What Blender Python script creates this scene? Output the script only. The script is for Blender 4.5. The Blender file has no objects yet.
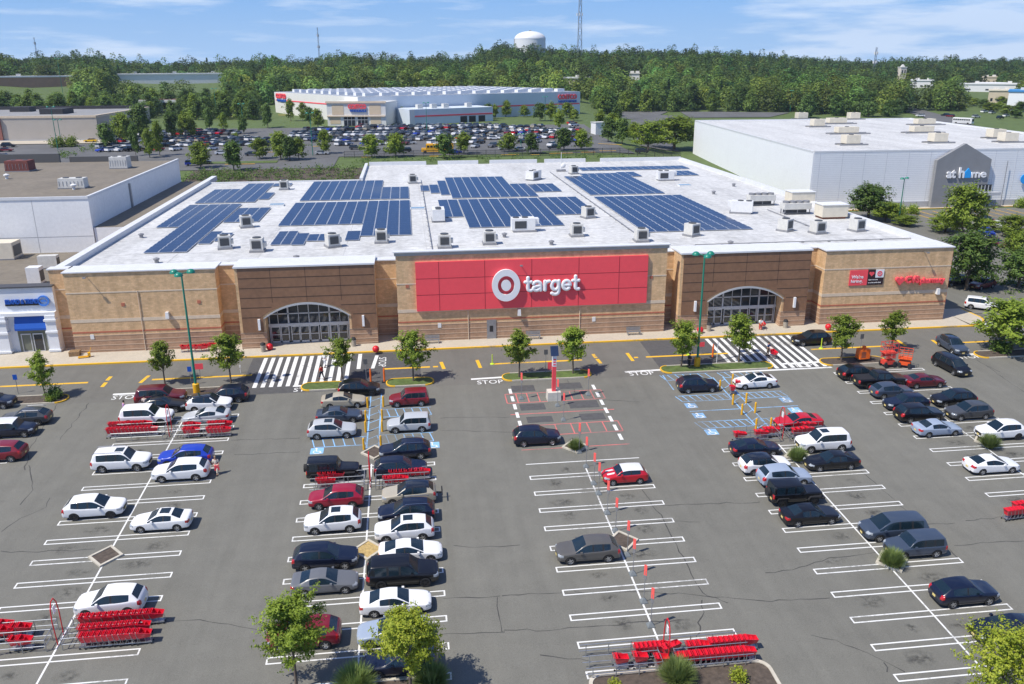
import bpy, bmesh, math, random
import numpy as np
from mathutils import Vector, Matrix
R = math.radians
SC = bpy.context.scene
COL = SC.collection
# ---------------------------------------------------------------- camera, sky, sun, exposure
CF, CH, CP, CYAW, CROLL = 835.62, 35.553, 0.31945, 0.12241, -0.0042
SLOPE = 0.0404693
_cp, _sp, _cy, _sy = math.cos(CP), math.sin(CP), math.cos(CYAW), math.sin(CYAW)
FWD = Vector((_sy*_cp, _cy*_cp, -_sp)); _rt = Vector((_cy, -_sy, 0)); _up = _rt.cross(FWD)
RT = _rt*math.cos(CROLL) + _up*math.sin(CROLL); UP = _up*math.cos(CROLL) - _rt*math.sin(CROLL)
cam = bpy.data.objects.new('camera', bpy.data.cameras.new('camera')); COL.objects.link(cam)
cam.matrix_world = Matrix(((RT.x, UP.x, -FWD.x, 0), (RT.y, UP.y, -FWD.y, 0), (RT.z, UP.z, -FWD.z, CH), (0, 0, 0, 1)))
cam.data.sensor_width = 36; cam.data.lens = CF/1024*36; cam.data.clip_end = 6000; cam.data.clip_start = .5
SC.camera = cam
SUN_EL, SUN_AZ = R(56), R(24)                       # azimuth of the light's travel, from +X towards +Y
sd = Vector((math.cos(SUN_EL)*math.cos(SUN_AZ), math.cos(SUN_EL)*math.sin(SUN_AZ), -math.sin(SUN_EL)))
sun = bpy.data.objects.new('sun', bpy.data.lights.new('sun', 'SUN')); COL.objects.link(sun)
sun.data.energy = 4.9; sun.data.angle = R(.53); sun.data.color = (1, .94, .84)
sun.rotation_euler = sd.to_track_quat('-Z', 'Y').to_euler()
W = bpy.data.worlds.new('World'); SC.world = W; W.use_nodes = True
nt = W.node_tree; nt.nodes.clear()
def N(t, typ, **kw):
    n = t.nodes.new(typ)
    for k, v in kw.items():
        if k.startswith('i_'):
            key = k[2:]; n.inputs[int(key) if key.isdigit() else key.replace('_', ' ')].default_value = v
        else: setattr(n, k, v)
    return n
sky = N(nt, 'ShaderNodeTexSky', sky_type='NISHITA', sun_disc=False, sun_elevation=SUN_EL, sun_rotation=math.atan2(-sd.x, -sd.y), altitude=50, air_density=1.0, dust_density=.35, ozone_density=3.0)
hs = N(nt, 'ShaderNodeMix', data_type='RGBA', blend_type='MULTIPLY'); hs.inputs[0].default_value = 1; hs.inputs[7].default_value = (.64, 1.0, 1.62, 1)
tc = N(nt, 'ShaderNodeTexCoord'); mp = N(nt, 'ShaderNodeMapping'); mp.inputs['Scale'].default_value = (8.5, 8.5, 75); mp.inputs['Location'].default_value = (3.1, .7, .4)
nz = N(nt, 'ShaderNodeTexNoise', i_Scale=1.0, i_Detail=7.0, i_Roughness=.58)
mp2 = N(nt, 'ShaderNodeMapping'); mp2.inputs['Scale'].default_value = (2.2, 2.2, 13); mp2.inputs['Location'].default_value = (.3, 1.4, 0)
nz2 = N(nt, 'ShaderNodeTexNoise', i_Scale=1.0, i_Detail=2.0)
add = N(nt, 'ShaderNodeMath', operation='MULTIPLY')
rp = N(nt, 'ShaderNodeValToRGB'); rp.color_ramp.elements[0].position = .245; rp.color_ramp.elements[0].color = (0, 0, 0, 1); rp.color_ramp.elements[1].position = .37; rp.color_ramp.elements[1].color = (.62, .62, .62, 1)
cm = N(nt, 'ShaderNodeMix', data_type='RGBA'); cm.inputs[7].default_value = (10.0, 11.3, 13.4, 1)
bg = N(nt, 'ShaderNodeBackground', i_Strength=.075); wo = N(nt, 'ShaderNodeOutputWorld')
L = nt.links.new
# the summer haze near the horizon is blue, not yellow: blend the low sky towards it by elevation
se = N(nt, 'ShaderNodeSeparateXYZ'); er = N(nt, 'ShaderNodeMapRange'); er.inputs[1].default_value = .0; er.inputs[2].default_value = .22; er.inputs[3].default_value = .95; er.inputs[4].default_value = 0.0
lo = N(nt, 'ShaderNodeMapRange'); lo.inputs[1].default_value = .0; lo.inputs[2].default_value = .075
lc = N(nt, 'ShaderNodeMix', data_type='RGBA'); lc.inputs[6].default_value = (5.3, 8.0, 12.2, 1); lc.inputs[7].default_value = (3.5, 6.4, 11.8, 1)
hz = N(nt, 'ShaderNodeMix', data_type='RGBA')
L(tc.outputs['Generated'], se.inputs[0]); L(se.outputs[2], er.inputs[0]); L(se.outputs[2], lo.inputs[0]); L(lo.outputs[0], lc.inputs[0]); L(er.outputs[0], hz.inputs[0]); L(hs.outputs[2], hz.inputs[6]); L(lc.outputs[2], hz.inputs[7])
L(sky.outputs[0], hs.inputs[6]); L(tc.outputs['Generated'], mp.inputs[0]); L(mp.outputs[0], nz.inputs['Vector']); L(tc.outputs['Generated'], mp2.inputs[0]); L(mp2.outputs[0], nz2.inputs['Vector'])
L(nz.outputs[0], add.inputs[0]); L(nz2.outputs[0], add.inputs[1]); L(add.outputs[0], rp.inputs[0]); L(rp.outputs[0], cm.inputs[0]); L(hz.outputs[2], cm.inputs[6]); L(cm.outputs[2], bg.inputs[0]); L(bg.outputs[0], wo.inputs[0])
SC.view_settings.view_transform = 'Standard'; SC.view_settings.look = 'None'; SC.view_settings.exposure = .13; SC.view_settings.gamma = 1
SC.cycles.max_bounces = 6; SC.cycles.volume_max_steps = 64; SC.cycles.use_denoising = True
# ---------------------------------------------------------------- helpers
def lerp_tab(t, x):
    return float(np.interp(x, [a for a, b in t], [b for a, b in t]))
ZC = [(-60, -2.43), (20, -1.62), (105, 1.82), (125, 2.0), (190, 3.0), (232, 3.6), (258, 6.6), (285, 7.2), (340, 8.5), (380, 11.4), (450, 12), (600, 14.5), (1000, 18), (4000, 20)]
ZR = [(-60, -2.43), (20, -1.62), (105, 1.82), (200, 2.0), (330, 4.0), (430, 7), (600, 10), (1000, 16), (4000, 18)]
TREELINE = [(-400, 47), (0, 47), (20, 49), (45, 55), (75, 52), (115, 52), (140, 57), (190, 58), (250, 57), (290, 54), (310, 57), (350, 52), (400, 55), (440, 53), (470, 55), (486, 45), (503, 41), (520, 44), (560, 46), (600, 48), (670, 47), (740, 53), (800, 58), (840, 61), (930, 60), (1024, 61), (1500, 60)]
def sstep(a, b, x):
    t = min(1, max(0, (x-a)/(b-a))); return t*t*(3-2*t)
def pxa(X, Y):                                       # column of the far skyline a bearing belongs to
    d = X*FWD.x + Y*FWD.y
    return 512 + CF*(X*RT.x + Y*RT.y)/max(d*1.0, 1)*.951
def terrain(X, Y):
    c, r = lerp_tab(ZC, Y), lerp_tab(ZR, Y)
    w = sstep(70, 105, X - max(0, Y-300)*.13) if Y > 105 else 0
    z = c*(1-w) + r*w
    d = math.hypot(X, Y)
    if d > 470:
        px = pxa(X, Y); e = math.tan(math.atan((342-lerp_tab(TREELINE, px))/CF) - CP)
        D = 950 + 450*sstep(700, 860, px)
        top = CH + D*e - 17
        h = sstep(470, D, d)
        z = z*(1-h) + top*h if d < D else top - (d-D)*.02
    return z
def ray(x, y): return FWD + RT*((x-512)/CF) + UP*((342-y)/CF)
def at(x, y, z=None, Y=None):                         # the place in the world a measured image point belongs to
    d = ray(x, y)
    if z is not None: t = (z-CH)/d.z
    elif Y is not None: t = Y/d.y
    else:
        t = (-SLOPE*60-CH)/(d.z-SLOPE*d.y)
        if t < 0 or t*d.y > 105:
            t = 100
            while t < 2500:
                if CH + t*d.z < terrain(t*d.x, t*d.y): break
                t += 1.0
            a, b = t-1, t
            for _ in range(12):
                m = (a+b)/2
                if CH + m*d.z < terrain(m*d.x, m*d.y): b = m
                else: a = m
            t = b
    return Vector((t*d.x, t*d.y, CH+t*d.z))
def gz(x, y): return SLOPE*(y-60) if 20 <= y <= 105 else terrain(x, y)
MATS = {}
def worn(name, col, under=(.15, .147, .135), lo=.36, hi=.46):
    m = bpy.data.materials.new(name); m.use_nodes = True; t = m.node_tree; p = t.nodes['Principled BSDF']; p.inputs['Roughness'].default_value = .75; l = t.links.new
    tc = N(t, 'ShaderNodeTexCoord'); a = N(t, 'ShaderNodeTexNoise', i_Scale=3.2, i_Detail=8.0, i_Roughness=.75); b = N(t, 'ShaderNodeTexNoise', i_Scale=.23, i_Detail=2.0); s = N(t, 'ShaderNodeMath', operation='MULTIPLY_ADD'); s.inputs[1].default_value = .55
    l(tc.outputs['Object'], a.inputs['Vector']); l(tc.outputs['Object'], b.inputs['Vector']); l(b.outputs[0], s.inputs[0]); h = N(t, 'ShaderNodeMath', operation='MULTIPLY'); h.inputs[1].default_value = .45; l(a.outputs[0], h.inputs[0]); l(h.outputs[0], s.inputs[2])
    r = N(t, 'ShaderNodeMapRange'); r.inputs[1].default_value = lo; r.inputs[2].default_value = hi; r.inputs[3].default_value = .25; r.inputs[4].default_value = 1; l(s.outputs[0], r.inputs[0])
    x = N(t, 'ShaderNodeMix', data_type='RGBA'); x.inputs[6].default_value = (*under, 1); x.inputs[7].default_value = (*col, 1); l(r.outputs[0], x.inputs[0]); l(x.outputs[2], p.inputs['Base Color']); MATS[name] = m; return m
def mat(name, col, rough=.6, metal=0, var=0, vs=1.0, spec=None, coat=0, emit=0, objcol=False, alpha=None, bump=0, vs2=None, sat=None):
    if name in MATS: return MATS[name]
    m = bpy.data.materials.new(name); m.use_nodes = True; t = m.node_tree; p = t.nodes['Principled BSDF']
    c = (*col, 1) if len(col) == 3 else col
    p.inputs['Base Color'].default_value = c; p.inputs['Roughness'].default_value = rough; p.inputs['Metallic'].default_value = metal
    if spec is not None: p.inputs['Specular IOR Level'].default_value = spec
    if coat: p.inputs['Coat Weight'].default_value = coat; p.inputs['Coat Roughness'].default_value = .04
    src = None
    if objcol:
        o = N(t, 'ShaderNodeObjectInfo'); src = o.outputs['Color']
    if var:
        tc = N(t, 'ShaderNodeTexCoord'); nz = N(t, 'ShaderNodeTexNoise', i_Scale=vs, i_Detail=6.0, i_Roughness=.65)
        t.links.new(tc.outputs['Object'], nz.inputs['Vector'])
        val = nz.outputs[0]
        if vs2:
            nb = N(t, 'ShaderNodeTexNoise', i_Scale=vs2, i_Detail=3.0); t.links.new(tc.outputs['Object'], nb.inputs['Vector'])
            mm = N(t, 'ShaderNodeMath', operation='ADD'); t.links.new(val, mm.inputs[0]); t.links.new(nb.outputs[0], mm.inputs[1])
            m2 = N(t, 'ShaderNodeMath', operation='MULTIPLY'); m2.inputs[1].default_value = .5; t.links.new(mm.outputs[0], m2.inputs[0]); val = m2.outputs[0]
        mr = N(t, 'ShaderNodeMapRange'); mr.inputs[1].default_value = .3; mr.inputs[2].default_value = .7; mr.inputs[3].default_value = 1-var; mr.inputs[4].default_value = 1+var
        t.links.new(val, mr.inputs[0])
        mx = N(t, 'ShaderNodeMix', data_type='RGBA', blend_type='MULTIPLY'); mx.inputs[0].default_value = 1; mx.inputs[6].default_value = c
        if src: t.links.new(src, mx.inputs[6])
        t.links.new(mr.outputs[0], mx.inputs[7]); src = mx.outputs[2]
        if bump:
            b = N(t, 'ShaderNodeBump', i_Strength=bump, i_Distance=.02); t.links.new(nz.outputs[0], b.inputs['Height']); t.links.new(b.outputs[0], p.inputs['Normal'])
    if src: t.links.new(src, p.inputs['Base Color'])
    if emit: p.inputs['Emission Color'].default_value = c; p.inputs['Emission Strength'].default_value = emit
    if alpha is not None: p.inputs['Alpha'].default_value = alpha
    MATS[name] = m; return m
class MB:
    def __init__(s): s.v = []; s.f = []; s.m = []
    def add(s, vs, fs, mi=0):
        o = len(s.v); s.v += [tuple(v) for v in vs]; s.f += [tuple(o+i for i in f) for f in fs]; s.m += [mi]*len(fs); return s
    def box(s, x0, x1, y0, y1, z0, z1, mi=0, top=1.0):
        cx, cy = (x0+x1)/2, (y0+y1)/2; hx, hy = (x1-x0)/2, (y1-y0)/2
        vs = [(cx-hx, cy-hy, z0), (cx+hx, cy-hy, z0), (cx+hx, cy+hy, z0), (cx-hx, cy+hy, z0), (cx-hx*top, cy-hy*top, z1), (cx+hx*top, cy-hy*top, z1), (cx+hx*top, cy+hy*top, z1), (cx-hx*top, cy+hy*top, z1)]
        return s.add(vs, [(3, 2, 1, 0), (4, 5, 6, 7), (0, 1, 5, 4), (1, 2, 6, 5), (2, 3, 7, 6), (3, 0, 4, 7)], mi)
    def obox(s, c, ux, hx, hy, z0, z1, mi=0):          # box along a horizontal direction
        ux = Vector((ux[0], ux[1], 0)).normalized(); uy = Vector((-ux.y, ux.x, 0)); c = Vector((c[0], c[1], 0))
        q = [c-ux*hx-uy*hy, c+ux*hx-uy*hy, c+ux*hx+uy*hy, c-ux*hx+uy*hy]
        return s.prism([(p.x, p.y) for p in q], z0, z1, mi)
    def prism(s, poly, z0, z1, mi=0, mt=None):
        n = len(poly); vs = [(x, y, z0) for x, y in poly]+[(x, y, z1) for x, y in poly]
        s.add(vs, [tuple(range(n-1, -1, -1))]+[(i, (i+1) % n, n+(i+1) % n, n+i) for i in range(n)], mi)
        o = len(s.v)-2*n; s.f.append(tuple(o+n+i for i in range(n))); s.m.append(mi if mt is None else mt); return s
    def slab(s, poly, y0, y1, mi=0):                    # an (x, z) outline given thickness along y; y0 is the front
        n = len(poly); vs = [(x, y0, z) for x, z in poly]+[(x, y1, z) for x, z in poly]
        return s.add(vs, [tuple(range(n)), tuple(range(2*n-1, n-1, -1))]+[((i+1) % n, i, n+i, n+(i+1) % n) for i in range(n)], mi)
    def tube(s, p, q, r, n=8, r2=None, mi=0, cap=True):
        p, q = Vector(p), Vector(q); d = (q-p).normalized(); a = d.orthogonal().normalized(); b = d.cross(a); r2 = r if r2 is None else r2
        vs = []
        for c, rr in ((p, r), (q, r2)):
            vs += [c+a*(rr*math.cos(2*math.pi*i/n))+b*(rr*math.sin(2*math.pi*i/n)) for i in range(n)]
        fs = [(i, (i+1) % n, n+(i+1) % n, n+i) for i in range(n)]
        if cap: fs += [tuple(range(n-1, -1, -1)), tuple(range(n, 2*n))]
        return s.add(vs, fs, mi)
    def path(s, pts, r, n=6, mi=0):
        for a, b in zip(pts, pts[1:]): s.tube(a, b, r, n, mi=mi)
        return s
    def lathe(s, prof, n=16, c=(0, 0, 0), axis='z', mi=0):
        o = len(s.v); c = Vector(c)
        for r, h in prof:
            for i in range(n):
                a = 2*math.pi*i/n; u, w = r*math.cos(a), r*math.sin(a)
                p = (u, w, h) if axis == 'z' else ((u, h, w) if axis == 'y' else (h, u, w))
                s.v.append(tuple(c+Vector(p)))
        for k in range(len(prof)-1):
            for i in range(n):
                j = (i+1) % n; f = (o+k*n+i, o+k*n+j, o+(k+1)*n+j, o+(k+1)*n+i)
                s.f.append(f if axis != 'y' else f[::-1]); s.m.append(mi)
        return s
    def mesh(s, name, mats):
        me = bpy.data.meshes.new(name); me.from_pydata(s.v, [], s.f)
        for m in mats: me.materials.append(m)
        if len(mats) > 1: me.polygons.foreach_set('material_index', s.m)
        me.update(); return me
    def build(s, name, mats, parent=None, smooth=False):
        if not isinstance(mats, (list, tuple)): mats = [mats]
        me = s.mesh(name, mats)
        if smooth:
            me.polygons.foreach_set('use_smooth', [True]*len(me.polygons)); me.set_sharp_from_angle(angle=R(40))
        return link(name, me, parent)
def link(name, me, parent=None):
    o = bpy.data.objects.new(name, me); COL.objects.link(o)
    if parent: o.parent = parent
    return o
def tag(o, label=None, cat=None, group=None, kind=None):
    if label: o['label'] = label
    if cat: o['category'] = cat
    if group: o['group'] = group
    if kind: o['kind'] = kind
    return o
def empty(name, loc, rz=0, label=None, cat=None, group=None):
    o = bpy.data.objects.new(name, None); COL.objects.link(o); o.location = loc; o.rotation_euler = (0, 0, rz); o.empty_display_size = .2
    return tag(o, label, cat, group)
KIDS = {}
def copy_tree(o, parent=None):
    c = o.copy(); COL.objects.link(c)
    if parent: c.parent = parent; c.matrix_parent_inverse = o.matrix_parent_inverse
    for ch in list(o.children): copy_tree(ch, c)
    return c
def place(proto, used, name=None):                     # the first placing uses the prototype itself, later ones copies of it
    if id(proto) in used: return copy_tree(proto)
    used.add(id(proto)); return proto
USED = set()
def struct(mb, name, mats, smooth=False): return tag(mb.build(name, mats, None, smooth), kind='structure')
def set_ground(o, loc, rz):                            # stands on the sloping lot
    n = Matrix.Rotation(math.atan(SLOPE), 4, 'X') if 20 <= loc[1] <= 105 else Matrix()
    o.matrix_world = Matrix.Translation(loc) @ n @ Matrix.Rotation(rz, 4, 'Z')
def text_mesh(name, s, size, depth, m, bold=0, parent=None, space=1.0):
    c = bpy.data.curves.new(name, 'FONT'); c.body = s; c.size = size; c.extrude = depth/2; c.offset = bold; c.align_x = 'CENTER'; c.align_y = 'CENTER'; c.resolution_u = 3; c.space_character = space
    t = bpy.data.objects.new(name, c); COL.objects.link(t); dg = bpy.context.evaluated_depsgraph_get()
    me = bpy.data.meshes.new_from_object(t.evaluated_get(dg)); bpy.data.objects.remove(t); bpy.data.curves.remove(c)
    me.materials.clear(); me.materials.append(m); return link(name, me, parent)
ORD = 'zeroth first second third fourth fifth sixth seventh eighth ninth tenth eleventh twelfth thirteenth fourteenth fifteenth sixteenth seventeenth eighteenth nineteenth twentieth'.split()
TENS = {20: 'twenty', 30: 'thirty', 40: 'forty', 50: 'fifty'}
def ordn(n):
    if n <= 20: return ORD[n]
    t, u = n//10*10, n % 10
    return TENS[t]+'-'+ORD[u] if u else TENS[t][:-1]+'ieth'
rnd = random.Random(7)
# ---------------------------------------------------------------- ground, lots, roads
white_paint = worn('white_paint', (.72, .72, .70))
yellow_paint = worn('yellow_paint', (.74, .43, .025))
blue_paint = worn('blue_paint', (.24, .48, .78), lo=.40, hi=.54)
red_paint = worn('red_paint', (.62, .15, .14), lo=.40, hi=.54)
concrete = mat('concrete', (.46, .41, .33), .85, var=.12, vs=.5, vs2=4)
kerb_m = mat('kerb_concrete', (.50, .46, .38), .85, var=.15, vs=1.5)
grass_m = mat('turf', (.085, .125, .030), .9, var=.4, vs=.25, vs2=2.0)
mulch_m = mat('mulch', (.085, .066, .052), .95, var=.4, vs=3)
far_asphalt = mat('far_asphalt', (.115, .115, .115), .85, var=.15, vs=.1)
def asphalt_mat(name, base):
    m = bpy.data.materials.new(name); m.use_nodes = True; t = m.node_tree; p = t.nodes['Principled BSDF']; p.inputs['Roughness'].default_value = .88
    tc = N(t, 'ShaderNodeTexCoord'); l = t.links.new
    def noise(scale, det, sx=1, sy=1):
        mpn = N(t, 'ShaderNodeMapping'); mpn.inputs['Scale'].default_value = (sx, sy, 1); n = N(t, 'ShaderNodeTexNoise', i_Scale=scale, i_Detail=det, i_Roughness=.6)
        l(tc.outputs['Object'], mpn.inputs[0]); l(mpn.outputs[0], n.inputs['Vector']); return n.outputs[0]
    def rng(v, a, b, lo=.3, hi=.7):
        r = N(t, 'ShaderNodeMapRange'); r.inputs[1].default_value = lo; r.inputs[2].default_value = hi; r.inputs[3].default_value = a; r.inputs[4].default_value = b; l(v, r.inputs[0]); return r.outputs[0]
    def mul(a, b):
        x = N(t, 'ShaderNodeMath', operation='MULTIPLY'); l(a, x.inputs[0]); l(b, x.inputs[1]); return x.outputs[0]
    v = mul(mul(rng(noise(.05, 4, 1, .4), .92, 1.07), rng(noise(.5, 6), .92, 1.07)), mul(rng(noise(16, 3), .82, 1.18), rng(noise(.9, 4, 1.3, .06), .94, 1.06)))
    mx = N(t, 'ShaderNodeMix', data_type='RGBA', blend_type='MULTIPLY'); mx.inputs[0].default_value = 1; mx.inputs[6].default_value = (*base, 1); l(v, mx.inputs[7]); l(mx.outputs[2], p.inputs['Base Color'])
    b = N(t, 'ShaderNodeBump', i_Strength=.25, i_Distance=.01); l(noise(60, 2), b.inputs['Height']); l(b.outputs[0], p.inputs['Normal'])
    MATS[name] = m; return m
lot_m = asphalt_mat('parking_asphalt', (.154, .150, .129))
road_m = asphalt_mat('road_asphalt', (.142, .137, .120))
new_asphalt = mat('newer_asphalt', (.080, .079, .080), .9, var=.18, vs=2)
xs = sorted(set([-1700, -1400, -1100, -900, -750, -640, -540, -460, -400, -350, -300, -260, -225, -195] + list(range(-170, 171, 12)) + [70, 105, 195, 225, 260, 300, 350, 400, 460, 540, 640, 750, 900, 1100, 1400, 1700]))
ys = sorted(set([-60, 0, 20, 60, 105, 112, 118, 125, 140, 155, 170, 190, 205, 220, 232, 240, 250, 258, 266, 285, 300, 320, 340, 353, 366, 380, 400, 425, 450, 475, 500] + list(range(530, 1450, 40)) + [1500, 1600, 1800, 2050, 2300]))
g = MB(); nx = len(xs)
for y in ys:
    for x in xs: g.v.append((x, y, terrain(x, y) - (.12 if y <= 112 else 0)))
for j in range(len(ys)-1):
    for i in range(nx-1): g.f.append((j*nx+i, j*nx+i+1, (j+1)*nx+i+1, (j+1)*nx+i)); g.m.append(0)
struct(g, 'ground', grass_m, True)
def drape(poly, dz, mb=None, step=14):                 # a convex outline laid over the terrain
    mb = mb or MB(); bm = bmesh.new(); bm.faces.new([bm.verts.new((x, y, 0)) for x, y in poly])
    bx = [p[0] for p in poly]; by = [p[1] for p in poly]
    cuts = [((x, 0), (1, 0)) for x in np.arange(min(bx)+step, max(bx), step)] + [((0, y), (0, 1)) for y in sorted(set(list(np.arange(min(by)+step, max(by), step)) + [yy for yy in ys if min(by) < yy < max(by)]))]
    for (px, py), (nx_, ny_) in cuts:
        bmesh.ops.bisect_plane(bm, geom=bm.verts[:]+bm.edges[:]+bm.faces[:], plane_co=(px, py, 0), plane_no=(nx_, ny_, 0))
    bm.verts.index_update()
    mb.add([(v.co.x, v.co.y, terrain(v.co.x, v.co.y)+dz) for v in bm.verts], [[v.index for v in (f.verts if f.normal.z >= 0 else reversed(f.verts))] for f in bm.faces]); bm.free(); return mb
def sheet(mb, poly, h=.004, mi=0):
    a = sum(p[0]*q[1]-q[0]*p[1] for p, q in zip(poly, poly[1:]+poly[:1]))
    if a < 0: poly = poly[::-1]
    mb.add([(x, y, gz(x, y)+h) for x, y in poly], [tuple(range(len(poly)))], mi); return mb
def rect(mb, x0, x1, y0, y1, h=.004, mi=0): return sheet(mb, [(x0, y0), (x1, y0), (x1, y1), (x0, y1)], h, mi)
struct(rect(rect(MB(), -190, 170, 20, 87.3, 0), -190, 170, 87.3, 104.95, 0), 'parking_lot', lot_m)
struct(drape([(76, 104.95), (170, 104.95), (170, 188), (86, 188)], .05), 'side_lot', lot_m)
struct(rect(rect(MB(), -190, 170, 88.6, 99.9, .004), 77, 84, 99.9, 104.9, .004), 'store_road', road_m)
# sidewalk along the front, with its yellow kerb
sw = MB(); kb = MB()
def strip(mb, x0, x1, y0, y1, h0, h1, mi=0):
    q = [(x0, y0), (x1, y0), (x1, y1), (x0, y1)]
    vs = [(x, y, gz(x, min(y, 105))+h0) for x, y in q]+[(x, y, gz(x, min(y, 105))+h1) for x, y in q]
    mb.add(vs, [(0, 1, 5, 4), (1, 2, 6, 5), (2, 3, 7, 6), (3, 0, 4, 7), (4, 5, 6, 7)], mi)
strip(sw, -130, 75.2, 100.25, 107.5, -.05, .15); strip(kb, -130, 75.2, 99.95, 100.25, -.05, .155)
cx, cy = 75.2, 103.6
arc = [(cx+3.4*math.sin(a), cy-3.35*math.cos(a)) for a in np.linspace(0, math.pi/2, 9)]
arc2 = [(cx+3.7*math.sin(a), cy-3.65*math.cos(a)) for a in np.linspace(0, math.pi/2, 9)]
sw.add([(x, y, 1.75+.15) for x, y in [(cx, cy+4)]+arc+[(cx+3.4, cy+4)]], [tuple(range(11))])
for a, b, c, d in zip(arc, arc2, arc[1:], arc2[1:]):
    kb.add([(*a, gz(0, a[1])+.155), (*b, gz(0, b[1])+.155), (*d, gz(0, d[1])+.155), (*c, gz(0, c[1])+.155), (*b, gz(0, b[1])-.05), (*d, gz(0, d[1])-.05)], [(0, 1, 2, 3), (1, 4, 5, 2)])
kb.box(cx+3.4, cx+3.7, 103.6, 107.6, 1.6, 1.9)
struct(sw, 'sidewalk', concrete); struct(kb, 'sidewalk_kerb', yellow_paint)
# stall lines: hairpins either side of a spine, measured row by row
S_ = 2.743
ROWX = [-43.65, -24.04, -4.43, 15.18, 34.79, 54.39]
wl = MB()
def hair(xc, xe, y, gap=.56, lw=.11):
    rect(wl, min(xc, xe), max(xc, xe), y-gap/2-lw/2, y-gap/2+lw/2); rect(wl, min(xc, xe), max(xc, xe), y+gap/2-lw/2, y+gap/2+lw/2)
    s = 1 if xe > xc else -1
    rect(wl, min(xe, xe-s*.11), max(xe, xe-s*.11), y-gap/2+lw/2, y+gap/2-lw/2)
ROWS = [(0, 5.5, 64.9, -7, 7, (), ()), (1, 5.48, 64.33, -7, 9, (), ()), (2, 5.86, 62.43, -3, 7, (), ()), (3, 5.39, 61.43, -3, 7, (), ()), (4, 5.89, 58.85, -4, 9, (), ()), (5, 5.6, 59.2, -10, 9, (), ())]
for r, Lh, y0, k0, k1, _, _ in ROWS:
    X = ROWX[r]
    for k in range(k0, k1+1):
        y = y0-k*S_
        if r == 1 and k == 5: continue
        if r == 3 and k == -3:
            rect(wl, X-Lh, X+Lh, y-.3, y-.18); continue
        hair(X, X-Lh, y); hair(X, X+Lh, y)
    rect(wl, X-.065, X+.065, y0-k1*S_-3, y0-k0*S_+(.6 if r != 3 else -1), .008)
struct(wl, 'stall_lines', white_paint)
# stop bars, crosswalks, dashed bay edges
wm = MB()
def seg(mb, p, q, w, h=.008, mi=0):
    a, b = at(*p), at(*q); d = Vector((b.x-a.x, b.y-a.y)).normalized(); n = Vector((-d.y, d.x))*w/2
    sheet(mb, [(a.x-n.x, a.y-n.y), (b.x-n.x, b.y-n.y), (b.x+n.x, b.y+n.y), (a.x+n.x, a.y+n.y)], h, mi)
for p, q in (((113, 394.5), (136, 393.4)), ((293, 386.2), (332, 384.6)), ((471, 379.3), (503, 377.2)), ((625, 372), (662, 369.8)), ((781, 364), (822, 361.8)), ((958, 355), (980, 353.7)), ((377, 355.5), (372.5, 368.5))): seg(wm, p, q, .42)
dark = MB()
a, b = at(240, 388), at(421, 377); rect(dark, a.x, b.x, 88.7, 99.85, .006)
a, b = at(640, 371), at(823, 362); rect(dark, a.x+2.6, b.x, 88.7, 99.85, .006)
for p, q, w in (((470, 590), (640, 592), 0),): pass
for x0, x1, y0, y1 in ((10.6, 13.2, 85.9, 87.6), (16.0, 18.6, 86.0, 87.7), (10.9, 13.6, 81.0, 82.6), (16.2, 19.4, 80.9, 82.7), (11.2, 13.9, 78.0, 79.4), (16.8, 19.4, 77.9, 79.5)): rect(dark, x0, x1, y0, y1, .005)
struct(dark, 'asphalt_patches', new_asphalt)
def zebra(x0, x1, n, y0, y1, w=.46):
    for i in range(n):
        x = x0+(x1-x0)*i/(n-1); rect(wm, x-w/2, x+w/2, y0, y1, .010)
zebra(at(265, 361).x, at(349.6, 357.2).x, 12, at(252, 388).y, 99.7)
rect(wm, at(360, 357).x-.23, at(360, 357).x+.23, 94.8, 99.7, .010)
a = at(729, 362).x; b = at(819, 361).x
zebra(a, b, 12, 88.9, 99.7); rect(wm, a-1, b+.6, 88.3, 88.7, .010)
struct(wm, 'road_markings', white_paint)
yl = MB()
def ydash(xa, xb): rect(yl, xa, xb, 94.2, 94.6, .012)
for p, q in ((0, 88), (152, 252), (383, 430), (433, 438), (492, 582), (634, 638), (646, 728), (811, 883), (887, 893), (962, 1024)):
    xa = at(p, 390 - p*.033, Y=None).x; ya = 94.4
    def colx(px):                                       # where an image column meets the lane line
        lo, hi = -80, 110
        for _ in range(40):
            m = (lo+hi)/2; v = Vector((m, 94.4, gz(0, 94.4)-CH)); u = 512+CF*v.dot(RT)/v.dot(FWD)
            if u < px: lo = m
            else: hi = m
        return lo
    ydash(colx(p)-(60 if p == 0 else 0), colx(q)+(60 if q == 1024 else 0))
for p, q in (((102, 387), (106, 382.5)), ((107, 380.5), (111, 376.5)), ((140, 383), (149, 375.5)), ((441, 362), (444, 369)), ((477, 360), (480.5, 368)), ((593, 354), (596, 358)), ((597, 359), (601, 363.5)), ((627, 353), (633, 361)), ((897, 340), (906, 346)), ((932, 340), (940, 345.5))): seg(yl, p, q, .42)
for p, q in (((0, 378), (0, 378)),): pass
struct(yl, 'lane_lines', yellow_paint)
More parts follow.
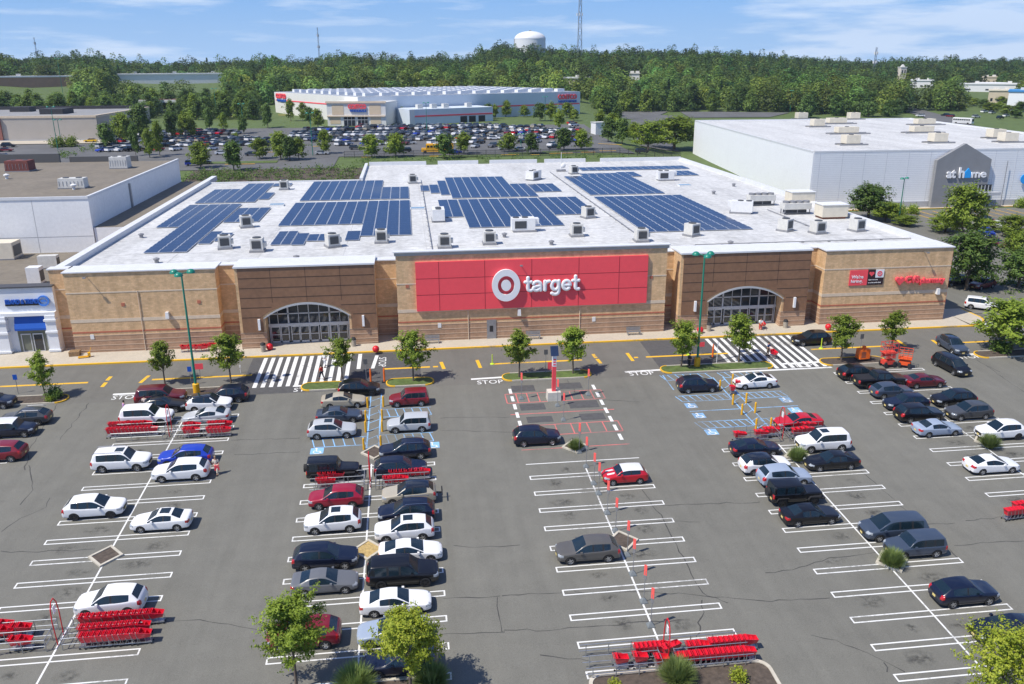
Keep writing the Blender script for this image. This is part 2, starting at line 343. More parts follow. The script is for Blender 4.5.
# accessible bays (blue) and pick-up bays (red)
bl = MB(); rl = MB()
def ladder(mb, x0, x1, ya, yb, n, lw=.13, slant=.35):
    rect(mb, x0, x1, ya-lw/2, ya+lw/2); rect(mb, x0, x1, yb-lw/2, yb+lw/2)
    for i in range(n+1):
        x = x0+(x1-x0)*i/n; sheet(mb, [(x-lw/2, ya+lw/2), (x+lw/2, ya+lw/2), (x+lw/2-slant, yb-lw/2), (x-lw/2-slant, yb-lw/2)])
X = ROWX[2]
for dx in (-.58, .58): rect(bl, X+dx-.07, X+dx+.07, 73.9, 87.2)
for i in range(7):
    y = 74.5+i*1.8; sheet(bl, [(X-.5, y), (X+.5, y+.8), (X+.5, y+.9), (X-.5, y+.1)])
for ya in (75.2, 81.2):
    ladder(bl, X-5.6, X-.7, ya, ya+1.8, 5, .10); ladder(bl, X+.7, X+5.9, ya, ya+1.9, 6, .10)
X = ROWX[4]
for dx in (-.6, .6): rect(bl, X+dx-.07, X+dx+.07, 73.4, 87.2)
for i in range(8):
    y = 74.0+i*1.65; sheet(bl, [(X-.53, y), (X+.53, y+.9), (X+.53, y+1.0), (X-.53, y+.1)])
for x0, x1 in ((X-6.2, X-.75), (X+.75, X+5.8)):
    for ya in (74.6, 81.1): ladder(bl, x0, x1, ya, ya+1.5, 7, .10)
    rect(bl, x0, x1, 78.6, 78.72); ladder(bl, x0, x1, 87.0, 88.6, 6, .10)
rect(bl, X-6.25, X-6.12, 84.3, 88.6)
wc = MB()
def access_symbol(x, y):                                # white wheelchair figure on a blue square
    rect(bl, x-.62, x+.62, y-.6, y+.6)
    ring = [(x+.02+.34*math.cos(a), y-.2+.36*math.sin(a)) for a in np.linspace(2.2, 6.6, 12)]
    for (xa, ya), (xb, yb) in zip(ring, ring[1:]):
        d = Vector((xb-xa, yb-ya)).normalized(); n = Vector((-d.y, d.x))*.05
        sheet(wc, [(xa-n.x, ya-n.y), (xb-n.x, yb-n.y), (xb+n.x, yb+n.y), (xa+n.x, ya+n.y)], .008)
    rect(wc, x-.12, x, y-.1, y+.38, .009); sheet(wc, [(x-.1+.14*math.cos(i*.785), y+.5+.12*math.sin(i*.785)) for i in range(8)], .009)
    rect(wc, x, x+.3, y-.12, y-.02, .009); sheet(wc, [(x+.22, y-.1), (x+.34, y-.1), (x+.5, y-.5), (x+.38, y-.5)], .009)
for px in ((317, 451), (433, 445), (691, 405.5), (699, 415.5), (711.5, 432), (786, 400), (795, 410)): p = at(*px); access_symbol(p.x, p.y)
struct(bl, 'accessible_bay_markings', blue_paint); struct(wc, 'accessible_symbols', white_paint)
wd = MB(); X = 15.18
ladder(rl, X-5.5, X+5.3, 83.0, 85.4, 9, .12, 0); ladder(rl, X-1.3, X+5.3, 75.1, 77.4, 4, .12, 0)
rect(rl, X-5.5, X+5.6, 80.1, 80.24); rect(rl, X-5.2, X-1.3, 77.3, 77.43); rect(rl, X-5.4, X+5.2, 72.2, 72.33)
for xx in (X-4.8, X+4.7):
    for i in range(7): rect(wd, xx-.17, xx+.17, 73.2+i*2.05, 74.5+i*2.05, .009)
struct(rl, 'pickup_bay_markings', red_paint); struct(wd, 'dashed_bay_edges', white_paint)
for i, (px, py) in enumerate(((126, 397.4), (307, 389.6), (490, 382.2), (641.5, 373.6), (801, 365.7), (969, 357))):
    p = at(px, py); t = text_mesh('stop_marking', 'STOP', 1.75, .002, white_paint, .0); t.data.transform(Matrix.Scale(.72, 4, (1, 0, 0)) @ Matrix.Scale(.85, 4, (0, 1, 0)))
    set_ground(t, (p.x, p.y, gz(p.x, p.y)+.012), 0); tag(t, kind='structure')
p = at(382, 362); t = text_mesh('stop_marking', 'STOP', 1.3, .002, white_paint, .0); set_ground(t, (p.x, p.y, gz(p.x, p.y)+.012), -math.pi/2); tag(t, kind='structure')
# sealed cracks and oil stains
ck = MB(); cr = random.Random(3)
crack_m = mat('crack_sealer', (.055, .053, .05), .8, var=.3, vs=3)
def crack(pts, w=.085):
    P = [at(*p) for p in pts]; Q = []
    for a, b in zip(P, P[1:]):
        n = max(2, int((b-a).length/.7))
        for i in range(n):
            c = a.lerp(b, i/n); Q.append(Vector((c.x+cr.uniform(-.13, .13), c.y+cr.uniform(-.13, .13))))
    Q.append(P[-1].xy)
    wd_ = [w*cr.uniform(.35, 1.2) for _ in Q]
    for i in range(len(Q)-1):
        d = (Q[i+1]-Q[i]).normalized(); n = Vector((-d.y, d.x))
        sheet(ck, [tuple(Q[i]-n*wd_[i]/2), tuple(Q[i+1]-n*wd_[i+1]/2), tuple(Q[i+1]+n*wd_[i+1]/2), tuple(Q[i]+n*wd_[i]/2)], .003)
for c in ([(643, 490), (660, 515), (676, 545), (692, 575), (701, 592), (715, 598), (728, 603)], [(500, 595), (540, 594), (575, 593.5)], [(575, 592), (640, 592), (700, 595), (760, 601), (830, 598)], [(505, 629), (548, 631), (570, 627), (595, 626), (640, 623), (690, 620)],
          [(695, 640), (700, 632), (698, 622), (703, 612), (702, 600)], [(445, 598), (500, 596)], [(440, 634), (505, 632)], [(497, 597), (498, 615), (502, 632)], [(812, 636), (835, 641), (855, 648), (880, 660), (905, 672)], [(884, 661), (887, 672)],
          [(764, 573), (800, 568), (830, 558), (850, 556), (880, 552)], [(0, 532), (22, 518), (45, 508), (50, 498)], [(30, 465), (32, 490), (20, 505)], [(230, 440), (300, 438)], [(235, 455), (300, 452)], [(440, 430), (505, 432), (560, 430)], [(440, 418), (510, 417)],
          [(0, 552), (60, 551), (95, 549)], [(150, 622), (200, 620), (260, 630)], [(640, 520), (700, 522)], [(660, 505), (760, 502)], [(955, 545), (1024, 541)], [(965, 520), (1024, 516)], [(870, 530), (905, 526), (955, 523)], [(985, 365), (1024, 392)], [(60, 398), (45, 425), (28, 452), (25, 470)], [(560, 368), (575, 392), (600, 400), (640, 402)],
          [(118, 374), (90, 402), (60, 440)], [(455, 545), (480, 548), (520, 545)], [(540, 655), (580, 660), (600, 662)], [(930, 335), (960, 352), (1000, 372)], [(860, 470), (900, 505), (960, 560)]): crack(c)
struct(ck, 'sealed_cracks', crack_m)
om = bpy.data.materials.new('oil_stain'); om.use_nodes = True; t = om.node_tree; p = t.nodes['Principled BSDF']; p.inputs['Base Color'].default_value = (.03, .028, .026, 1); p.inputs['Roughness'].default_value = .7
uvn = N(t, 'ShaderNodeUVMap'); sub = N(t, 'ShaderNodeVectorMath', operation='SUBTRACT'); sub.inputs[1].default_value = (.5, .5, 0); ln = N(t, 'ShaderNodeVectorMath', operation='LENGTH'); tcn = N(t, 'ShaderNodeTexCoord'); nn = N(t, 'ShaderNodeTexNoise', i_Scale=2.2, i_Detail=5.0, i_Roughness=.7)
mr1 = N(t, 'ShaderNodeMapRange'); mr1.inputs[1].default_value = .5; mr1.inputs[2].default_value = .05; mr2 = N(t, 'ShaderNodeMapRange'); mr2.inputs[1].default_value = .43; mr2.inputs[2].default_value = .80; mm = N(t, 'ShaderNodeMath', operation='MULTIPLY')
for a_, b_ in ((uvn.outputs[0], sub.inputs[0]), (sub.outputs[0], ln.inputs[0]), (ln.outputs['Value'], mr1.inputs[0]), (tcn.outputs['Object'], nn.inputs['Vector']), (nn.outputs[0], mr2.inputs[0]), (mr1.outputs[0], mm.inputs[0]), (mr2.outputs[0], mm.inputs[1]), (mm.outputs[0], p.inputs['Alpha'])): t.links.new(a_, b_)
st = MB()
for r, Lh, y0, k0, k1, _, _ in ROWS:
    for k in range(k0, k1):
        for s in (-1, 1):
            if cr.random() < .85:
                x = ROWX[r]+s*(Lh*.45+cr.uniform(-1.2, 1.4)); y = y0-(k+.5)*S_+cr.uniform(-.4, .4); a, b = cr.uniform(.6, 1.6), cr.uniform(.45, .95)
                rect(st, x-a, x+a, y-b, y+b, .0025)
me = st.mesh('oil_stains', [om]); uv = me.uv_layers.new(name='UVMap')
for f in me.polygons:
    for q, li in enumerate(f.loop_indices): uv.data[li].uv = ((0, 0), (1, 0), (1, 1), (0, 1))[q]
tag(link('oil_stains', me), kind='structure')
# planting islands with kerbs
def rounded(x0, x1, y0, y1, r, n=6):
    pts = []
    for cx, cy, a0 in ((x1-r, y0+r, -90), (x1-r, y1-r, 0), (x0+r, y1-r, 90), (x0+r, y0+r, 180)):
        pts += [(cx+r*math.cos(R(a0+90*i/n)), cy+r*math.sin(R(a0+90*i/n))) for i in range(n+1)]
    return pts
ik = MB(); isl = MB()
def island(outer, inner, mi, yellow=lambda x, y: False):
    n = len(outer)
    for i in range(n):
        j = (i+1) % n; (ax, ay), (bx, by), (cx_, cy_), (dx, dy) = outer[i], outer[j], inner[j], inner[i]
        m = 1 if yellow((ax+bx)/2, (ay+by)/2) else 0
        z = lambda x, y, h: (x, y, gz(x, y)+h)
        ik.add([z(ax, ay, -.02), z(bx, by, -.02), z(bx, by, .15), z(ax, ay, .15), z(cx_, cy_, .15), z(dx, dy, .15), z(cx_, cy_, .07), z(dx, dy, .07)], [(0, 1, 2, 3), (3, 2, 4, 5), (5, 4, 6, 7)], m)
    isl.add([(x, y, gz(x, y)+.09) for x, y in inner], [tuple(range(n))], mi)
ISL = []
for (px0, px1, pyb, mi) in (((-60), 68, 401, 1), (146, 246, 392, 1), (301, 346, 386, 0), (386, 434, 381.5, 0), (502, 592, 377, 0), (662, 777, 371, 0), (820, 884, 361, 1), (979, 1085, 356, 1)):
    a, b = at(px0, pyb+1.5), at(px1, pyb-1.5); ym = 90.0; ISL.append((a.x, b.x))
    f = lambda x, y, a=a, b=b: (x < a.x+1.0 or x > b.x-1.0 or y > ym+1.0 and x < a.x+5)
    island(rounded(a.x, b.x, ym-1.15, ym+1.15, 1.05), rounded(a.x+.13, b.x-.13, ym-1.02, ym+1.02, .92), mi, f)
DIAM = [(106, 556.8, 1), (374.5, 453, 1), (368, 550.5, 2), (575, 447, 1), (622.5, 541.5, 1), (797, 456.5, 1), (891.5, 562, 1), (986, 441, 1)]
straw = mat('straw', (.42, .30, .12), .95, var=.35, vs=5)
for px, py, mi in DIAM:
    p = at(px, py); d = lambda r: [(p.x-r, p.y), (p.x, p.y-r*1.08), (p.x+r, p.y), (p.x, p.y+r*1.08)]
    island(d(1.3), d(1.05), mi)
a = at(590, 684); b = at(760, 660); o = rounded(a.x-.1, b.x+.4, 39.0, at(676, 668).y, .9); i_ = rounded(a.x+.12, b.x+.18, 39.2, at(676, 668).y-.22, .75); island(o, i_, 1)
a = at(330, 700); b = at(442, 684); island(rounded(a.x, b.x, 36, at(400, 679).y, .9), rounded(a.x+.2, b.x-.2, 36.2, at(400, 679).y-.2, .7), 1)
struct(ik, 'island_kerbs', [kerb_m, yellow_paint]); struct(isl, 'island_planting_beds', [grass_m, mulch_m, straw])
# ---------------------------------------------------------------- the big store
def brick_mat(name, c1, c2, bw=.42, bh=.2, grain=.16):
    m = bpy.data.materials.new(name); m.use_nodes = True; t = m.node_tree; p = t.nodes['Principled BSDF']; p.inputs['Roughness'].default_value = .88; l = t.links.new
    tc = N(t, 'ShaderNodeTexCoord'); sp = N(t, 'ShaderNodeSeparateXYZ'); ad = N(t, 'ShaderNodeMath', operation='ADD'); cb = N(t, 'ShaderNodeCombineXYZ')
    l(tc.outputs['Object'], sp.inputs[0]); l(sp.outputs[0], ad.inputs[0]); l(sp.outputs[1], ad.inputs[1]); l(ad.outputs[0], cb.inputs[0]); l(sp.outputs[2], cb.inputs[1])
    br = N(t, 'ShaderNodeTexBrick'); br.inputs['Color1'].default_value = (*c1, 1); br.inputs['Color2'].default_value = (*c2, 1); br.inputs['Mortar'].default_value = (*[x*.8 for x in c1], 1)
    br.inputs['Scale'].default_value = 1; br.inputs['Brick Width'].default_value = bw; br.inputs['Row Height'].default_value = bh; br.inputs['Mortar Size'].default_value = .012; l(cb.outputs[0], br.inputs['Vector'])
    nz = N(t, 'ShaderNodeTexNoise', i_Scale=1.2, i_Detail=8.0, i_Roughness=.75); l(tc.outputs['Object'], nz.inputs['Vector'])
    sm_ = N(t, 'ShaderNodeMapping'); sm_.inputs['Scale'].default_value = (1.1, .5, .10); sn = N(t, 'ShaderNodeTexNoise', i_Scale=1.0, i_Detail=5.0, i_Roughness=.6); l(tc.outputs['Object'], sm_.inputs[0]); l(sm_.outputs[0], sn.inputs['Vector'])
    sr = N(t, 'ShaderNodeMapRange'); sr.inputs[1].default_value = .3; sr.inputs[2].default_value = .7; sr.inputs[3].default_value = .84; sr.inputs[4].default_value = 1.12; l(sn.outputs[0], sr.inputs[0]); sx = N(t, 'ShaderNodeMix', data_type='RGBA', blend_type='MULTIPLY'); sx.inputs[0].default_value = 1
    mr = N(t, 'ShaderNodeMapRange'); mr.inputs[1].default_value = .3; mr.inputs[2].default_value = .7; mr.inputs[3].default_value = 1-grain; mr.inputs[4].default_value = 1+grain; l(nz.outputs[0], mr.inputs[0])
    mx = N(t, 'ShaderNodeMix', data_type='RGBA', blend_type='MULTIPLY'); mx.inputs[0].default_value = 1; l(br.outputs[0], mx.inputs[6]); l(mr.outputs[0], mx.inputs[7]); l(mx.outputs[2], sx.inputs[6]); l(sr.outputs[0], sx.inputs[7]); l(sx.outputs[2], p.inputs['Base Color'])
    b = N(t, 'ShaderNodeBump', i_Strength=.5, i_Distance=.03); l(nz.outputs[0], b.inputs['Height']); l(b.outputs[0], p.inputs['Normal'])
    MATS[name] = m; return m
tan_brick = brick_mat('tan_brick', (.71, .475, .265), (.59, .39, .205))
brown_brick = brick_mat('brown_brick', (.46, .29, .185), (.40, .245, .15))
band_m = mat('cast_stone', (.66, .54, .40), .85, var=.1, vs=2)
redband_m = mat('red_band', (.46, .15, .085), .85, var=.15, vs=2)
panel_m = mat('brown_panel', (.235, .125, .068), .6, var=.2, vs=.35, vs2=2)
panel_joint = mat('panel_joint', (.05, .028, .018), .8)
coping_m = mat('white_coping', (.66, .67, .68), .5, var=.06, vs=1)
cornice_m = mat('grey_cornice', (.40, .39, .36), .6, var=.06, vs=1)
roof_m = mat('white_membrane', (.53, .53, .52), .7, var=.30, vs=.22, vs2=1.3)
_t = roof_m.node_tree; _m = N(_t, 'ShaderNodeMapping'); _m.inputs['Scale'].default_value = (1.0, .18, 1)
for _n in [n for n in _t.nodes if n.type == 'TEX_NOISE']:
    _s = _n.inputs['Vector'].links[0].from_socket
    if not _m.inputs[0].links: _t.links.new(_s, _m.inputs[0]); _t.links.new(_m.outputs[0], _n.inputs['Vector'])
sign_red = mat('sign_red', (.90, .085, .105), .5, var=.05, vs=.3, vs2=1.5)
sign_joint = mat('sign_joint', (.33, .02, .03), .6)
sign_white = mat('sign_white', (.84, .84, .85), .35)
frame_m = mat('pale_aluminium', (.52, .53, .55), .4, metal=.3)
glass_m = mat('dark_glass', (.018, .024, .032), .06, spec=.8)
steel = mat('galvanised_steel', (.42, .44, .46), .42, metal=.75, var=.15, vs=3)
green_m = mat('green_enamel', (.012, .20, .135), .35)
black_m = mat('black_rubber', (.022, .022, .024), .75)
grey_m = mat('grey_metal', (.30, .30, .31), .5, metal=.4, var=.1, vs=3)
white_m = mat('white_metal', (.74, .74, .73), .45, var=.07, vs=2)
hv_m = mat('hvac_casing', (.60, .59, .55), .5, var=.12, vs=1.5)
hv_dark = mat('hvac_louvre', (.07, .075, .08), .5)
red_pl = mat('red_plastic', (.62, .012, .022), .4)
yellow_m = mat('yellow_enamel', (.80, .42, .015), .45)
orange_m = mat('orange_enamel', (.85, .16, .02), .45)
ST = empty('retail_store', (0, 104, 1.8), 0, 'large tan brick superstore with white solar panelled roof and red sign front', 'store')
def part(mb, name, mats, parent=None, smooth=False):   # parts are modelled in place: shift them under the thing's base
    parent = parent or ST; o = mb.build(name, mats, None, smooth); o.parent = parent; o.matrix_parent_inverse = Matrix.Translation(parent_base(parent)).inverted(); return o
def parent_base(p):
    v = Vector(p.location)
    return v
GB = 1.5
body = MB(); body.box(-43.9, 73.4, 107.2, 191.5, GB, 11.2); body.box(-10.2, 73.4, 191.5, 221.3, GB, 11.2)
part(body, 'rear_wall', tan_brick)
rf = MB(); rf.box(-43.6, 73.2, 106.5, 191.3, 11.15, 11.23); rf.box(-10.0, 73.2, 191.3, 221.0, 11.15, 11.228); part(rf, 'roof', roof_m)
pp = MB()
pp.box(-44.1, -43.0, 106.8, 199.2, 11.0, 12.0); p2 = MB(); p2.box(72.6, 73.6, 106.8, 221.6, 11.0, 11.9); part(p2, 'side_parapet', coping_m)
p2 = MB(); p2.box(-43.0, -10.4, 191.3, 191.9, 11.0, 11.5); part(p2, 'step_parapet', coping_m); p2 = MB(); p2.box(-10.6, -9.9, 191.3, 221.5, 11.0, 11.9); part(p2, 'step_parapet', coping_m)
part(pp, 'side_parapet', coping_m)
for xa, xb in ((-9.6, 5), (8, 18.5), (21.5, 34), (36, 47), (51, 73)):
    q = MB(); q.box(xa, xb, 221.0, 221.5, 11.0, 12.15); part(q, 'rear_parapet', coping_m)
wall = MB(); base = MB(); lines = MB(); cop = MB(); corn = MB()
def block(x0, x1, y0, top, z_red=4.5, coping='w', yb=107.2):
    if coping == 'w': wall.box(x0, x1, y0, yb, GB, top)
    else: wall.box(x0, x1, y0, y0+.55, GB, top); wall.box(x0, x1, y0+.55, yb, GB, 11.2); q = MB(); q.box(x0+.05, x1-.05, y0+.6, yb, 11.2, 11.24); part(q, 'roof', roof_m)
    for z, h, mb in ((9.42, .16, 'stone_band'), (5.75, .42, 'stone_band'), (4.38, .2, 'red_brick_band')): q = MB(); q.box(x0-.03, x1+.03, y0-.03, yb-.4, z, z+h); part(q, mb, band_m if mb == 'stone_band' else redband_m)
    base.box(x0-.02, x1+.02, y0-.02, yb-.4, GB, 4.05)
    for z in (4.0, 3.36, 2.74, 2.12): lines.box(x0-.045, x1+.045, y0-.045, yb-.45, z, z+.09)
    if coping == 'w': cop.box(x0-.14, x1+.14, y0-.14, yb+.3, top, top+.14)
    else:
        corn.box(x0-.16, x1+.16, y0-.16, y0+.6, top-.42, top); cop.box(x0-.3, x1+.3, y0-.3, y0+.7, top, top+.13)
block(-44.2, -41.75, 106.2, 12.0); block(-41.7, -24.0, 104.0, 12.0)
block(-24.05, -21.45, 106.1, 11.9); block(-4.65, -1.85, 106.1, 11.9); block(-1.9, 33.0, 103.0, 13.55, coping='g'); block(32.95, 34.95, 106.1, 11.9); block(52.65, 54.85, 105.6, 11.9)
block(54.8, 72.9, 103.0, 12.0)
def arch(x0, x1, spring, top, n=18):
    w, h = (x1-x0)/2, top-spring; rr = (w*w+h*h)/(2*h); cz = top-rr; a = math.asin(w/rr)
    return [((x0+x1)/2+rr*math.sin(-a+2*a*i/n), cz+rr*math.cos(-a+2*a*i/n)) for i in range(n+1)]
def portal(x0, x1, a0, a1, label):
    top, sp, at_ = 12.2, 5.78, 7.42
    A = arch(a0, a1, sp, at_)
    wall.slab([(x0, GB), (a0, GB)]+A+[(a1, GB), (x1, GB), (x1, top), (x0, top)], 103.0, 105.4)
    wall.box(x0, x1, 105.4, 107.2, GB, top)
    pn = MB(); pn.slab([(x0+.35, 3.95), (a0-.28, 3.95), (a0-.28, sp)]+[(p[0]+(p[0]-(a0+a1)/2)*.05, p[1]+.28) for p in A]+[(a1+.28, sp), (a1+.28, 3.95), (x1-.02, 3.95), (x1-.02, top-.05), (x0+.35, top-.05)], 102.9, 102.996)
    pp_ = part(pn, 'cladding_panel', panel_m); gj = MB()
    for z in (10.9, 9.65, 8.4, 7.15, 5.9):
        for xa, xb in (((x0+.37, x1-.04),) if z > at_+.4 else ((x0+.37, a0-.5 if z < sp+.3 else a0+.9), (a1+.5 if z < sp+.3 else a1-.9, x1-.04))): gj.box(xa, xb, 102.885, 102.9, z-.035, z+.035)
    for i in range(1, 4):
        x = x0+(x1-x0)*i/4; z0 = 7.75 if a0 < x < a1 else 4.0
        gj.box(x-.025, x+.025, 102.887, 102.9, z0, top-.1)
    o = part(gj, 'panel_joints', panel_joint)
    for xa, xb in ((x0, a0), (a1, x1)):
        base.box(xa-.01, xb+.01 if xb == a0 else xb+.02, 102.98, 104.4, GB, 3.95)
        for z in (3.86, 3.2, 2.56, 2.0): lines.box(xa-.02, xb+.02, 102.955, 104.2, z, z+.09)
    cop.box(x0-.1, x1+.1, 102.78, 107.4, top, top+.2)
    # glazing set back in the arch
    en = MB(); inner = arch(a0+.12, a1-.12, sp-.05, at_-.12)
    en.slab([(a0+.05, GB)]+[(a0+.05, sp)]+inner+[(a1-.05, sp), (a1-.05, GB)], 104.6, 104.66)
    gl = part(en, 'entrance_glazing', glass_m)
    fr = MB(); O = arch(a0-.22, a1+.22, sp-.06, at_+.22); I = arch(a0+.02, a1-.02, sp-.02, at_-.03)
    for i in range(len(O)-1):
        (ax, az), (bx, bz), (cx2, cz2), (dx, dz) = O[i], O[i+1], I[i+1], I[i]
        fr.add([(ax, 102.8, az), (bx, 102.8, bz), (cx2, 102.8, cz2), (dx, 102.8, dz), (ax, 103.1, az), (bx, 103.1, bz), (cx2, 103.1, cz2), (dx, 103.1, dz)], [(0, 1, 2, 3), (4, 5, 1, 0), (2, 6, 7, 3)])
    wdt = a1-a0
    ztop = lambda x: float(np.interp(x, [p[0] for p in inner], [p[1] for p in inner]))
    for f, w in ((.02, .12), (.25, .2), (.75, .2), (.98, .12), (.5, .1), (.375, .07), (.625, .07), (.125, .07), (.875, .07)):
        x = a0+wdt*f; z0 = GB if w > .1 else 4.45
        fr.box(x-w/2, x+w/2, 104.5, 104.6, z0, ztop(x))
    fr.box(a0+.06, a1-.06, 104.46, 104.59, 4.15, 4.5); fr.box(a0+.06, a1-.06, 104.5, 104.6, 5.72, 5.86); fr.box(a0+.05, a1-.05, 104.55, 104.6, 1.6, 2.0)
    part(fr, 'entrance_frame', frame_m)
    for k in range(8):
        xa = a0+wdt*(.03+k*.1175); xb = xa+wdt*.112
        if k in (2, 5): xa += .1
        d = MB()
        for u, v in ((xa, xa+.09), (xb-.09, xb)): d.box(u, v, 104.5, 104.58, 1.95, 4.15)
        d.box(xa, xb, 104.5, 104.58, 1.95, 2.2); d.box(xa+.09, xb-.09, 104.515, 104.57, 3.0, 3.1); d.box(xa, xb, 104.502, 104.578, 4.02, 4.15)
        part(d, 'door', frame_m)
portal(-21.5, -4.6, -18.35, -8.05, 'left'); portal(34.9, 52.7, 39.0, 49.2, 'right')
part(wall, 'front_wall', tan_brick); part(base, 'brick_plinth', brown_brick); part(lines, 'plinth_courses', mat('plinth_course', (.54, .40, .28), .85)); part(cop, 'coping', coping_m); part(corn, 'cornice', cornice_m)
# fascia sign: red panel, ring emblem, lettering
sg = MB(); sg.box(.5, 30.4, 102.68, 102.99, 5.95, 12.3); sp_ = part(sg, 'sign_panel', sign_red)
sj = MB()
for z in (8.07, 10.18): sj.box(.5, 30.4, 102.668, 102.68, z-.03, z+.03)
for x in (3.4, 9.2, 15.2, 21.3, 26.6): sj.box(x-.03, x+.03, 102.666, 102.68, 5.95, 12.3)
def sub(o, p):                                          # a sub-part modelled in place under a part that was
    o.parent = p; o.matrix_parent_inverse = p.matrix_parent_inverse.copy() if p.parent is None else (Matrix.Translation(parent_base(p.parent))).inverted(); return o
def under(o, p):
    o.parent = p; o.matrix_parent_inverse = Matrix.Identity(4)
    return o
under(sj.build('panel_joints', sign_joint), sp_)
em = MB(); cx, cz = 11.87, 9.05
em.lathe([(1.10, .2), (1.86, .2), (1.86, -.16), (1.10, -.16), (1.10, .2)], 40, (cx, 102.4, cz), 'y'); em.lathe([(0, -.16), (.64, -.16), (.64, .2), (0, .2)], 28, (cx, 102.4, cz), 'y')
em.v = [(cx+(x_-cx)*.97, y_, cz+(z_-cz)*1.12) for x_, y_, z_ in em.v]; under(em.build('bullseye_emblem', sign_white, None, True), sp_)
def ell(cx, cz, rx, rz, a0, a1, n=14): return [(cx+rx*math.cos(R(a0+(a1-a0)*i/n)), cz+rz*math.sin(R(a0+(a1-a0)*i/n))) for i in range(n+1)]
T_ = (.95, [[(.42, 2.05), (.42, .55), (.48, .32), (.62, .21), (.82, .21)], [(.08, 1.44), (.82, 1.44)]])
GLYPHS = [T_, (1.42, [ell(.64, 1.02, .46, .42, 165, 0)+[(1.1, .21)], [(1.1, .86), (.70, .80)]+ell(.55, .49, .36, .29, 90, 300)+[(1.1, .48)]]), (.92, [[(.25, 1.46), (.25, .21)], [(.25, .95), (.36, 1.25), (.58, 1.42), (.80, 1.45)]]),
          (1.45, [ell(.66, .83, .45, .62, 0, 360, 20), [(1.11, 1.46), (1.11, -.05), (1.0, -.32), (.72, -.46), (.42, -.43), (.24, -.30)]]), (1.42, [[(.24, .83), (1.10, .83)]+ell(.67, .83, .46, .62, 0, 312, 20)]), T_]
q = MB(); gx = 0; gr = .25
for adv, strokes in GLYPHS:
    for st_ in strokes:
        for (xa, za), (xb, zb) in zip(st_, st_[1:]): q.tube((gx+xa, 0, za), (gx+xb, 0, zb), gr, 10, cap=False)
        for x_, z_ in st_: q.lathe([(gr*math.sin(R(a_)), -gr*math.cos(R(a_))) for a_ in range(0, 181, 30)], 10, (gx+x_, 0, z_))
    gx += adv
q.v = [(x_, y_*.6, z_) for x_, y_, z_ in q.v]; t = q.build('sign_lettering', sign_white, None, True)
def fit(o, x0, x1, z0, z1, y):
    me = o.data; xs_ = [v.co.x for v in me.vertices]; zs_ = [v.co.z for v in me.vertices]
    a, b, c, d = min(xs_), max(xs_), min(zs_), max(zs_)
    for v in me.vertices: v.co = ((v.co.x-a)/(b-a)*(x1-x0)+x0, v.co.y+y, (v.co.z-c)/(d-c)*(z1-z0)+z0)
fit(t, 14.1, 21.5, 7.4, 10.15, 102.42); under(t, sp_)
# small banner (We're hiring.) and pharmacy lettering
bn = MB(); bx0, bx1, bz0, bz1 = 58.4, 63.25, 7.2, 9.3
bn.box(bx0, bx0+2.55, 102.88, 102.96, bz0, bz1, 0); bn.box(bx0+2.55, bx1, 102.88, 102.96, bz0, bz0+1.0, 1); bn.box(bx0+2.55, bx0+3.65, 102.88, 102.96, bz0+1.0, bz1, 1); bn.box(bx0+3.65, bx1, 102.88, 102.96, bz0+1.0, bz1, 2)
dk = mat('banner_black', (.03, .012, .015), .6)
bo = part(bn, 'hiring_banner', [sign_red, dk, sign_white])
def ltext(s, x0, x1, z0, z1, y, m, parent, name='lettering', depth=.02, bold=.02):
    t = text_mesh(name, s, 1, depth, m, bold); t.data.transform(Matrix.Rotation(R(90), 4, 'X')); fit(t, x0, x1, z0, z1, y); return under(t, parent)
ltext("We're", bx0+.25, bx0+1.95, bz0+.95, bz0+1.45, 102.86, sign_white, bo); ltext("hiring.", bx0+.25, bx0+1.9, bz0+.25, bz0+.82, 102.86, sign_white, bo)
ltext("Apply in store today", bx0+2.7, bx1-.8, bz0+.62, bz0+.8, 102.86, sign_white, bo, bold=.01); ltext("or at the service desk", bx0+2.7, bx1-.3, bz0+.25, bz0+.42, 102.86, sign_white, bo, bold=.01)
def heart(cx, cz, s, y0, y1):
    q = []
    for i in range(28):
        a = 2*math.pi*i/28; q.append((cx+s*math.sin(a)**3, cz+s*(13*math.cos(a)-5*math.cos(2*a)-2*math.cos(3*a)-math.cos(4*a))/16))
    return MB().slab(q, y0, y1)
h = heart(bx0+3.1, bz0+1.55, .36, 102.85, 102.875); under(h.build('heart_emblem', sign_red), bo)
e2 = MB(); e2.lathe([(.22, .0), (.36, .0), (.36, -.02), (.22, -.02), (.22, 0)], 24, (bx0+4.25, 102.87, bz0+1.55), 'y'); e2.lathe([(0, -.02), (.11, -.02), (.11, 0), (0, 0)], 16, (bx0+4.25, 102.87, bz0+1.55), 'y'); under(e2.build('bullseye_emblem', sign_red), bo)
h = heart(65.55, 7.75, .62, 102.5, 102.9); ph = part(h, 'heart_emblem', sign_red)
ltext('CVS', 66.35, 68.35, 7.3, 8.3, 102.7, sign_red, ph, 'pharmacy_lettering', .35, .05); ltext('pharmacy', 68.5, 72.1, 7.0, 8.05, 102.7, sign_red, ph, 'pharmacy_lettering', .35, .04)
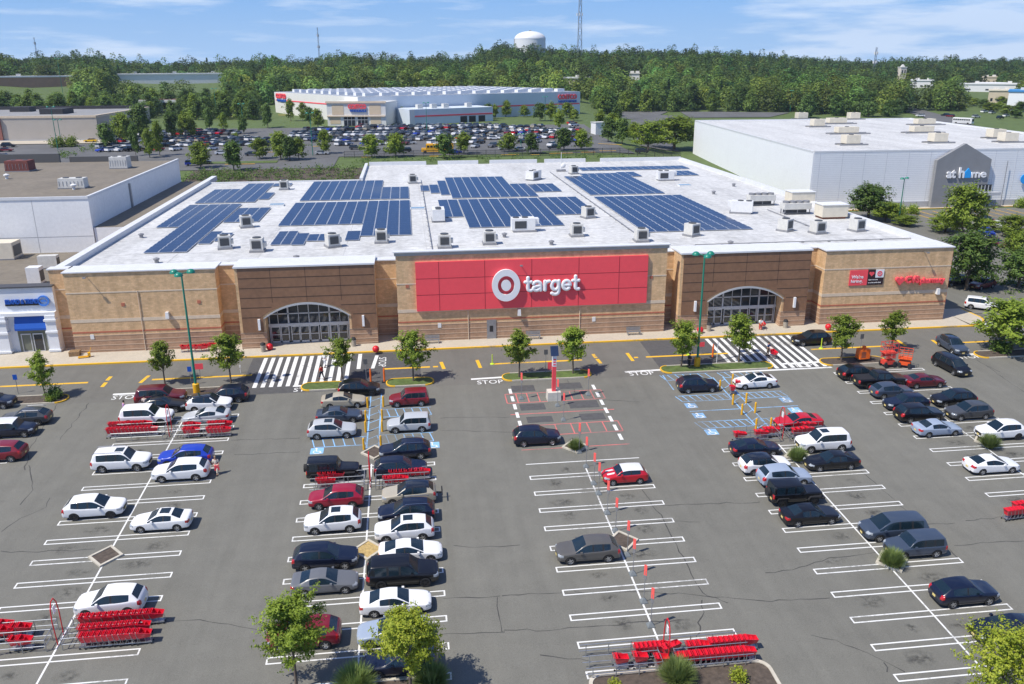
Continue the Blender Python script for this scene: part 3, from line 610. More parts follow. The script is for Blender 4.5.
# wall fittings
def fitting(name, mb, m): return part(mb, name, m)
for x in (-22.1+3.0, -6.3): q = MB(); q.box(x-.14, x+.14, 102.6, 102.88, 4.3, 5.7); fitting('wall_sconce', q, sign_white)
for x in (37.1, 50.9): q = MB(); q.box(x-.14, x+.14, 102.6, 102.88, 4.5, 5.9); fitting('wall_sconce', q, sign_white)
for x, y, z in ((-30.2, 104, 6.0), (71.4, 103, 5.6), (13.6, 103, 4.9)): q = MB(); q.box(x-.22, x+.22, y-.5, y+.02, z, z+.8, top=.8); fitting('wall_lamp', q, white_m)
for x, y in ((-37.8, 104), (15.0, 103), (69.9, 103)):
    q = MB(); q.tube((x-1.2, y, 11.5), (x-1.2, y-.8, 11.6), .05); q.box(x-1.38, x-1.02, y-.95, y-.75, 11.5, 11.66); fitting('floodlight_bracket', q, grey_m)
for x, y, z in ((-35.3, 104, 7.9), (-26.3, 104, 7.9), (31.0, 103, 9.3), (-.6, 103, 9.2)): q = MB(); q.box(x-.2, x+.2, y-.06, y+.01, z-.2, z+.2); fitting('wall_vent', q, redband_m)
for x in (-39.5, 3.3, 23.5): q = MB(); q.box(x-.22, x+.22, (104 if x < -20 else 103)-.07, (104 if x < -20 else 103)+.01, 3.6, 4.2); fitting('notice_plate', q, white_m)
q = MB(); q.box(9.4, 10.6, 102.9, 103.02, 1.75, 4.4); q.box(9.75, 10.2, 102.88, 102.9, 2.8, 3.6, 1); fitting('service_door', q, [grey_m, black_m])
for x in (-33.4, 7.0, 21.6): q = MB(); q.tube((x, (104 if x < -20 else 103)-.08, 1.8), (x, (104 if x < -20 else 103)-.08, 9.6 if x < 0 else 5.9), .045, 6); fitting('downpipe', q, band_m)
rr = MB(); rr.box(72.95, 73.15, 103.3, 104.2, 2.5, 11.4); part(rr, 'corner_banner', sign_red)
# roof walk-way seams and pipes
sm = MB()
for i in range(11): sm.box(-43+i*11.3, -42.93+i*11.3, 107.5, 190, 11.23, 11.25)
for j in range(1, 9): sm.box(-43, 73, 107.5+j*10, 107.56+j*10, 11.232, 11.25)
part(sm, 'roof_seams', mat('membrane_seam', (.46, .46, .45), .8))
for xa, ya, xb, yb in ((3.0, 109, 3.0, 190), (33.9, 122, 33.9, 200), (40, 112.5, 73, 112.5), (62.5, 121, 62.5, 140)):
    q = MB(); q.tube((xa, ya, 11.4), (xb, yb, 11.4), .07, 6); L_ = math.hypot(xb-xa, yb-ya)
    for k in range(int(L_//4)): f = k*4/L_; q.box(xa+(xb-xa)*f-.15, xa+(xb-xa)*f+.15, ya+(yb-ya)*f-.15, ya+(yb-ya)*f+.15, 11.22, 11.34)
    part(q, 'gas_pipe', grey_m)
for i in range(24): pass
# solar arrays: every column of modules is a part
pv = mat('solar_module', (.014, .028, .070), .28, var=.3, vs=.5, vs2=.9, coat=.4)
pvf = mat('module_frame', (.50, .53, .58), .4)
ARR = [('behind the left front corner, in three steps', [(-40, -36.5, 137.6, 160.1), (-36.4, -30.6, 117.9, 160.1), (-30.3, -24.6, 140.8, 155), (-30.4, -28.6, 123.3, 132.5), (-28.5, -26.7, 125, 131)]),
       ('at the back left, beside the long white parapet', [(-39.7, -34.4, 162.4, 180.4), (-34.3, -28.7, 162.4, 188.8), (-28.6, -26.6, 165.6, 174.2), (-28.6, -24.8, 184, 188.2)]),
       ('wide one right behind the left portal', [(-20.9, -7.5, 136.3, 159.7), (-7.45, .3, 125.9, 159.9)]),
       ('second from the front behind the left portal', [(-20.5, -5.3, 162.6, 190), (-5.25, .2, 162.5, 178.7)]),
       ('short low strip nearest the left portal', [(-19.9, -17, 121, 131), (-16.95, -15.1, 120.6, 129), (-15.05, -11.9, 123.1, 128), (-9.5, -7.4, 122.8, 129.8)]),
       ('in the middle, behind the red sign', [(5.5, 9.2, 140.6, 159.3), (9.3, 24.6, 130.3, 159.3), (24.7, 32.2, 140.2, 159.6)]),
       ('in the middle at the back, stepped at both ends', [(2.6, 4.4, 172.3, 180), (4.5, 6.4, 169, 181), (6.45, 8.3, 166.3, 187.2), (8.4, 21.6, 161.7, 192.6), (21.65, 25.3, 161.7, 179.8), (25.4, 31, 167.7, 179)]),
       ('widest one, behind the right portal', [(35.5, 52.9, 122.8, 158.9)]),
       ('second behind the right portal', [(35.5, 50.7, 161.8, 190.5), (40, 50.7, 190.6, 195)]),
       ('thin strip along the rear parapet on the right', [(42, 69, 201.2, 207.2)]),
       ('thin strip second from the rear parapet on the right', [(49, 53.5, 188.6, 196.5), (59.7, 67, 188.6, 196.7)])]
for desc, rects in ARR:
    x0, y0 = rects[0][0], rects[0][2]
    A = empty('solar_array', (x0, y0, 11.23), 0, 'solar array '+desc, 'solar array', 'solar arrays on the superstore roof')
    for xa, xb, ya, yb in rects:
        n = max(1, round((xb-xa)/1.91)); w = (xb-xa)/n; m = max(1, round((yb-ya)/2.0)); d = (yb-ya)/m
        for i in range(n):
            q = MB(); u0, u1 = xa+i*w+.02-x0, xa+(i+1)*w-.02-x0
            for j in range(m):
                v0, v1 = ya+j*d+.06-y0, ya+(j+1)*d-.08-y0; z0, z1 = .16, .24
                q.add([(u0, v0, z0), (u1, v0, z0), (u1, v1, z1), (u0, v1, z1), (u0, v0, z0-.05), (u1, v0, z0-.05), (u1, v1, z1-.05), (u0, v1, z1-.05)], [(4, 5, 1, 0), (5, 6, 2, 1), (6, 7, 3, 2), (7, 4, 0, 3)], 1)
                e = .045; q.add([(u0+e, v0+e, z0+.006), (u1-e, v0+e, z0+.006), (u1-e, v1-e, z1+.006), (u0+e, v1-e, z1+.006)], [(0, 1, 2, 3)], 0)
                q.add([(u0, v0, z0), (u1, v0, z0), (u1, v1, z1), (u0, v1, z1)], [(0, 1, 2, 3)], 1)
            q.build('panel_column', [pv, pvf], A)
# rooftop units
def unit_upright(w=1.7, d=1.7, h=1.9):
    t = empty('rooftop_unit', (0, 0, 0)); q = MB(); q.box(-w/2, w/2, -d/2, d/2, .3, h); q.build('casing', hv_m, t)
    q = MB(); q.box(-w/2-.15, w/2+.15, -d/2-.15, d/2+.15, 0, .3); q.build('curb', grey_m, t)
    q = MB(); q.box(-w*.36, w*.36, -d/2-.03, -d/2, .55, h*.82)
    for i in range(6): q.box(-w*.36, w*.36, -d/2-.06, -d/2-.03, .6+i*.2, .66+i*.2)
    q.build('louvre', hv_dark, t)
    q = MB(); q.lathe([(w*.34, h), (w*.34, h+.12), (w*.28, h+.14), (.1, h+.1), (0, h+.1)], 16); q.build('fan_guard', hv_dark, t)
    q = MB(); q.box(w/2, w/2+.35, -d*.3, d*.3, .7, 1.3); q.build('intake_hood', hv_m, t); return t
def unit_wide(w=3.6, d=2.0, h=2.1):
    t = empty('rooftop_unit', (0, 0, 0)); q = MB(); q.box(-w/2, w/2, -d/2, d/2, .3, h); q.build('casing', white_m, t)
    q = MB(); q.box(-w/2+.2, w/2+.2, -d/2-.12, d/2+.12, 0, .3); q.build('curb', grey_m, t)
    q = MB(); q.box(-w*.38, w*.12, -d/2-.03, -d/2, .6, h*.8)
    for i in range(6): q.box(-w*.38, w*.12, -d/2-.06, -d/2-.03, .65+i*.2, .72+i*.2)
    q.build('louvre', hv_dark, t)
    for s in (-1.1, .3): q = MB(); q.lathe([(.5, h), (.5, h+.12), (.4, h+.14), (0, h+.1)], 16, (s, 0, 0)); q.build('fan_guard', hv_dark, t)
    q = MB(); q.box(w/2, w/2+.6, -d*.35, d*.35, 1.1, h-.1); q.build('intake_hood', white_m, t); return t
def unit_condenser():
    t = empty('condenser', (0, 0, 0)); q = MB(); q.box(-2.4, 2.4, -1.0, 1.0, .9, 1.9); q.build('coil_box', hv_m, t)
    for i in range(4):
        q = MB(); q.lathe([(.55, 1.9), (.55, 2.25), (.45, 2.27), (0, 2.15)], 16, (-1.8+i*1.2, 0, 0)); q.build('fan_guard', grey_m, t)
    for x in (-2.2, 0, 2.2):
        for y in (-.8, .8): q = MB(); q.box(x-.06, x+.06, y-.06, y+.06, 0, .9); q.build('leg', grey_m, t)
    q = MB(); q.box(-2.3, 2.3, -.9, -.82, .15, .35); q.box(-2.0, 1.8, -.5, .5, .3, .75); q.build('compressors', hv_dark, t); return t
cream = mat('cream_casing', (.66, .60, .48), .6, var=.08, vs=1)
def unit_house(w=4.4, d=3.0, h=2.3):
    t = empty('equipment_house', (0, 0, 0)); q = MB(); q.box(-w/2, w/2, -d/2, d/2, .35, h); q.build('casing', cream, t)
    q = MB(); q.box(-w/2-.1, w/2+.1, -d/2-.1, d/2+.1, h, h+.12); q.build('lid', white_m, t)
    q = MB(); q.box(-w/2+.2, w/2-.2, -d/2+.2, d/2-.2, 0, .35); q.build('skid', mat('rust', (.22, .09, .05), .8, var=.3, vs=3), t)
    q = MB(); q.box(w/2, w/2+.04, -.5, .5, .5, 2.3); q.build('door', hv_m, t); return t
U1, U2, U3, U4 = unit_upright(), unit_wide(), unit_condenser(), unit_house()
UN = [(U1, -25.8, 136.5, .3, 'upright grey roof unit inside the front left solar array'), (U1, -25.9, 120.1, .2, 'upright grey roof unit nearest the left front corner'), (U1, -21.0, 117.5, 0, 'grey roof unit left of the short strip of solar panels'), (U1, -25.5, 179.7, 0, 'small grey roof unit at the far back left of the roof'),
      (U1, -10.9, 119.1, .4, 'grey roof unit in the gap of the short solar strip'), (U1, -4.1, 121.2, 0, 'square grey roof unit in front of the array behind the left portal'), (U1, 1.1, 185.4, .1, 'small roof unit behind the second array, left of the middle'), (U2, 4.8, 138, 1.57, 'tall white roof unit at the left edge of the middle array'),
      (U2, 17.4, 127.0, 0, 'wide white roof unit in front of the middle array'), (U1, 11.3, 118.0, 0, 'upright roof unit right behind the ring emblem of the sign'), (U1, 4.8, 116.4, 0, 'low roof unit behind the left end of the red sign'), (U1, 24.8, 121.9, 0, 'upright roof unit behind the last letters of the red sign'),
      (U2, 28, 187.1, .9, 'white roof unit behind the stepped middle array'), (U1, 38.9, 196.2, .2, 'small roof unit beside the mast near the rear parapet'), (U1, 29.8, 137.1, .3, 'roof unit at the right edge of the middle array'), (U1, 33.3, 116.7, 0, 'low roof unit behind the right end of the red sign'),
      (U2, 56.7, 181.8, 0, 'wide white roof unit alone at the back right'), (U1, 41.9, 119.6, .5, 'roof unit in front of the widest solar array'), (U2, 57.0, 138.0, 2.7, 'white roof unit turned askew right of the widest array'), (U3, 63.6, 145.6, 0, 'silver condenser with round fans, the rear one of two'),
      (U1, 57.3, 121.3, .6, 'upright roof unit behind the right end of the right portal'), (U3, 65.7, 135.9, 0, 'silver condenser with round fans, the front one of two'), (U4, 71.2, 146.0, 0, 'cream equipment house on the roof, the rear one of two'), (U4, 69.8, 131.4, 0, 'cream equipment house on the roof, nearer the front edge'),
      (U1, 61.3, 118.8, .2, 'dark fronted roof unit above the hiring banner'), (U1, 68.1, 119.7, .3, 'roof unit nearest the right front corner of the superstore')]
for pr, x, y, a, lb in UN:
    o = place(pr, USED); o.location = (x, y, 11.23); o.rotation_euler.z = a; tag(o, lb, 'roof unit', 'equipment on the superstore roof')
md = empty('roof_mast', (36.9, 201.5, 11.2), 0, 'thin white antenna mast on the superstore roof near the rear', 'mast')
q = MB(); q.tube((0, 0, 0), (0, 0, 4.6), .12, 8, .05); q.build('pole', white_m, md); q = MB(); q.box(-1.1, 1.1, -.6, .6, 0, .5); q.build('plinth', grey_m, md); q = MB(); q.lathe([(0, 0), (.4, .1), (.6, .3)], 14, (.5, -.4, 1.4), 'y'); q.build('dish', white_m, md)
vt = MB(); vt.lathe([(.28, 0), (.28, .4), (.42, .45), (.42, .6), (0, .75)], 12); vme = vt.mesh('roof_vent', [grey_m])
for i, (x, y, lb) in enumerate(((-33, 112, 'left front corner'), (-15, 111, 'left portal'), (14, 122.5, 'ring emblem'), (20, 116, 'sign lettering'), (45, 112, 'right portal'), (60, 160, 'blank right half of the roof'), (68, 170, 'right parapet'), (-40, 130, 'left parapet'))):
    o = link('roof_vent', vme); o.location = (x, y, 11.23); tag(o, 'small grey mushroom vent on the superstore roof by the '+lb, 'vent', 'vents on the superstore roof')
for x, y, lb in ((58, 172, 'right, in the blank half'), (-2, 150, 'middle, between two arrays'), (-24, 158, 'left, between two arrays')):
    q = MB(); q.box(-1.3, 1.3, -.8, .8, 0, .3); q.box(-1.2, 1.2, -.7, .7, .3, .36, 1); o = q.build('roof_hatch', [white_m, mat('skylight_blue', (.25, .36, .45), .2)]); o.location = (x+(.9 if x == -2 else 0)*4, y, 11.23); tag(o, 'low roof hatch on the superstore roof, '+lb, 'roof hatch', 'hatches on the superstore roof')
# ---------------------------------------------------------------- left neighbours
tar_m = mat('gravel_roof', (.185, .16, .125), .95, var=.22, vs=.16, vs2=1.2)
pale_wall = mat('pale_render', (.80, .80, .79), .85, var=.07, vs=.25, vs2=2)
LB = empty('block_building', (-60, 138, 3), 0, 'pale blank walled store block with gravel roof left of the tan superstore', 'store')
q = MB(); q.box(-140, -49.6, 138, 194, 2.5, 16.1); part(q, 'wall', pale_wall, LB)
q = MB(); q.box(-139.6, -50.0, 138.4, 193.6, 16.1, 16.16); part(q, 'roof', tar_m, LB)
q = MB(); q.box(-140, -49.6, 137.9, 138.3, 16.1, 16.5); q.box(-49.95, -49.5, 138.3, 194, 16.1, 16.5); part(q, 'coping', coping_m, LB)
q = MB(); q.box(-96, -74, 193.4, 194, 16.1, 18.0); q.box(-72, -58, 193.4, 194, 16.1, 17.3); part(q, 'rear_parapet', mat('dark_parapet', (.10, .10, .10), .8), LB)
q = MB()
for x in (-58, -66, -74, -82): q.box(x-.03, x+.03, 137.985, 138.0, 3, 16)
q.box(-140, -49.6, 137.984, 137.998, 10.2, 10.28); part(q, 'wall_joints', mat('render_joint', (.42, .42, .41), .9), LB)
q = MB(); q.box(-49.6, -49.3, 158, 158.5, 4, 15.8); q.box(-49.6, -49.2, 163.5, 164.6, 5, 7.2); part(q, 'wall_ducts', grey_m, LB)
for px, py, w, d, h, lb, m in ((74, 188, 4.2, 2.2, 1.7, 'white ribbed roof unit near the front of the gravel roof', hv_m), (121, 168, 3.4, 3.0, 2.3, 'grey roof unit near the right end of the gravel roof', hv_m), (21, 171, 4.4, 3.4, 2.1, 'rust red roof housing at the left of the gravel roof', mat('rust_red', (.17, .05, .04), .8, var=.2, vs=1))):
    p = at(px, py, z=16.16); t = empty('rooftop_unit', p, 0, lb, 'roof unit', 'equipment on the gravel roof'); q = MB(); q.box(-w/2, w/2, -d/2, d/2, .2, h, top=.97); q.build('casing', m, t)
    q = MB()
    for i in range(7): q.box(-w/2+.2+i*w/7, -w/2+.26+i*w/7, -d/2-.03, -d/2, .5, h*.75)
    q.build('louvre', grey_m, t); q = MB(); q.box(-w/2-.1, w/2+.1, -d/2-.1, d/2+.1, 0, .2); q.build('curb', grey_m, t)
    for s in (-1, 1): q = MB(); q.lathe([(.5, h), (.5, h+.1), (0, h+.1)], 14, (s*w/4, 0, 0)); q.build('fan_guard', hv_dark, t)
for i, (px, py) in enumerate(((74, 189.5), (7, 179))):
    p = at(px, py, z=16.16); q = MB(); q.lathe([(.25, 0), (.25, .5), (.5, .6), (.5, .8), (0, 1.0)], 12); o = q.build('roof_vent', white_m); o.location = p; tag(o, 'white mushroom vent on the gravel roof '+('by the ribbed unit' if i == 0 else 'by the red housing'), 'vent')
FS = empty('corner_shop', (-52, 106, 1.8), 0, 'white fronted low shop with blue sign and awning beside the tan superstore', 'shop')
ztop = at(30, 286.5, Y=106).z
q = MB(); q.box(-140, -44.3, 106, 137.9, 1.6, 7.7); part(q, 'wall', pale_wall, FS); q = MB(); q.box(-49.5, -44.2, 138.2, 193.5, 1.6, 11.5); part(q, 'link_block', pale_wall, FS)
q = MB(); q.box(-139.9, -44.35, 106.9, 137.85, 7.7, 7.76); part(q, 'roof', tar_m, FS); q = MB(); q.box(-49.48, -44.22, 138.25, 193.4, 11.5, 11.56); part(q, 'link_roof', tar_m, FS)
white_wall = mat('white_render', (.74, .75, .76), .7, var=.05, vs=.6)
q = MB(); x0, x1 = at(-20, 300, Y=105.6).x, at(54.5, 300, Y=105.6).x
q.box(-140, x1, 105.5, 106.9, 1.6, ztop); part(q, 'fascia', white_wall, FS)
q = MB(); q.box(-140, x1+.05, 105.3, 107.0, ztop, ztop+.16); part(q, 'coping', mat('dark_coping', (.07, .07, .075), .6), FS)
q = MB(); a0, a1 = at(9, 330, Y=105.3).x, at(48.5, 330, Y=105.3).x
for xa, xb in ((x0-8, a0), (a1, x1)):
    q.box(xa, xb, 104.75, 105.5, 1.7, 6.6)
    for z in (2.0, 4.4, 5.9): q.box(xa-.12, xb+.12, 104.6, 105.5, z, z+.25)
q.box(x0-8, x1, 104.9, 105.5, 6.6, 7.0); part(q, 'pilaster', white_wall, FS)
sb = mat('sign_blue', (.008, .085, .42), .45); sl = mat('sign_light_blue', (.06, .22, .70), .4)
q = MB(); l, r_ = at(11.5, 316, Y=104.9).x, at(47.5, 316, Y=104.9).x; q.add([(l, 105.48, 6.4), (r_, 105.48, 6.4), (r_, 104.95, 5.0), (l, 104.95, 5.0), (l, 104.95, 4.75), (r_, 104.95, 4.75), (l, 105.48, 4.75), (r_, 105.48, 4.75)], [(3, 2, 1, 0), (4, 5, 2, 3), (0, 6, 4, 3), (1, 2, 5, 7)]); part(q, 'awning', sb, FS)
q = MB(); dx0, dx1 = at(17, 330, Y=105.4).x, at(45, 330, Y=105.4).x; q.box(dx0, dx1, 105.42, 105.498, 1.75, 4.7); part(q, 'shop_window', mat('shop_window', (.16, .17, .13), .12), FS)
q = MB(); m_ = (dx0+dx1)/2
for xa, xb in ((m_-1.3, m_-.1), (m_+.1, m_+1.3)):
    for u in (xa, xb-.1): q.box(u, u+.1, 105.33, 105.42, 1.75, 4.2)
    q.box(xa, xb, 105.332, 105.418, 4.1, 4.25); q.box(xa, xb, 105.334, 105.416, 1.75, 2.0)
part(q, 'door', frame_m, FS)
q = MB(); q.box(m_+.2, m_+1.2, 105.37, 105.41, 2.0, 4.1); part(q, 'door_opening', glass_m, FS)
z0 = at(20, 304, Y=105.3).z; z1 = at(20, 299.5, Y=105.3).z
lx0, lx1, lx2 = at(5, 302, Y=105.3).x, at(39, 302, Y=105.3).x, at(43.5, 302, Y=105.3).x
q = MB(); q.box(lx0-.1, lx1+.1, 105.38, 105.497, z0-.25, z0-.02); sgn = part(q, 'sign_rail', black_m, FS)
ltext('ISLAND & TREND', lx0, lx1, z0, z1, 105.35, sb, sgn, 'shop_lettering', .25, .05)
q = MB(); q.lathe([(.5, .1), (.68, .1), (.68, -.1), (.5, -.1), (.5, .1)], 24, (lx2, 105.35, (z0+z1)/2), 'y'); q.box(lx2-.3, lx2+.3, 105.3, 105.4, (z0+z1)/2-.1, (z0+z1)/2+.1); under(q.build('ring_emblem', sl, None, True), sgn)
for px, py, w, d, h, lb, m in ((5, 258, 4.0, 3.2, 2.6, 'cream roof unit against the pale blank wall', cream), (37, 284, 1.7, 1.5, 2.4, 'white roof unit behind the blue shop sign', white_m), (50, 268, 2.6, 1.2, 1.9, 'white louvred roof unit beside the superstore parapet', hv_m)):
    p = at(px, py, z=7.76); t = empty('rooftop_unit', p, 0, lb, 'roof unit', 'equipment on the low roof'); q = MB(); q.box(-w/2, w/2, -d/2, d/2, .2, h); q.build('casing', m, t); q = MB(); q.box(-w/2-.1, w/2+.1, -d/2-.1, d/2+.1, 0, .2); q.build('curb', grey_m, t); q = MB(); q.box(w/2, w/2+.05, -d*.4, d*.4, .5, h*.8); q.build('louvre', hv_dark, t)
# ---------------------------------------------------------------- the white store on the right
AH = empty('white_store', (110, 192, 1.9), 0, 'huge white walled home store with grey gabled entrance right of the superstore', 'store')
AQ = [(96.2, 192.5), (180, 191.2), (192, 309), (107.5, 311.5)]
ah_wall = mat('white_panel_wall', (.82, .83, .84), .7, var=.04, vs=.2, vs2=1.5); ah_grey = mat('grey_panel', (.24, .245, .255), .7, var=.06, vs=.5); ah_base = mat('grey_base', (.36, .37, .39), .8)
q = MB(); q.prism(AQ, 1.4, 15.5); part(q, 'wall', ah_wall, AH)
inset = [(96.9, 193.3), (179.2, 192), (191.2, 308.2), (108.2, 310.7)]
q = MB(); q.prism(inset, 15.5, 15.56); part(q, 'roof', roof_m, AH)
q = MB()
for (ax, ay), (bx, by) in zip(AQ, AQ[1:]+AQ[:1]):
    d = Vector((bx-ax, by-ay)); c = Vector(((ax+bx)/2, (ay+by)/2)); n_ = Vector((-d.y, d.x)).normalized(); q.obox(c+n_*.2, d, d.length/2-.21, .24, 15.52, 15.95)
part(q, 'parapet', coping_m, AH)
yf = lambda x: 192.5-(x-96.2)*.0155
q = MB()
for i in range(14):
    x = 98+i*5.6; q.box(x-.04, x+.04, yf(x)-.03, yf(x), 3.6, 15.4)
for i in range(26):
    z = 4+i*.45; q.obox((138, yf(138)-.012), (83.8, -1.3), 41.4, .012, z, z+.03)
part(q, 'panel_seams', mat('panel_seam', (.56, .57, .60), .8), AH)
q = MB(); q.obox((138, yf(138)-.05), (83.8, -1.3), 41.8, .12, 1.5, 3.5); part(q, 'wall_base', ah_base, AH)
gl_, gp, gr = at(937.5, 160.3, Y=190.6), at(966.4, 143.5, Y=190.6), at(991.8, 159.5, Y=190.6)
q = MB(); q.slab([(gl_.x, 1.6), (gr.x, 1.6), (gr.x, gl_.z), (gp.x, gp.z), (gl_.x, gl_.z)], 190.6, 191.6); gab = part(q, 'entrance_gable', ah_grey, AH)
zz = lambda py: at(965, py, Y=190.5).z; xx = lambda px: at(px, 180, Y=190.5).x
hz0, hz1 = zz(177.8), zz(168.5)
for s, p0, p1, za, zb in (('at', 945.5, 954.5, hz0, hz1-.25), ('h', 957.5, 963, hz0, hz1+.3), ('me', 970, 985, hz0, hz1-.9)): ltext(s, xx(p0), xx(p1), za, zb, 190.4, sign_white, gab, 'sign_lettering', .3, .03)
q = MB(); a, b = xx(963.5), xx(969.5); q.slab([(a, hz0), (b, hz0), (b, hz0+1.3), ((a+b)/2, hz1+.1), (a, hz0+1.3)], 190.3, 190.58); under(q.build('house_emblem', mat('sky_blue_sign', (.02, .33, .80), .4)), gab)
dl, dr = xx(972), xx(993)
for za, zb in ((zz(191), zz(185)), (zz(201), zz(194.5)), (1.8, zz(203))):
    q = MB(); q.box(dl, dr, 190.45, 190.56, za, zb); under(q.build('window_band', glass_m), gab)
q = MB(); q.box(dl-1, xx(998), 188.6, 190.58, zz(194.8), zz(192)); q.box(dl, dr, 190.4, 190.58, 1.7, 2.0)
for i in range(7): x = dl+(dr-dl)*i/6; q.box(x-.09, x+.09, 190.38, 190.58, 1.8, zz(185.5))
under(q.build('entrance_frame', frame_m), gab)
q = MB(); xr = at(1023, 181, Y=190.4).x; q.lathe([(0, -.1), (1.2, -.1), (1.2, .1), (0, .1)], 28, (xr+1.0, 191.1, zz(180.5)), 'y'); under(q.build('round_sign', MATS['sky_blue_sign']), gab)
for s in (1006,):
    x = xx(s); q = MB(); q.tube((x, 191.0, 2), (x, 191.0, 13), .09, 8); part(q, 'downpipe', grey_m, AH)
cw = mat('cream_wall', (.62, .56, .44), .7, var=.08, vs=.4)
def ah_unit(w, d, h):
    t = empty('rooftop_unit', (0, 0, 0)); q = MB(); q.box(-w/2, w/2, -d/2, d/2, .5, h); q.build('casing', cream, t); q = MB(); q.box(-w*.9, w*1.1, -d*.5, -d*.35, 0, .4); q.box(-w*.9, w*1.1, d*.35, d*.5, 0, .4); q.build('skid', grey_m, t); q = MB(); q.box(w/2, w/2+.05, -d*.4, d*.4, .9, h*.85); q.build('louvre', hv_dark, t)
    q = MB(); q.lathe([(.6, h), (.6, h+.15), (0, h+.15)], 14); q.build('fan_guard', hv_dark, t); return t
A1, A2 = ah_unit(3.8, 3.2, 2.6), ah_unit(6.4, 3.0, 2.1)
for pr, px, py, lb in ((A2, 846, 134, 'long cream roof unit above the blank front wall of the home store'), (A1, 850, 145, 'cream roof unit nearest the front left corner of the home store'), (A1, 817, 127, 'cream roof unit at the left edge of the home store roof'), (A2, 836, 124, 'long cream roof unit in the second row on the home store roof'), (A1, 801, 119.5, 'small cream roof unit at the back left of the home store roof'), (A1, 853, 119.5, 'cream roof unit at the back middle of the home store roof'),
                       (A2, 921, 133, 'long cream roof unit left of the gable peak, rear one'), (A1, 937, 143, 'cream roof unit just left of the gable peak'), (A1, 995, 138.5, 'cream roof unit right of the gable peak'), (A1, 1007, 142.5, 'cream roof unit at the right end of the home store roof'), (A2, 924, 125, 'long cream roof unit far back over the gable')):
    o = place(pr, USED); o.location = at(px, py, z=15.56); tag(o, lb, 'roof unit', 'equipment on the home store roof')
q = drape([(88, 189.8), (180, 189.8), (180, 192), (88, 192)], .12); struct(q, 'store_pavement', concrete)
yl2 = MB()
for i in range(9): x = 118+i*3.2; drape([(x, 176), (x+.25, 176), (x+.25, 186), (x, 186)], .09, yl2)
drape([(88, 189.4), (180, 189.4), (180, 189.8), (88, 189.8)], .13, yl2); struct(yl2, 'side_lot_lines', yellow_paint)
# ---------------------------------------------------------------- the warehouse up the slope
CO = empty('warehouse_store', (-10, 384, 11.5), 0, 'long white warehouse store with red and blue signs beyond the far car park', 'store')
A_, C_, B_ = Vector((-20, 384)), Vector((-68, 473)), Vector((90, 440)); D_ = B_+C_-A_
co_white = mat('warehouse_white', (.70, .69, .65), .7, var=.05, vs=.1); co_shade = mat('warehouse_shade_grey', (.58, .64, .70), .6, var=.05, vs=.1); co_tan = mat('warehouse_tan', (.62, .50, .35), .8)  # the blue-grey paints shade into the long right wall and the wing
q = MB(); P4 = [tuple(A_), tuple(B_), tuple(D_), tuple(C_)]
q.prism(P4, 9, 22.8); q.m[1:5] = [1, 0, 0, 0] if True else 0; part(q, 'wall', [co_white, co_shade], CO)
q = MB(); ins = [tuple(v.lerp((A_+D_)/2, .012)) for v in (A_, B_, D_, C_)]; q.prism(ins, 22.8, 22.9); part(q, 'roof', mat('grey_membrane', (.30, .33, .37), .7, var=.1, vs=.1), CO)
u = (B_-A_).normalized(); v_ = (C_-A_).normalized()
q = MB()
for i in range(14):
    for j in range(10):
        c = A_+u*(8+i*8.2)+v_*(6+j*9.2); q.obox(c, u, 2.2, 1.5, 22.9, 24.3)
o = part(q, 'skylights', mat('skylight_white', (.78, .78, .78), .4), CO); o['kind'] = 'stuff'
def wallbox(o0, d, s0, s1, off, th, z0, z1, mb, mi=0):
    n = Vector((d.y, -d.x)) if d == u else Vector((-d.y, d.x))
    c = o0+d*(s0+s1)/2+n*(off+th/2); mb.obox(c, d, (s1-s0)/2, th/2, z0, z1, mi)
q = MB(); wallbox(A_, u, 40, 123, .02, .1, 16.6, 17.2, q); part(q, 'red_stripe', sign_red, CO)
q = MB()
for k in range(12): wallbox(A_, v_, 14+k*7.1, 21.1+k*7.1, .02, .1, 18.6-.0*k, 19.1, q)
n_ = Vector((-v_.y, v_.x)); pts = [A_+v_*8+n_*.15, A_+v_*26+n_*.15]; q.add([(*pts[0], 17.0), (*pts[0], 20.2), (*pts[1], 19.0), (*pts[1], 18.5)], [(0, 1, 2, 3)]); part(q, 'red_stripe', sign_red, CO)
EN = [(-33, 378), (-8, 374.5), (-3, 392), (-28, 396)]
q = MB(); q.prism(EN, 9.5, 21.0); en = part(q, 'entrance_block', co_white, CO)
eu = Vector((25, -3.5)).normalized(); e0 = Vector((-33, 378)); en_n = Vector((eu.y, -eu.x))
def eb(s0, s1, off, th, z0, z1, mb, mi=0): mb.obox(e0+eu*(s0+s1)/2+en_n*(off+th/2), eu, (s1-s0)/2, th/2, z0, z1, mi)
q = MB()
for s in (2.2, 18.2): eb(s, s+5, .01, .08, 15.9, 20, q)
for s in (1.2, 18.6): eb(s, s+4.5, .01, .08, 12, 15, q)
part(q, 'tan_infill', co_tan, CO)
q = MB(); eb(-.4, 25.6, .0, .5, 20.6, 21.4, q); eb(0, 25, .0, .6, 15.0, 15.5, q); part(q, 'cornice', band_m, CO)
q = MB(); eb(7, 12, .02, .12, 11.2, 15, q); eb(13, 17.5, .02, .12, 11.2, 15, q); part(q, 'entrance_glazing', glass_m, CO)
q = MB()
for s in (7, 8.6, 10.3, 11.9, 13, 14.5, 16, 17.4): eb(s, s+.15, .14, .1, 11.2, 15, q)
eb(7, 17.5, .14, .1, 13.6, 13.8, q); part(q, 'entrance_frame', frame_m, CO)
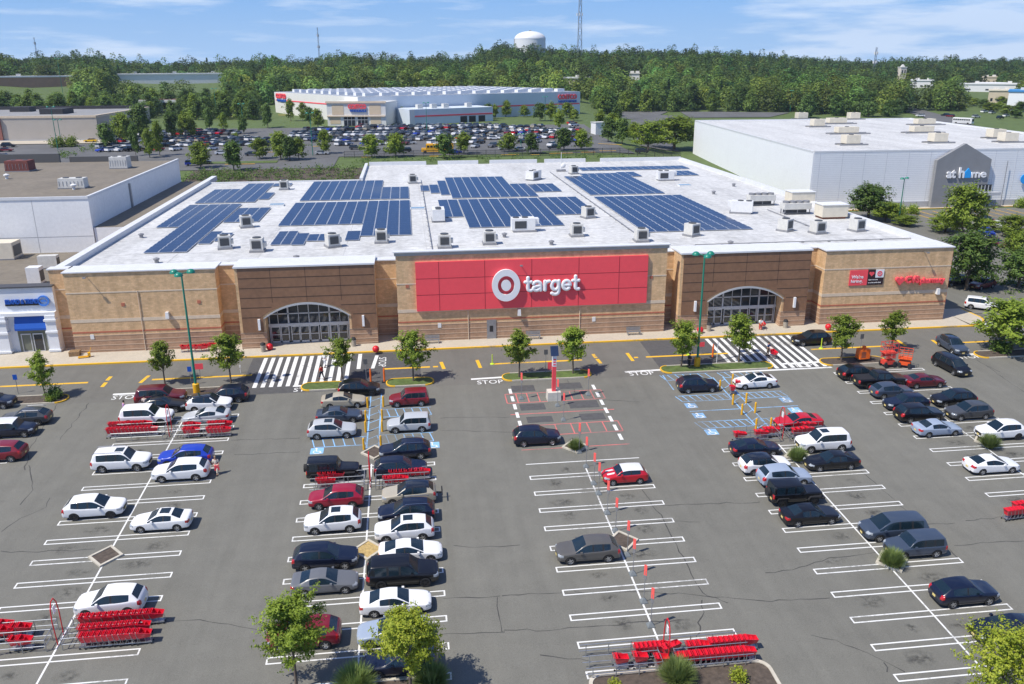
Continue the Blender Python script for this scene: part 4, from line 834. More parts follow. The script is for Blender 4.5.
def wtext(s, o0, d, s0, s1, z0, z1, m, parent, off=.35, name='sign_lettering', flip=False):
    t = text_mesh(name, s, 1, .3, m, .05); t.data.transform(Matrix.Rotation(R(90), 4, 'X')); fit(t, 0, s1-s0, 0, z1-z0, 0)
    n = Vector((d.y, -d.x)); a = math.atan2(d.y, d.x); p = o0+d*s0+n*off; t.data.transform(Matrix.Translation((p.x, p.y, z0)) @ Matrix.Rotation(a, 4, 'Z')); return under(t, parent)
wtext('COSTCO', e0, eu, 9.2, 17, 18.2, 20.2, sign_red, en); wtext('WHOLESALE', e0, eu, 9.8, 17, 16.9, 17.9, sb, en)
wl_ = CO.children[0]
wtext('COSTCO', C_, -v_, 3, 17, 19.8, 22.3, sign_red, wl_); wtext('WHOLESALE', C_, -v_, 4, 17, 18.2, 19.3, sb, wl_)
wtext('COSTCO', A_, u, 109, 121, 19.2, 21.6, sign_red, wl_); wtext('WHOLESALE', A_, u, 109, 121, 17.6, 18.7, sb, wl_)
TI = [(2, 374), (40, 393), (34, 410), (-4, 391)]
q = MB(); q.prism(TI, 9.5, 17.8); q.m[1] = 1; q.m[2] = 1
ti = part(q, 'tyre_centre_wing', [co_shade, co_shade], CO)
tu = Vector((38, 19)).normalized(); t0 = Vector((2, 374))
q = MB(); q.obox(t0+tu*21.2+Vector((tu.y, -tu.x))*.08, tu, 21, .08, 14.6, 15.2); under(q.build('red_stripe', sign_red), ti); 
for s in (27, 31.5, 36.5): q = MB(); q.obox(t0+tu*s+Vector((tu.y, -tu.x))*.08, tu, 1.7, .08, 10.5, 14.2); under(q.build('garage_door', black_m), ti)
q = MB(); q.obox(t0+tu*1.2+Vector((tu.y, -tu.x))*.1, tu, 1.2, .1, 9.5, 17.8); under(q.build('corner_pier', co_white), ti)
for k, s in enumerate((8, 15, 21, 33)):
    q = MB(); c = t0+tu*s+Vector((-tu.y, tu.x))*6; q.obox(c, tu, 1.3, 1.1, 17.8, 19.6); under(q.build('roof_unit', hv_m), ti)
# service yard, bank and fence behind the superstore
struct(drape([(-112, 285), (78, 285), (78, 372), (-112, 372)], .14, drape([(-66, 258.5), (-22, 258.5), (-22, 285), (-66, 285)], .13)), 'far_car_park', far_asphalt)
struct(drape([(-190, 225), (-112, 225), (-112, 336), (-190, 336)], .14), 'left_car_park', far_asphalt); struct(drape([(-112, 225), (-66, 225), (-66, 285), (-112, 285)], .11), 'link_road', far_asphalt)
struct(drape([(-62, 193), (-11, 193), (-11, 258), (-62, 258)], .08), 'earth_bank', mulch_m)
struct(drape([(-11, 223), (80, 223), (80, 252), (-11, 252)], .1), 'service_yard', far_asphalt)
fm = mat('dark_fence', (.035, .037, .04), .7)
def fence(x0, x1, y, lb):
    F = empty('fence', (x0, y, terrain(x0, y)), 0, lb, 'fence', 'dark fences along the far car park'); n = int((x1-x0)/3)
    q = MB(); P = MB()
    for i in range(n+1):
        x = x0+i*(x1-x0)/n; z = terrain(x, y); q = MB(); q.box(x-.07-x0, x+.07-x0, -.07, .07, z-.1-F.location.z, z+2.3-F.location.z); q.build('post', fm, F)
        if i < n:
            xb = x0+(i+1)*(x1-x0)/n
            for h in (.15, 1.2, 2.15): P.box(x-x0, xb-x0, -.03, .03, z+h-F.location.z, z+h+.08-F.location.z)
            m = 14
            for k in range(1, m): xx_ = x+(xb-x)*k/m; P.box(xx_-.025-x0, xx_+.025-x0, -.02, .02, z+.2-F.location.z, z+2.15-F.location.z)
    P.build('infill_bars', fm, F)
fence(-20, 12, 281.5, 'dark metal fence along the near edge of the far car park, left stretch'); fence(14, 92, 279, 'dark metal fence along the near edge of the far car park, right stretch')
ykb = MB()
for px, py, w in ((107+250/3.93*0+262, 148, 3), (240, 165, 9), (268, 153, 4), (320, 147, 5), (366, 158, 3), (434, 157, 3), (510, 155.5, 6), (535, 155.5, 3), (561, 154, 8), (588, 153, 5), (610, 144.5, 9), (608, 151.5, 6), (478, 140.5, 6), (283, 115, 5), (285, 116, 6), (236, 117, 9), (215, 117, 6), (125, 121, 4)):
    p = at(px, py); drape([(p.x-w/2, p.y-.4), (p.x+w/2, p.y-.4), (p.x+w/2, p.y+.4), (p.x-w/2, p.y+.4)], .3, ykb, 30)
struct(ykb, 'painted_kerbs', yellow_paint)
gb = MB()
for px, py, w, d in ((240, 164, 11, 5), (535, 154, 9, 3), (457, 157.5, 7, 3), (566, 152.5, 8, 3), (612, 147.5, 9, 5), (455, 150, 0.1, .1)):
    p = at(px, py); drape([(p.x-w, p.y-.2), (p.x+w, p.y-.2), (p.x+w, p.y+d), (p.x-w, p.y+d)], .26, gb, 30)
struct(gb, 'green_islands', grass_m)
# ---------------------------------------------------------------- farther buildings
BG = empty('beige_store', (-135, 347, 9), 0, 'beige blank walled store block at the far left of the picture', 'store')
bw_ = mat('beige_render', (.47, .42, .36), .85, var=.05, vs=.2)
q = MB(); q.box(-230, -117, 347, 418, 6, 17.4); part(q, 'wall', bw_, BG)
q = MB(); q.box(-229, -118, 348, 417, 17.4, 17.5); part(q, 'roof', mat('grey_roof', (.25, .25, .25), .9, var=.15, vs=.2), BG)
q = MB(); q.box(-230, -117, 346.8, 347.8, 17.4, 18.2); q.box(-117.8, -116.8, 347.8, 418, 17.4, 18.2); part(q, 'parapet', band_m, BG)
q = MB(); q.box(-229, -118, 417, 417.8, 17.4, 18.9); q.box(-147, -138, 372, 384, 17.5, 19.6); q.box(-168, -160, 395, 402, 17.5, 19.5); part(q, 'roof_screen', mat('dark_screen', (.04, .04, .045), .8), BG)
q = MB(); q.box(-230, -151.5, 346.2, 347, 6, 17.6); part(q, 'brick_wing', brick_mat('old_red_brick', (.33, .13, .10), (.28, .11, .08)), BG)
q = MB(); q.box(-230, -116.8, 345.9, 346.99, 6, 9.4); part(q, 'plinth', ah_base, BG)
struct(drape([(-190, 337), (-108, 337), (-108, 346.5), (-190, 346.5)], .24), 'beige_store_pavement', concrete)
def shed(name, lb, cat, px, py, w, d, h, base, wallm, roofm, win=True, ang=0):
    B = empty(name, (base.x, base.y, base.z), ang, lb, cat); q = MB(); q.box(-w/2, w/2, 0, d, -3, h); q.build('wall', wallm, B); q = MB(); q.box(-w/2-.5, w/2+.5, -.5, d+.5, h, h+.9); q.build('roof', roofm, B)
    q = MB(); n = max(3, int(w/14))
    for i in range(n): x = -w/2+w*(i+.5)/n; q.box(x-w/n*.16, x+w/n*.16, -.12, 0.02, 1.2, min(3.4, h*.4))
    if win: q.build('window', glass_m, B)
    for i in range(max(2, n//2)): x = -w/2+w*(i+.6)/max(2, n//2); q = MB(); q.box(x-1.5, x+1.5, d*.3, d*.3+3, h+.9, h+2.3); q.build('roof_unit', hv_m, B)
    return B
brickp = mat('pink_brick', (.44, .24, .16), .8, var=.1, vs=.3); whr = mat('white_roof', (.72, .72, .72), .6); tanb = mat('tan_wall', (.56, .48, .36), .8, var=.06, vs=.3); dkw = mat('dark_wall', (.06, .065, .075), .7)
def gp(px, py, D):                                     # a far place on the bearing of an image column, D metres out
    d = ray(px, py); h = Vector((d.x, d.y)).normalized()*D; return Vector((h.x, h.y, terrain(h.x, h.y)))
SHED_CLEAR = []
def far_shed(name, lb, cat, px0, px1, py_top, py_bot, D, d, wallm, roofm):
    a, b = ray(px0, py_bot), ray(px1, py_bot); c = ray((px0+px1)/2, py_bot); hor = Vector((c.x, c.y)).normalized(); D = min(max(at((px0+px1)/2, py_bot).xy.length, 420), 1100); P = hor*D; SHED_CLEAR.append((px0-3, px1+4, py_top-1, py_top+(py_bot-py_top)*.62, D+15)); zb = CH + D*c.z/math.hypot(c.x, c.y); ct = ray((px0+px1)/2, py_top); zt = CH + D*ct.z/math.hypot(ct.x, ct.y)
    w = D*(px1-px0)/CF/ (FWD.xy.length) *.95; zz_ = min(zb, terrain(P.x, P.y)+.0); return shed(name, lb, cat, 0, 0, w, d, zt-zz_, Vector((P.x, P.y, zz_)), wallm, roofm, win=px0 > 500, ang=math.atan2(-hor.x, hor.y))
far_shed('retail_block', 'long pink brick shop block with white roof, far left above the trees', 'building', -40, 71, 77.5, 87, 640, 70, brickp, whr)
far_shed('warehouse', 'low white roofed warehouse beyond the far left trees', 'building', 122, 222, 74.5, 84, 660, 60, whr, whr)
far_shed('utility_building', 'long tan building with pale equipment on its roof, behind the warehouse store', 'building', 532, 588, 78.5, 84, 720, 30, tanb, whr)
far_shed('small_house', 'small pale house among trees right of the far tower', 'house', 629, 639, 74, 80, 700, 10, whr, hv_m)
far_shed('strip_shops', 'pale low shop strip left of the far right road', 'building', 912, 930, 81, 88, 700, 40, whr, whr)
far_shed('depot', 'long low white depot at the far right', 'building', 964, 1013, 84.5, 92, 690, 50, whr, whr)
far_shed('office_block', 'cream office block above the long white depot', 'building', 983, 994, 77.5, 83, 760, 16, tanb, tanb)
far_shed('cream_store', 'cream flat roofed store below the white depot', 'building', 990, 1006, 91, 103, 560, 20, tanb, cream)
far_shed('blue_trim_store', 'white store with blue trim at the right edge', 'building', 1012, 1045, 92, 112, 480, 30, ah_wall, mat('blue_trim', (.05, .25, .55), .5))
p = gp(901.5, 75, 900); TW = empty('clock_tower', p, 0, 'pale square tower with pointed top above the right hand wood', 'tower'); q = MB(); q.box(-3, 3, -3, 3, -15, 0); hgt = CH+900*math.tan(math.atan((342-69)/CF)-CP)-p.z; q.box(-2.8, 2.8, -2.8, 2.8, 0, hgt); q.build('shaft', mat('pale_tower', (.66, .60, .52), .8), TW); q = MB(); q.box(-3.1, 3.1, -3.1, 3.1, hgt, hgt+.8, 0); q.box(-1.6, 1.6, -1.6, 1.6, hgt+.8, hgt+3, 0, .3); q.build('cap', hv_m, TW)
q = MB()
for s in (-1.3, 1.3): q.box(s-.5, s+.5, -2.95, -2.8, hgt*.65, hgt*.85)
q.build('window', glass_m, TW)
# water tank, masts
p = gp(530, 50, 900); rT = 15.8; zc = CH+905*math.tan(math.atan((342-39)/CF)-CP); zd = CH+905*math.tan(math.atan((342-31.3)/CF)-CP)
WT = empty('water_tank', (p.x, p.y, p.z), 0, 'white domed water tank rising above the far trees', 'water tank')
q = MB(); q.lathe([(rT, -4), (rT, zc-p.z)], 48); q.build('drum', mat('tank_white', (.74, .75, .76), .5, var=.03, vs=.1), WT, True)
q = MB(); q.lathe([(rT+.15, zc-p.z-.4), (rT+.15, zc-p.z)]+[(rT*math.cos(R(a)), zc-p.z+(zd-zc)*math.sin(R(a))) for a in range(6, 91, 12)], 48); q.build('dome', MATS['tank_white'], WT, True)
q = MB(); q.lathe([(1.4, zd-p.z-.1), (1.4, zd-p.z+.6), (0, zd-p.z+.8)], 12); q.build('vent', grey_m, WT)
q = MB(); q.tube((-rT-.3, 0, 0), (-rT-.3, 0, zc-p.z), .25, 6); q.build('ladder', grey_m, WT)
def mast(px, py_base, D, half, H_, lb, taper=.25):
    p = gp(px, py_base, D); M = empty('lattice_mast', p, .4, lb, 'mast'); c3 = [Vector((math.cos(a), math.sin(a), 0)) for a in (R(90), R(210), R(330))]; q = MB(); b = MB(); n = max(6, int(H_/(half*3.2)))
    for c in c3: q.tube(c*half, c*half*taper+Vector((0, 0, H_)), half*.14, 5, half*.1)
    q.build('legs', steel, M)
    for i in range(n):
        f0, f1 = i/n, (i+1)/n; r0, r1 = half*(1-(1-taper)*f0), half*(1-(1-taper)*f1)
        for k in range(3): b.tube(c3[k]*r0+Vector((0, 0, H_*f0)), c3[(k+1) % 3]*r1+Vector((0, 0, H_*f1)), half*.07, 4, cap=False); b.tube(c3[k]*r1+Vector((0, 0, H_*f1)), c3[(k+1) % 3]*r1+Vector((0, 0, H_*f1)), half*.06, 4, cap=False)
    b.build('bracing', steel, M)
    for f in (.55, .8):
        q = MB(); r = half*(1-(1-taper)*f)
        for a in range(0, 360, 60): q.box(r*1.5*math.cos(R(a))-.3, r*1.5*math.cos(R(a))+.3, r*1.5*math.sin(R(a))-.3, r*1.5*math.sin(R(a))+.3, H_*f, H_*f+2.4)
        q.build('antenna', white_m, M)
mast(579, 50, 865, 3.0, 82, 'tall steel lattice mast right of the white water tank', .35); mast(319, 52, 980, 1.2, 46, 'thin far mast above the trees left of the water tank', .4); mast(36, 50, 1000, .9, 34, 'faint thin mast at the far left skyline', .4)
mast(875, 62, 900, 1.4, 32, 'pale mast above the wood at the right', .6)
# fuel station canopy
p = at(162, 112.5); p.z = terrain(p.x, p.y); FC = empty('fuel_canopy', p, -.1, 'white fuel station canopy with dark red roof edge at the far left', 'fuel canopy')
q = MB(); q.box(-10.5, 10.5, -3, 9, 5.2, 6.6); q.build('canopy', white_m, FC); q = MB(); q.box(-10.2, 10.2, -2.7, 8.7, 6.6, 6.75); q.build('roof', MATS['rust_red'], FC)
for x in (-7, 0, 7):
    for y in (0, 6): q = MB(); q.box(x-.5, x+.5, y-.4, y+.4, -.3, 5.2); q.build('pillar', white_m, FC)
q = MB(); q.box(-8.7, -5.3, -.8, .8, -.2, 2.2); q.box(5.3, 8.7, -.8, .8, -.2, 2.2); q.build('pumps', hv_dark, FC)
p = at(599.5, 134); q = MB(); q.box(-3, 3, -2, 2, -.3, 4.6); q.build('x', white_m) if False else None
KH = empty('trailer_hut', (p.x, p.y, terrain(p.x, p.y)), .3, 'white box hut beside the far car park trees', 'hut'); q.build('wall', white_m, KH); q = MB(); q.box(-3.2, 3.2, -2.2, 2.2, 4.6, 4.85); q.build('roof', hv_m, KH); q = MB(); q.box(.6, 1.7, -2.05, -2.0, 0, 2.4); q.build('door', grey_m, KH)
# far roads
def road_strip(name, pts, w, dz=.3, m=far_asphalt):
    q = MB(); P = [Vector((p.x, p.y)) for p in pts]; S = []
    for i in range(len(P)-1):
        n = max(1, int((P[i+1]-P[i]).length/12))
        S += [P[i].lerp(P[i+1], k/n) for k in range(n)]
    S.append(P[-1]); 
    for i, p in enumerate(S):
        d = (S[min(i+1, len(S)-1)]-S[max(i-1, 0)]).normalized(); n = Vector((-d.y, d.x))*w/2
        for k in range(5): c = p-n+n*2*k/4; q.v.append((c.x, c.y, terrain(c.x, c.y)+dz))
    for i in range(len(S)-1):
        for k in range(4): q.f.append((i*5+k+1, i*5+k, i*5+5+k, i*5+6+k)); q.m.append(0)
    struct(q, name, m)
road_strip('far_road', [at(960, 126), at(935, 117), at(915, 111.5), at(900, 108)], 14)
road_strip('hill_road', [at(660, 150), at(648, 132), at(645, 121), at(672, 116)], 15)
struct(drape([tuple(at(690, 118.2).xy), tuple(at(770, 117.6).xy), tuple(at(790, 113).xy), tuple(at(680, 112.2).xy)], .3), 'upper_car_park', far_asphalt)
struct(drape([tuple(at(610, 117.5).xy), tuple(at(655, 117.5).xy), tuple(at(668, 112).xy), tuple(at(622, 112).xy)], .34), 'upper_drive', far_asphalt)
struct(drape([tuple(at(205, 117).xy), tuple(at(246, 115).xy), tuple(at(236, 107).xy), tuple(at(218, 107).xy)], .3), 'fuel_forecourt', far_asphalt)
# ---------------------------------------------------------------- trees
def leaf_mat(name, c1, c2, c3, trans=.25, tint=False):
    m = bpy.data.materials.new(name); m.use_nodes = True; t = m.node_tree; p = t.nodes['Principled BSDF']; l = t.links.new
    p.inputs['Roughness'].default_value = .6; p.inputs['Specular IOR Level'].default_value = .3
    gm = N(t, 'ShaderNodeNewGeometry'); rp = N(t, 'ShaderNodeValToRGB'); e = rp.color_ramp.elements; e[0].position = 0; e[0].color = (*c1, 1); e[1].position = 1; e[1].color = (*c3, 1); n = e.new(.5); n.color = (*c2, 1)
    l(gm.outputs['Random Per Island'], rp.inputs[0]); src = rp.outputs[0]
    if tint:
        at_ = N(t, 'ShaderNodeAttribute', attribute_name='tint'); mx = N(t, 'ShaderNodeMix', data_type='RGBA', blend_type='MULTIPLY'); mx.inputs[0].default_value = 1; l(src, mx.inputs[6]); l(at_.outputs['Color'], mx.inputs[7]); src = mx.outputs[2]
    oi = N(t, 'ShaderNodeObjectInfo'); hv = N(t, 'ShaderNodeHueSaturation'); a = N(t, 'ShaderNodeMapRange'); a.inputs[3].default_value = .75; a.inputs[4].default_value = 1.2; l(oi.outputs['Random'], a.inputs[0]); l(a.outputs[0], hv.inputs['Value']); l(src, hv.inputs['Color']); src = hv.outputs[0]
    l(src, p.inputs['Base Color']); tr = N(t, 'ShaderNodeBsdfTranslucent'); ms = N(t, 'ShaderNodeMixShader'); ms.inputs[0].default_value = trans; l(src, tr.inputs[0]); out = t.nodes['Material Output']
    l(p.outputs[0], ms.inputs[1]); l(tr.outputs[0], ms.inputs[2]); l(ms.outputs[0], out.inputs[0]); MATS[name] = m; return m
leaf_mid = leaf_mat('leaf_green', (.155, .235, .026), (.225, .31, .036), (.32, .40, .055), .36)
leaf_dark = leaf_mat('leaf_dark_green', (.075, .14, .026), (.11, .185, .034), (.16, .24, .05), .3)
leaf_yel = leaf_mat('leaf_yellow_green', (.19, .25, .022), (.28, .33, .03), (.40, .43, .05), .38)
leaf_wood = leaf_mat('leaf_wood', (.105, .18, .034), (.155, .24, .042), (.215, .30, .060), .28, True)
grass_blade = leaf_mat('grass_blade', (.16, .23, .06), (.23, .31, .09), (.34, .41, .14), .35)
bark = mat('bark', (.13, .10, .075), .9, var=.3, vs=6)
def quads_mesh(name, c, sz, rs, m, up=.35, tint=None, aspect=.62, out=None):
    n = len(c); nrm = rs.normal(size=(n, 3)); nrm[:, 2] = np.abs(nrm[:, 2])+up
    if out is not None: nrm = nrm*.55+out*1.25
    nrm /= np.linalg.norm(nrm, axis=1)[:, None]
    ref = rs.normal(size=(n, 3)); u = np.cross(nrm, ref); u /= np.linalg.norm(u, axis=1)[:, None]+1e-9; v = np.cross(nrm, u); s = (sz*(.6+.8*rs.random(n)))[:, None]
    co = np.stack([c-u*s, c-v*s*aspect, c+u*s, c+v*s*aspect], 1).reshape(-1, 3)
    me = bpy.data.meshes.new(name); me.vertices.add(4*n); me.vertices.foreach_set('co', co.astype(np.float32).ravel()); me.loops.add(4*n); me.loops.foreach_set('vertex_index', np.arange(4*n, dtype=np.int32)); me.polygons.add(n); me.polygons.foreach_set('loop_start', np.arange(0, 4*n, 4, dtype=np.int32)); me.polygons.foreach_set('loop_total', np.full(n, 4, np.int32))
    if tint is not None:
        a = me.color_attributes.new('tint', 'FLOAT_COLOR', 'POINT'); a.data.foreach_set('color', np.repeat(np.concatenate([tint, np.ones((n, 1))], 1), 4, 0).astype(np.float32).ravel())
    me.materials.append(m); me.update(); me.validate(); return me
def outward(c, o):
    d = c-np.array(o); return d/(np.linalg.norm(d, axis=1)[:, None]+1e-6)
def crown_pts(rs, H, cr, cb, nc, nl, spread, top=.5):
    # clumps through the crown's volume; an uneven outline and gaps
    pts = []; hc = H-cb
    for k in range(nc):
        f = rs.random()**.8; a = rs.random()*2*np.pi; prof = np.sin(np.pi*min(1, .12+f*.88)**(.55+top*.5))**.7
        r = cr*prof*np.sqrt(rs.random())*(.75+.4*rs.random()); z = cb+hc*f
        n = int(nl*(.5+rs.random())); s = spread*(.6+.8*rs.random())
        pts.append(np.array([r*np.cos(a), r*np.sin(a), z])+rs.normal(size=(n, 3))*[s, s, s*.75])
    return np.concatenate(pts)
def trunk_mb(rs, H, cb, r, cr, lean=0):
    q = MB(); top = Vector((lean, 0, H*.8)); q.tube((0, 0, -.15), (lean*.4, 0, cb), r, 8, r*.72, cap=False); q.tube((lean*.4, 0, cb), top, r*.72, 7, r*.18, cap=False)
    for i in range(8):
        f = rs.uniform(.1, .75); b = Vector((lean*.4, 0, cb*.92)).lerp(top, f); a = rs.uniform(0, 6.28); e = b+Vector((math.cos(a)*cr*.75, math.sin(a)*cr*.75, cr*rs.uniform(.4, 1.0))); q.tube(b, e, r*.34*(1-f*.5), 5, r*.08, cap=False)
    return q
def branchy(rs, H, cr, cb, r, n1, n2, npt, nl, lean=0, up=.9, spread=.13):
    # trunk, limbs and twigs; leaves gather along the twigs, so the crown is ragged and has gaps
    q = MB(); base = Vector((lean*.4, 0, cb)); top = Vector((lean, 0, H*.80)); q.tube((0, 0, -.15), base, r, 8, r*.75, cap=False); q.tube(base, top, r*.75, 7, r*.2, cap=False); P = []; D = []
    cen = np.array((lean*.7, 0, cb+(H-cb)*.42))
    for i in range(n1):
        f = (i+.5*rs.random())/n1; s = base.lerp(top, f*.92) if f > .12 else base.lerp(Vector((0, 0, cb*.85)), rs.random()); a = i*2.4+rs.uniform(-.5, .5); prof = math.sin(math.pi*min(1, .30+.66*f))**.7
        L1 = cr*prof*rs.uniform(.6, 1.18); el = rs.uniform(.25, .8)*up+f*.6; d = Vector((math.cos(a)*math.cos(el), math.sin(a)*math.cos(el), math.sin(el))); e = s+d*L1; q.tube(s, e, r*.30*(1-f*.55), 5, r*.06, cap=False)
        for k in range(n2):
            g = rs.uniform(.3, 1.0); b = s.lerp(e, g); d2 = (d*.6+Vector(rs.normal(size=3))*.75+Vector((0, 0, .28))).normalized(); L2 = cr*rs.uniform(.16, .42); t_ = b+d2*L2
            if k % 2 == 0: q.tube(b, t_, r*.09, 4, r*.03, cap=False)
            for j in range(npt):
                c = np.array(b.lerp(t_, (j+.6)/npt)); n = int(nl*rs.uniform(.4, 1.5)); P.append(c+rs.normal(size=(n, 3))*[spread, spread, spread*.8])
    c = np.concatenate(P); c = c[c[:, 2] > cb*.6]; return q, c, outward(c, cen)
def tree_proto(name, seed, H, cr, cb, nc, nl, spread, leaf, lm, tr=.13, top=.5, lean=0):
    rs = np.random.default_rng(seed); t = empty(name, (0, 0, 0)); n1, n2, npt, nl_ = nc
    q, c, od = branchy(rs, H, cr, cb, tr, n1, n2, npt, nl_, lean, .5+top, spread); q.build('trunk', bark, t, True); link('crown', quads_mesh('crown', c, leaf, rs, lm, out=od*.55, aspect=.5), t); return t
LOTP = [tree_proto('lot_tree', 20+i, 6.0, 2.05, 1.7, (28, 6, 3, 11), 0, .14, .125, leaf_mid, .10, .6, lean) for i, lean in enumerate((-.2, .15, 0, .25))]
LOTT = [(46, 399, 348, 'slim leaning street tree on the mulch island at the left edge'), (165, 384, 337, 'young street tree left of the left green lamp post'), (231, 383, 328, 'bushy street tree between left lamp post and left crosswalk'), (342, 378.5, 333, 'street tree at the right end of the left crosswalk'),
        (413.5, 381.5, 326, 'street tree behind the dark red boxy car'), (519, 377.5, 325, 'street tree left of the red pick-up post'), (573, 374, 321, 'street tree right of the red pick-up post'), (681, 367.5, 315, 'street tree left of the right green lamp post'), (738.5, 363, 309, 'thin crowned street tree at the right crosswalk'),
        (841, 362.5, 309, 'street tree above the orange generator'), (891, 351, 307, 'dark small street tree above the red scissor lift')]
def px_h(p, ytop):
    lo, hi = 0, 60
    for _ in range(40):
        m = (lo+hi)/2; v = Vector((p.x, p.y, p.z+m-CH))
        if 342-CF*v.dot(UP)/v.dot(FWD) > ytop: lo = m
        else: hi = m
    return lo
for i, (px, py, yt, lb) in enumerate(LOTT):
    p = at(px, py); h = px_h(p, yt); pr = LOTP[(0, 1, 2, 3, 2, 0, 1, 3, 2, 1, 0)[i]]; o = place(pr, USED); s = h/6.15; w_ = s*(.82 if i == 0 else 1.05); o.scale = (w_, w_, s); o.location = (p.x, p.y, p.z+.05); o.rotation_euler.z = 0 if i == 0 else i*1.7; tag(o, lb, 'tree', 'young trees on the islands before the superstore')
FG = [(297, 690, 585, 'loose mid green tree standing before a dark red car, lower left', leaf_mid, 2.05, 6, (40, 8, 3, 17)), (411, 696, 604, 'bright yellow green tree in the bottom island', leaf_yel, 2.2, 6, (40, 8, 3, 18)), (990, 738, 619, 'sparse yellow green tree at the bottom right corner', leaf_yel, 2.7, 6, (40, 7, 3, 12))]
for i, (px, py, yt, lb, lm, cr, H, nc) in enumerate(FG):
    p = at(px, py); h = px_h(p, yt); t = tree_proto('island_tree', 60+i, h, cr*1.12, h*(.30 if i != 1 else .40), nc, 70, .12, .088, lm, .11, .5 if i != 1 else .35); t.location = (p.x, p.y, p.z+.05); tag(t, lb, 'tree', 'trees on the nearest islands')
    if i == 2:
        rs = np.random.default_rng(5); q = MB()
        for k in range(26):
            a = rs.uniform(-1.2, 1.6); b = Vector((rs.uniform(-.3, .5), rs.uniform(-.4, .4), h*rs.uniform(.3, .6))); e = b+Vector((math.sin(a)*1.6+.4, rs.uniform(-1, 1), rs.uniform(.8, 2.0))); q.tube(b, e, .028, 4, .008, cap=False)
        q.build('bare_twigs', mat('pale_twig', (.36, .32, .28), .9), t)
# shrubs and ornamental grass in the islands
def tuft(seed, H, r, lm, n=520):
    rs = np.random.default_rng(seed); q = MB()
    for i in range(n):
        a = rs.uniform(0, 6.283); rr = r*.45*math.sqrt(rs.random()); lean = math.sqrt(rs.uniform(.01, 1))*r; b = Vector((rr*math.cos(a), rr*math.sin(a), 0)); h = H*rs.uniform(.6, 1.05)*(1-.62*(lean/r)**2); m = b+Vector((math.cos(a)*lean*.35, math.sin(a)*lean*.35, h*.6)); e = b+Vector((math.cos(a)*lean, math.sin(a)*lean, h)); w = Vector((-math.sin(a), math.cos(a), 0))*.014
        q.add([b-w, b+w, m+w, m-w, e], [(0, 1, 2, 3), (3, 2, 4)])
    t = empty('grass_tuft', (0, 0, 0)); q.build('foliage', lm, t); return t
TU = [tuft(3, 1.55, .85, grass_blade, 1500), tuft(4, 1.5, .9, grass_blade, 1500)]
for i, (px, py, s, lb) in enumerate(((575.5, 450, .85, 'grass tuft in the diamond island by the dark pick-up bay car'), (797, 460.5, 1.0, 'grass tuft in the diamond island between two white vehicles'), (891.5, 566, 1.05, 'grass tuft in the diamond island beside the blue grey car'), (989, 447.5, 1.05, 'grass tuft in the diamond island beside the white compact car'), (677, 683, 1.25, 'big grass tuft in the island beside the bottom cart shelter'), (355, 690, 1.3, 'big dark grass tuft at the bottom, left of the yellow green tree'), (431, 688, 1.3, 'big dark grass tuft at the bottom under the yellow green tree'))):
    p = at(px, py); o = place(TU[i % 2], USED); o.location = (p.x, p.y, p.z+.06); o.scale = (s, s, s*1.0); o.rotation_euler.z = i; tag(o, lb, 'ornamental grass', 'ornamental grass in the islands')
def shrub(seed, r, h, lm, n=12, nl=60, leaf=.07):
    rs = np.random.default_rng(seed); t = empty('shrub', (0, 0, 0)); c = np.concatenate([rs.normal(size=(nl, 3))*[r*.3, r*.3, h*.22]+[rs.uniform(-r*.6, r*.6), rs.uniform(-r*.6, r*.6), rs.uniform(h*.2, h*.75)] for k in range(n)]); c[:, 2] = np.abs(c[:, 2]); link('foliage', quads_mesh('foliage', c, leaf, rs, lm), t)
    q = MB()
    for k in range(5): a = k*1.3; q.tube((0, 0, -.05), (math.cos(a)*r*.5, math.sin(a)*r*.5, h*.6), .02, 4, .008, cap=False)
    q.build('stem', bark, t); return t
SH = [shrub(1, .5, .8, leaf_yel), shrub(2, .5, .7, leaf_mid), shrub(3, 1.0, 1.3, leaf_mid, 22, 60, .10), shrub(4, .8, 1.0, leaf_dark, 16, 60, .09)]
for k, px, py, s, lb in ((0, 737.5, 681, 1.0, 'small yellow green shrub right of the bottom grass tuft'), (0, 614, 690, .8, 'small yellow shrub at the bottom edge, left in the cart shelter island'), (1, 50, 402, .9, 'small green shrub at the foot of the left edge street tree'), (3, 56, 398.5, 1.2, 'dark low shrub on the mulch of the left edge island'), (3, 1000, 352, 1.6, 'low shrub on the right hand island beneath the big tree'), (2, 884, 216.5, 1.9, 'round green shrub at the blank white wall, second of three'), (2, 898, 215.5, 1.8, 'round green shrub at the blank white wall, right one of three'), (2, 912, 214, 1.5, 'round green shrub at the blank white wall, nearest the gable'), (2, 1021, 208, 1.7, 'round green shrub right of the gabled entrance'), (2, 57, 147.5, 2.6, 'green shrub bed in the far left car park, left half'), (2, 70, 147, 2.6, 'green shrub bed in the far left car park, right half'), (2, 235, 137, 1.2, 'pale shrub among the far parked cars')):
    p = at(px, py); o = place(SH[k], USED); o.location = (p.x, p.y, terrain(p.x, p.y)+.05); o.scale = (s, s, s); tag(o, lb, 'shrub')
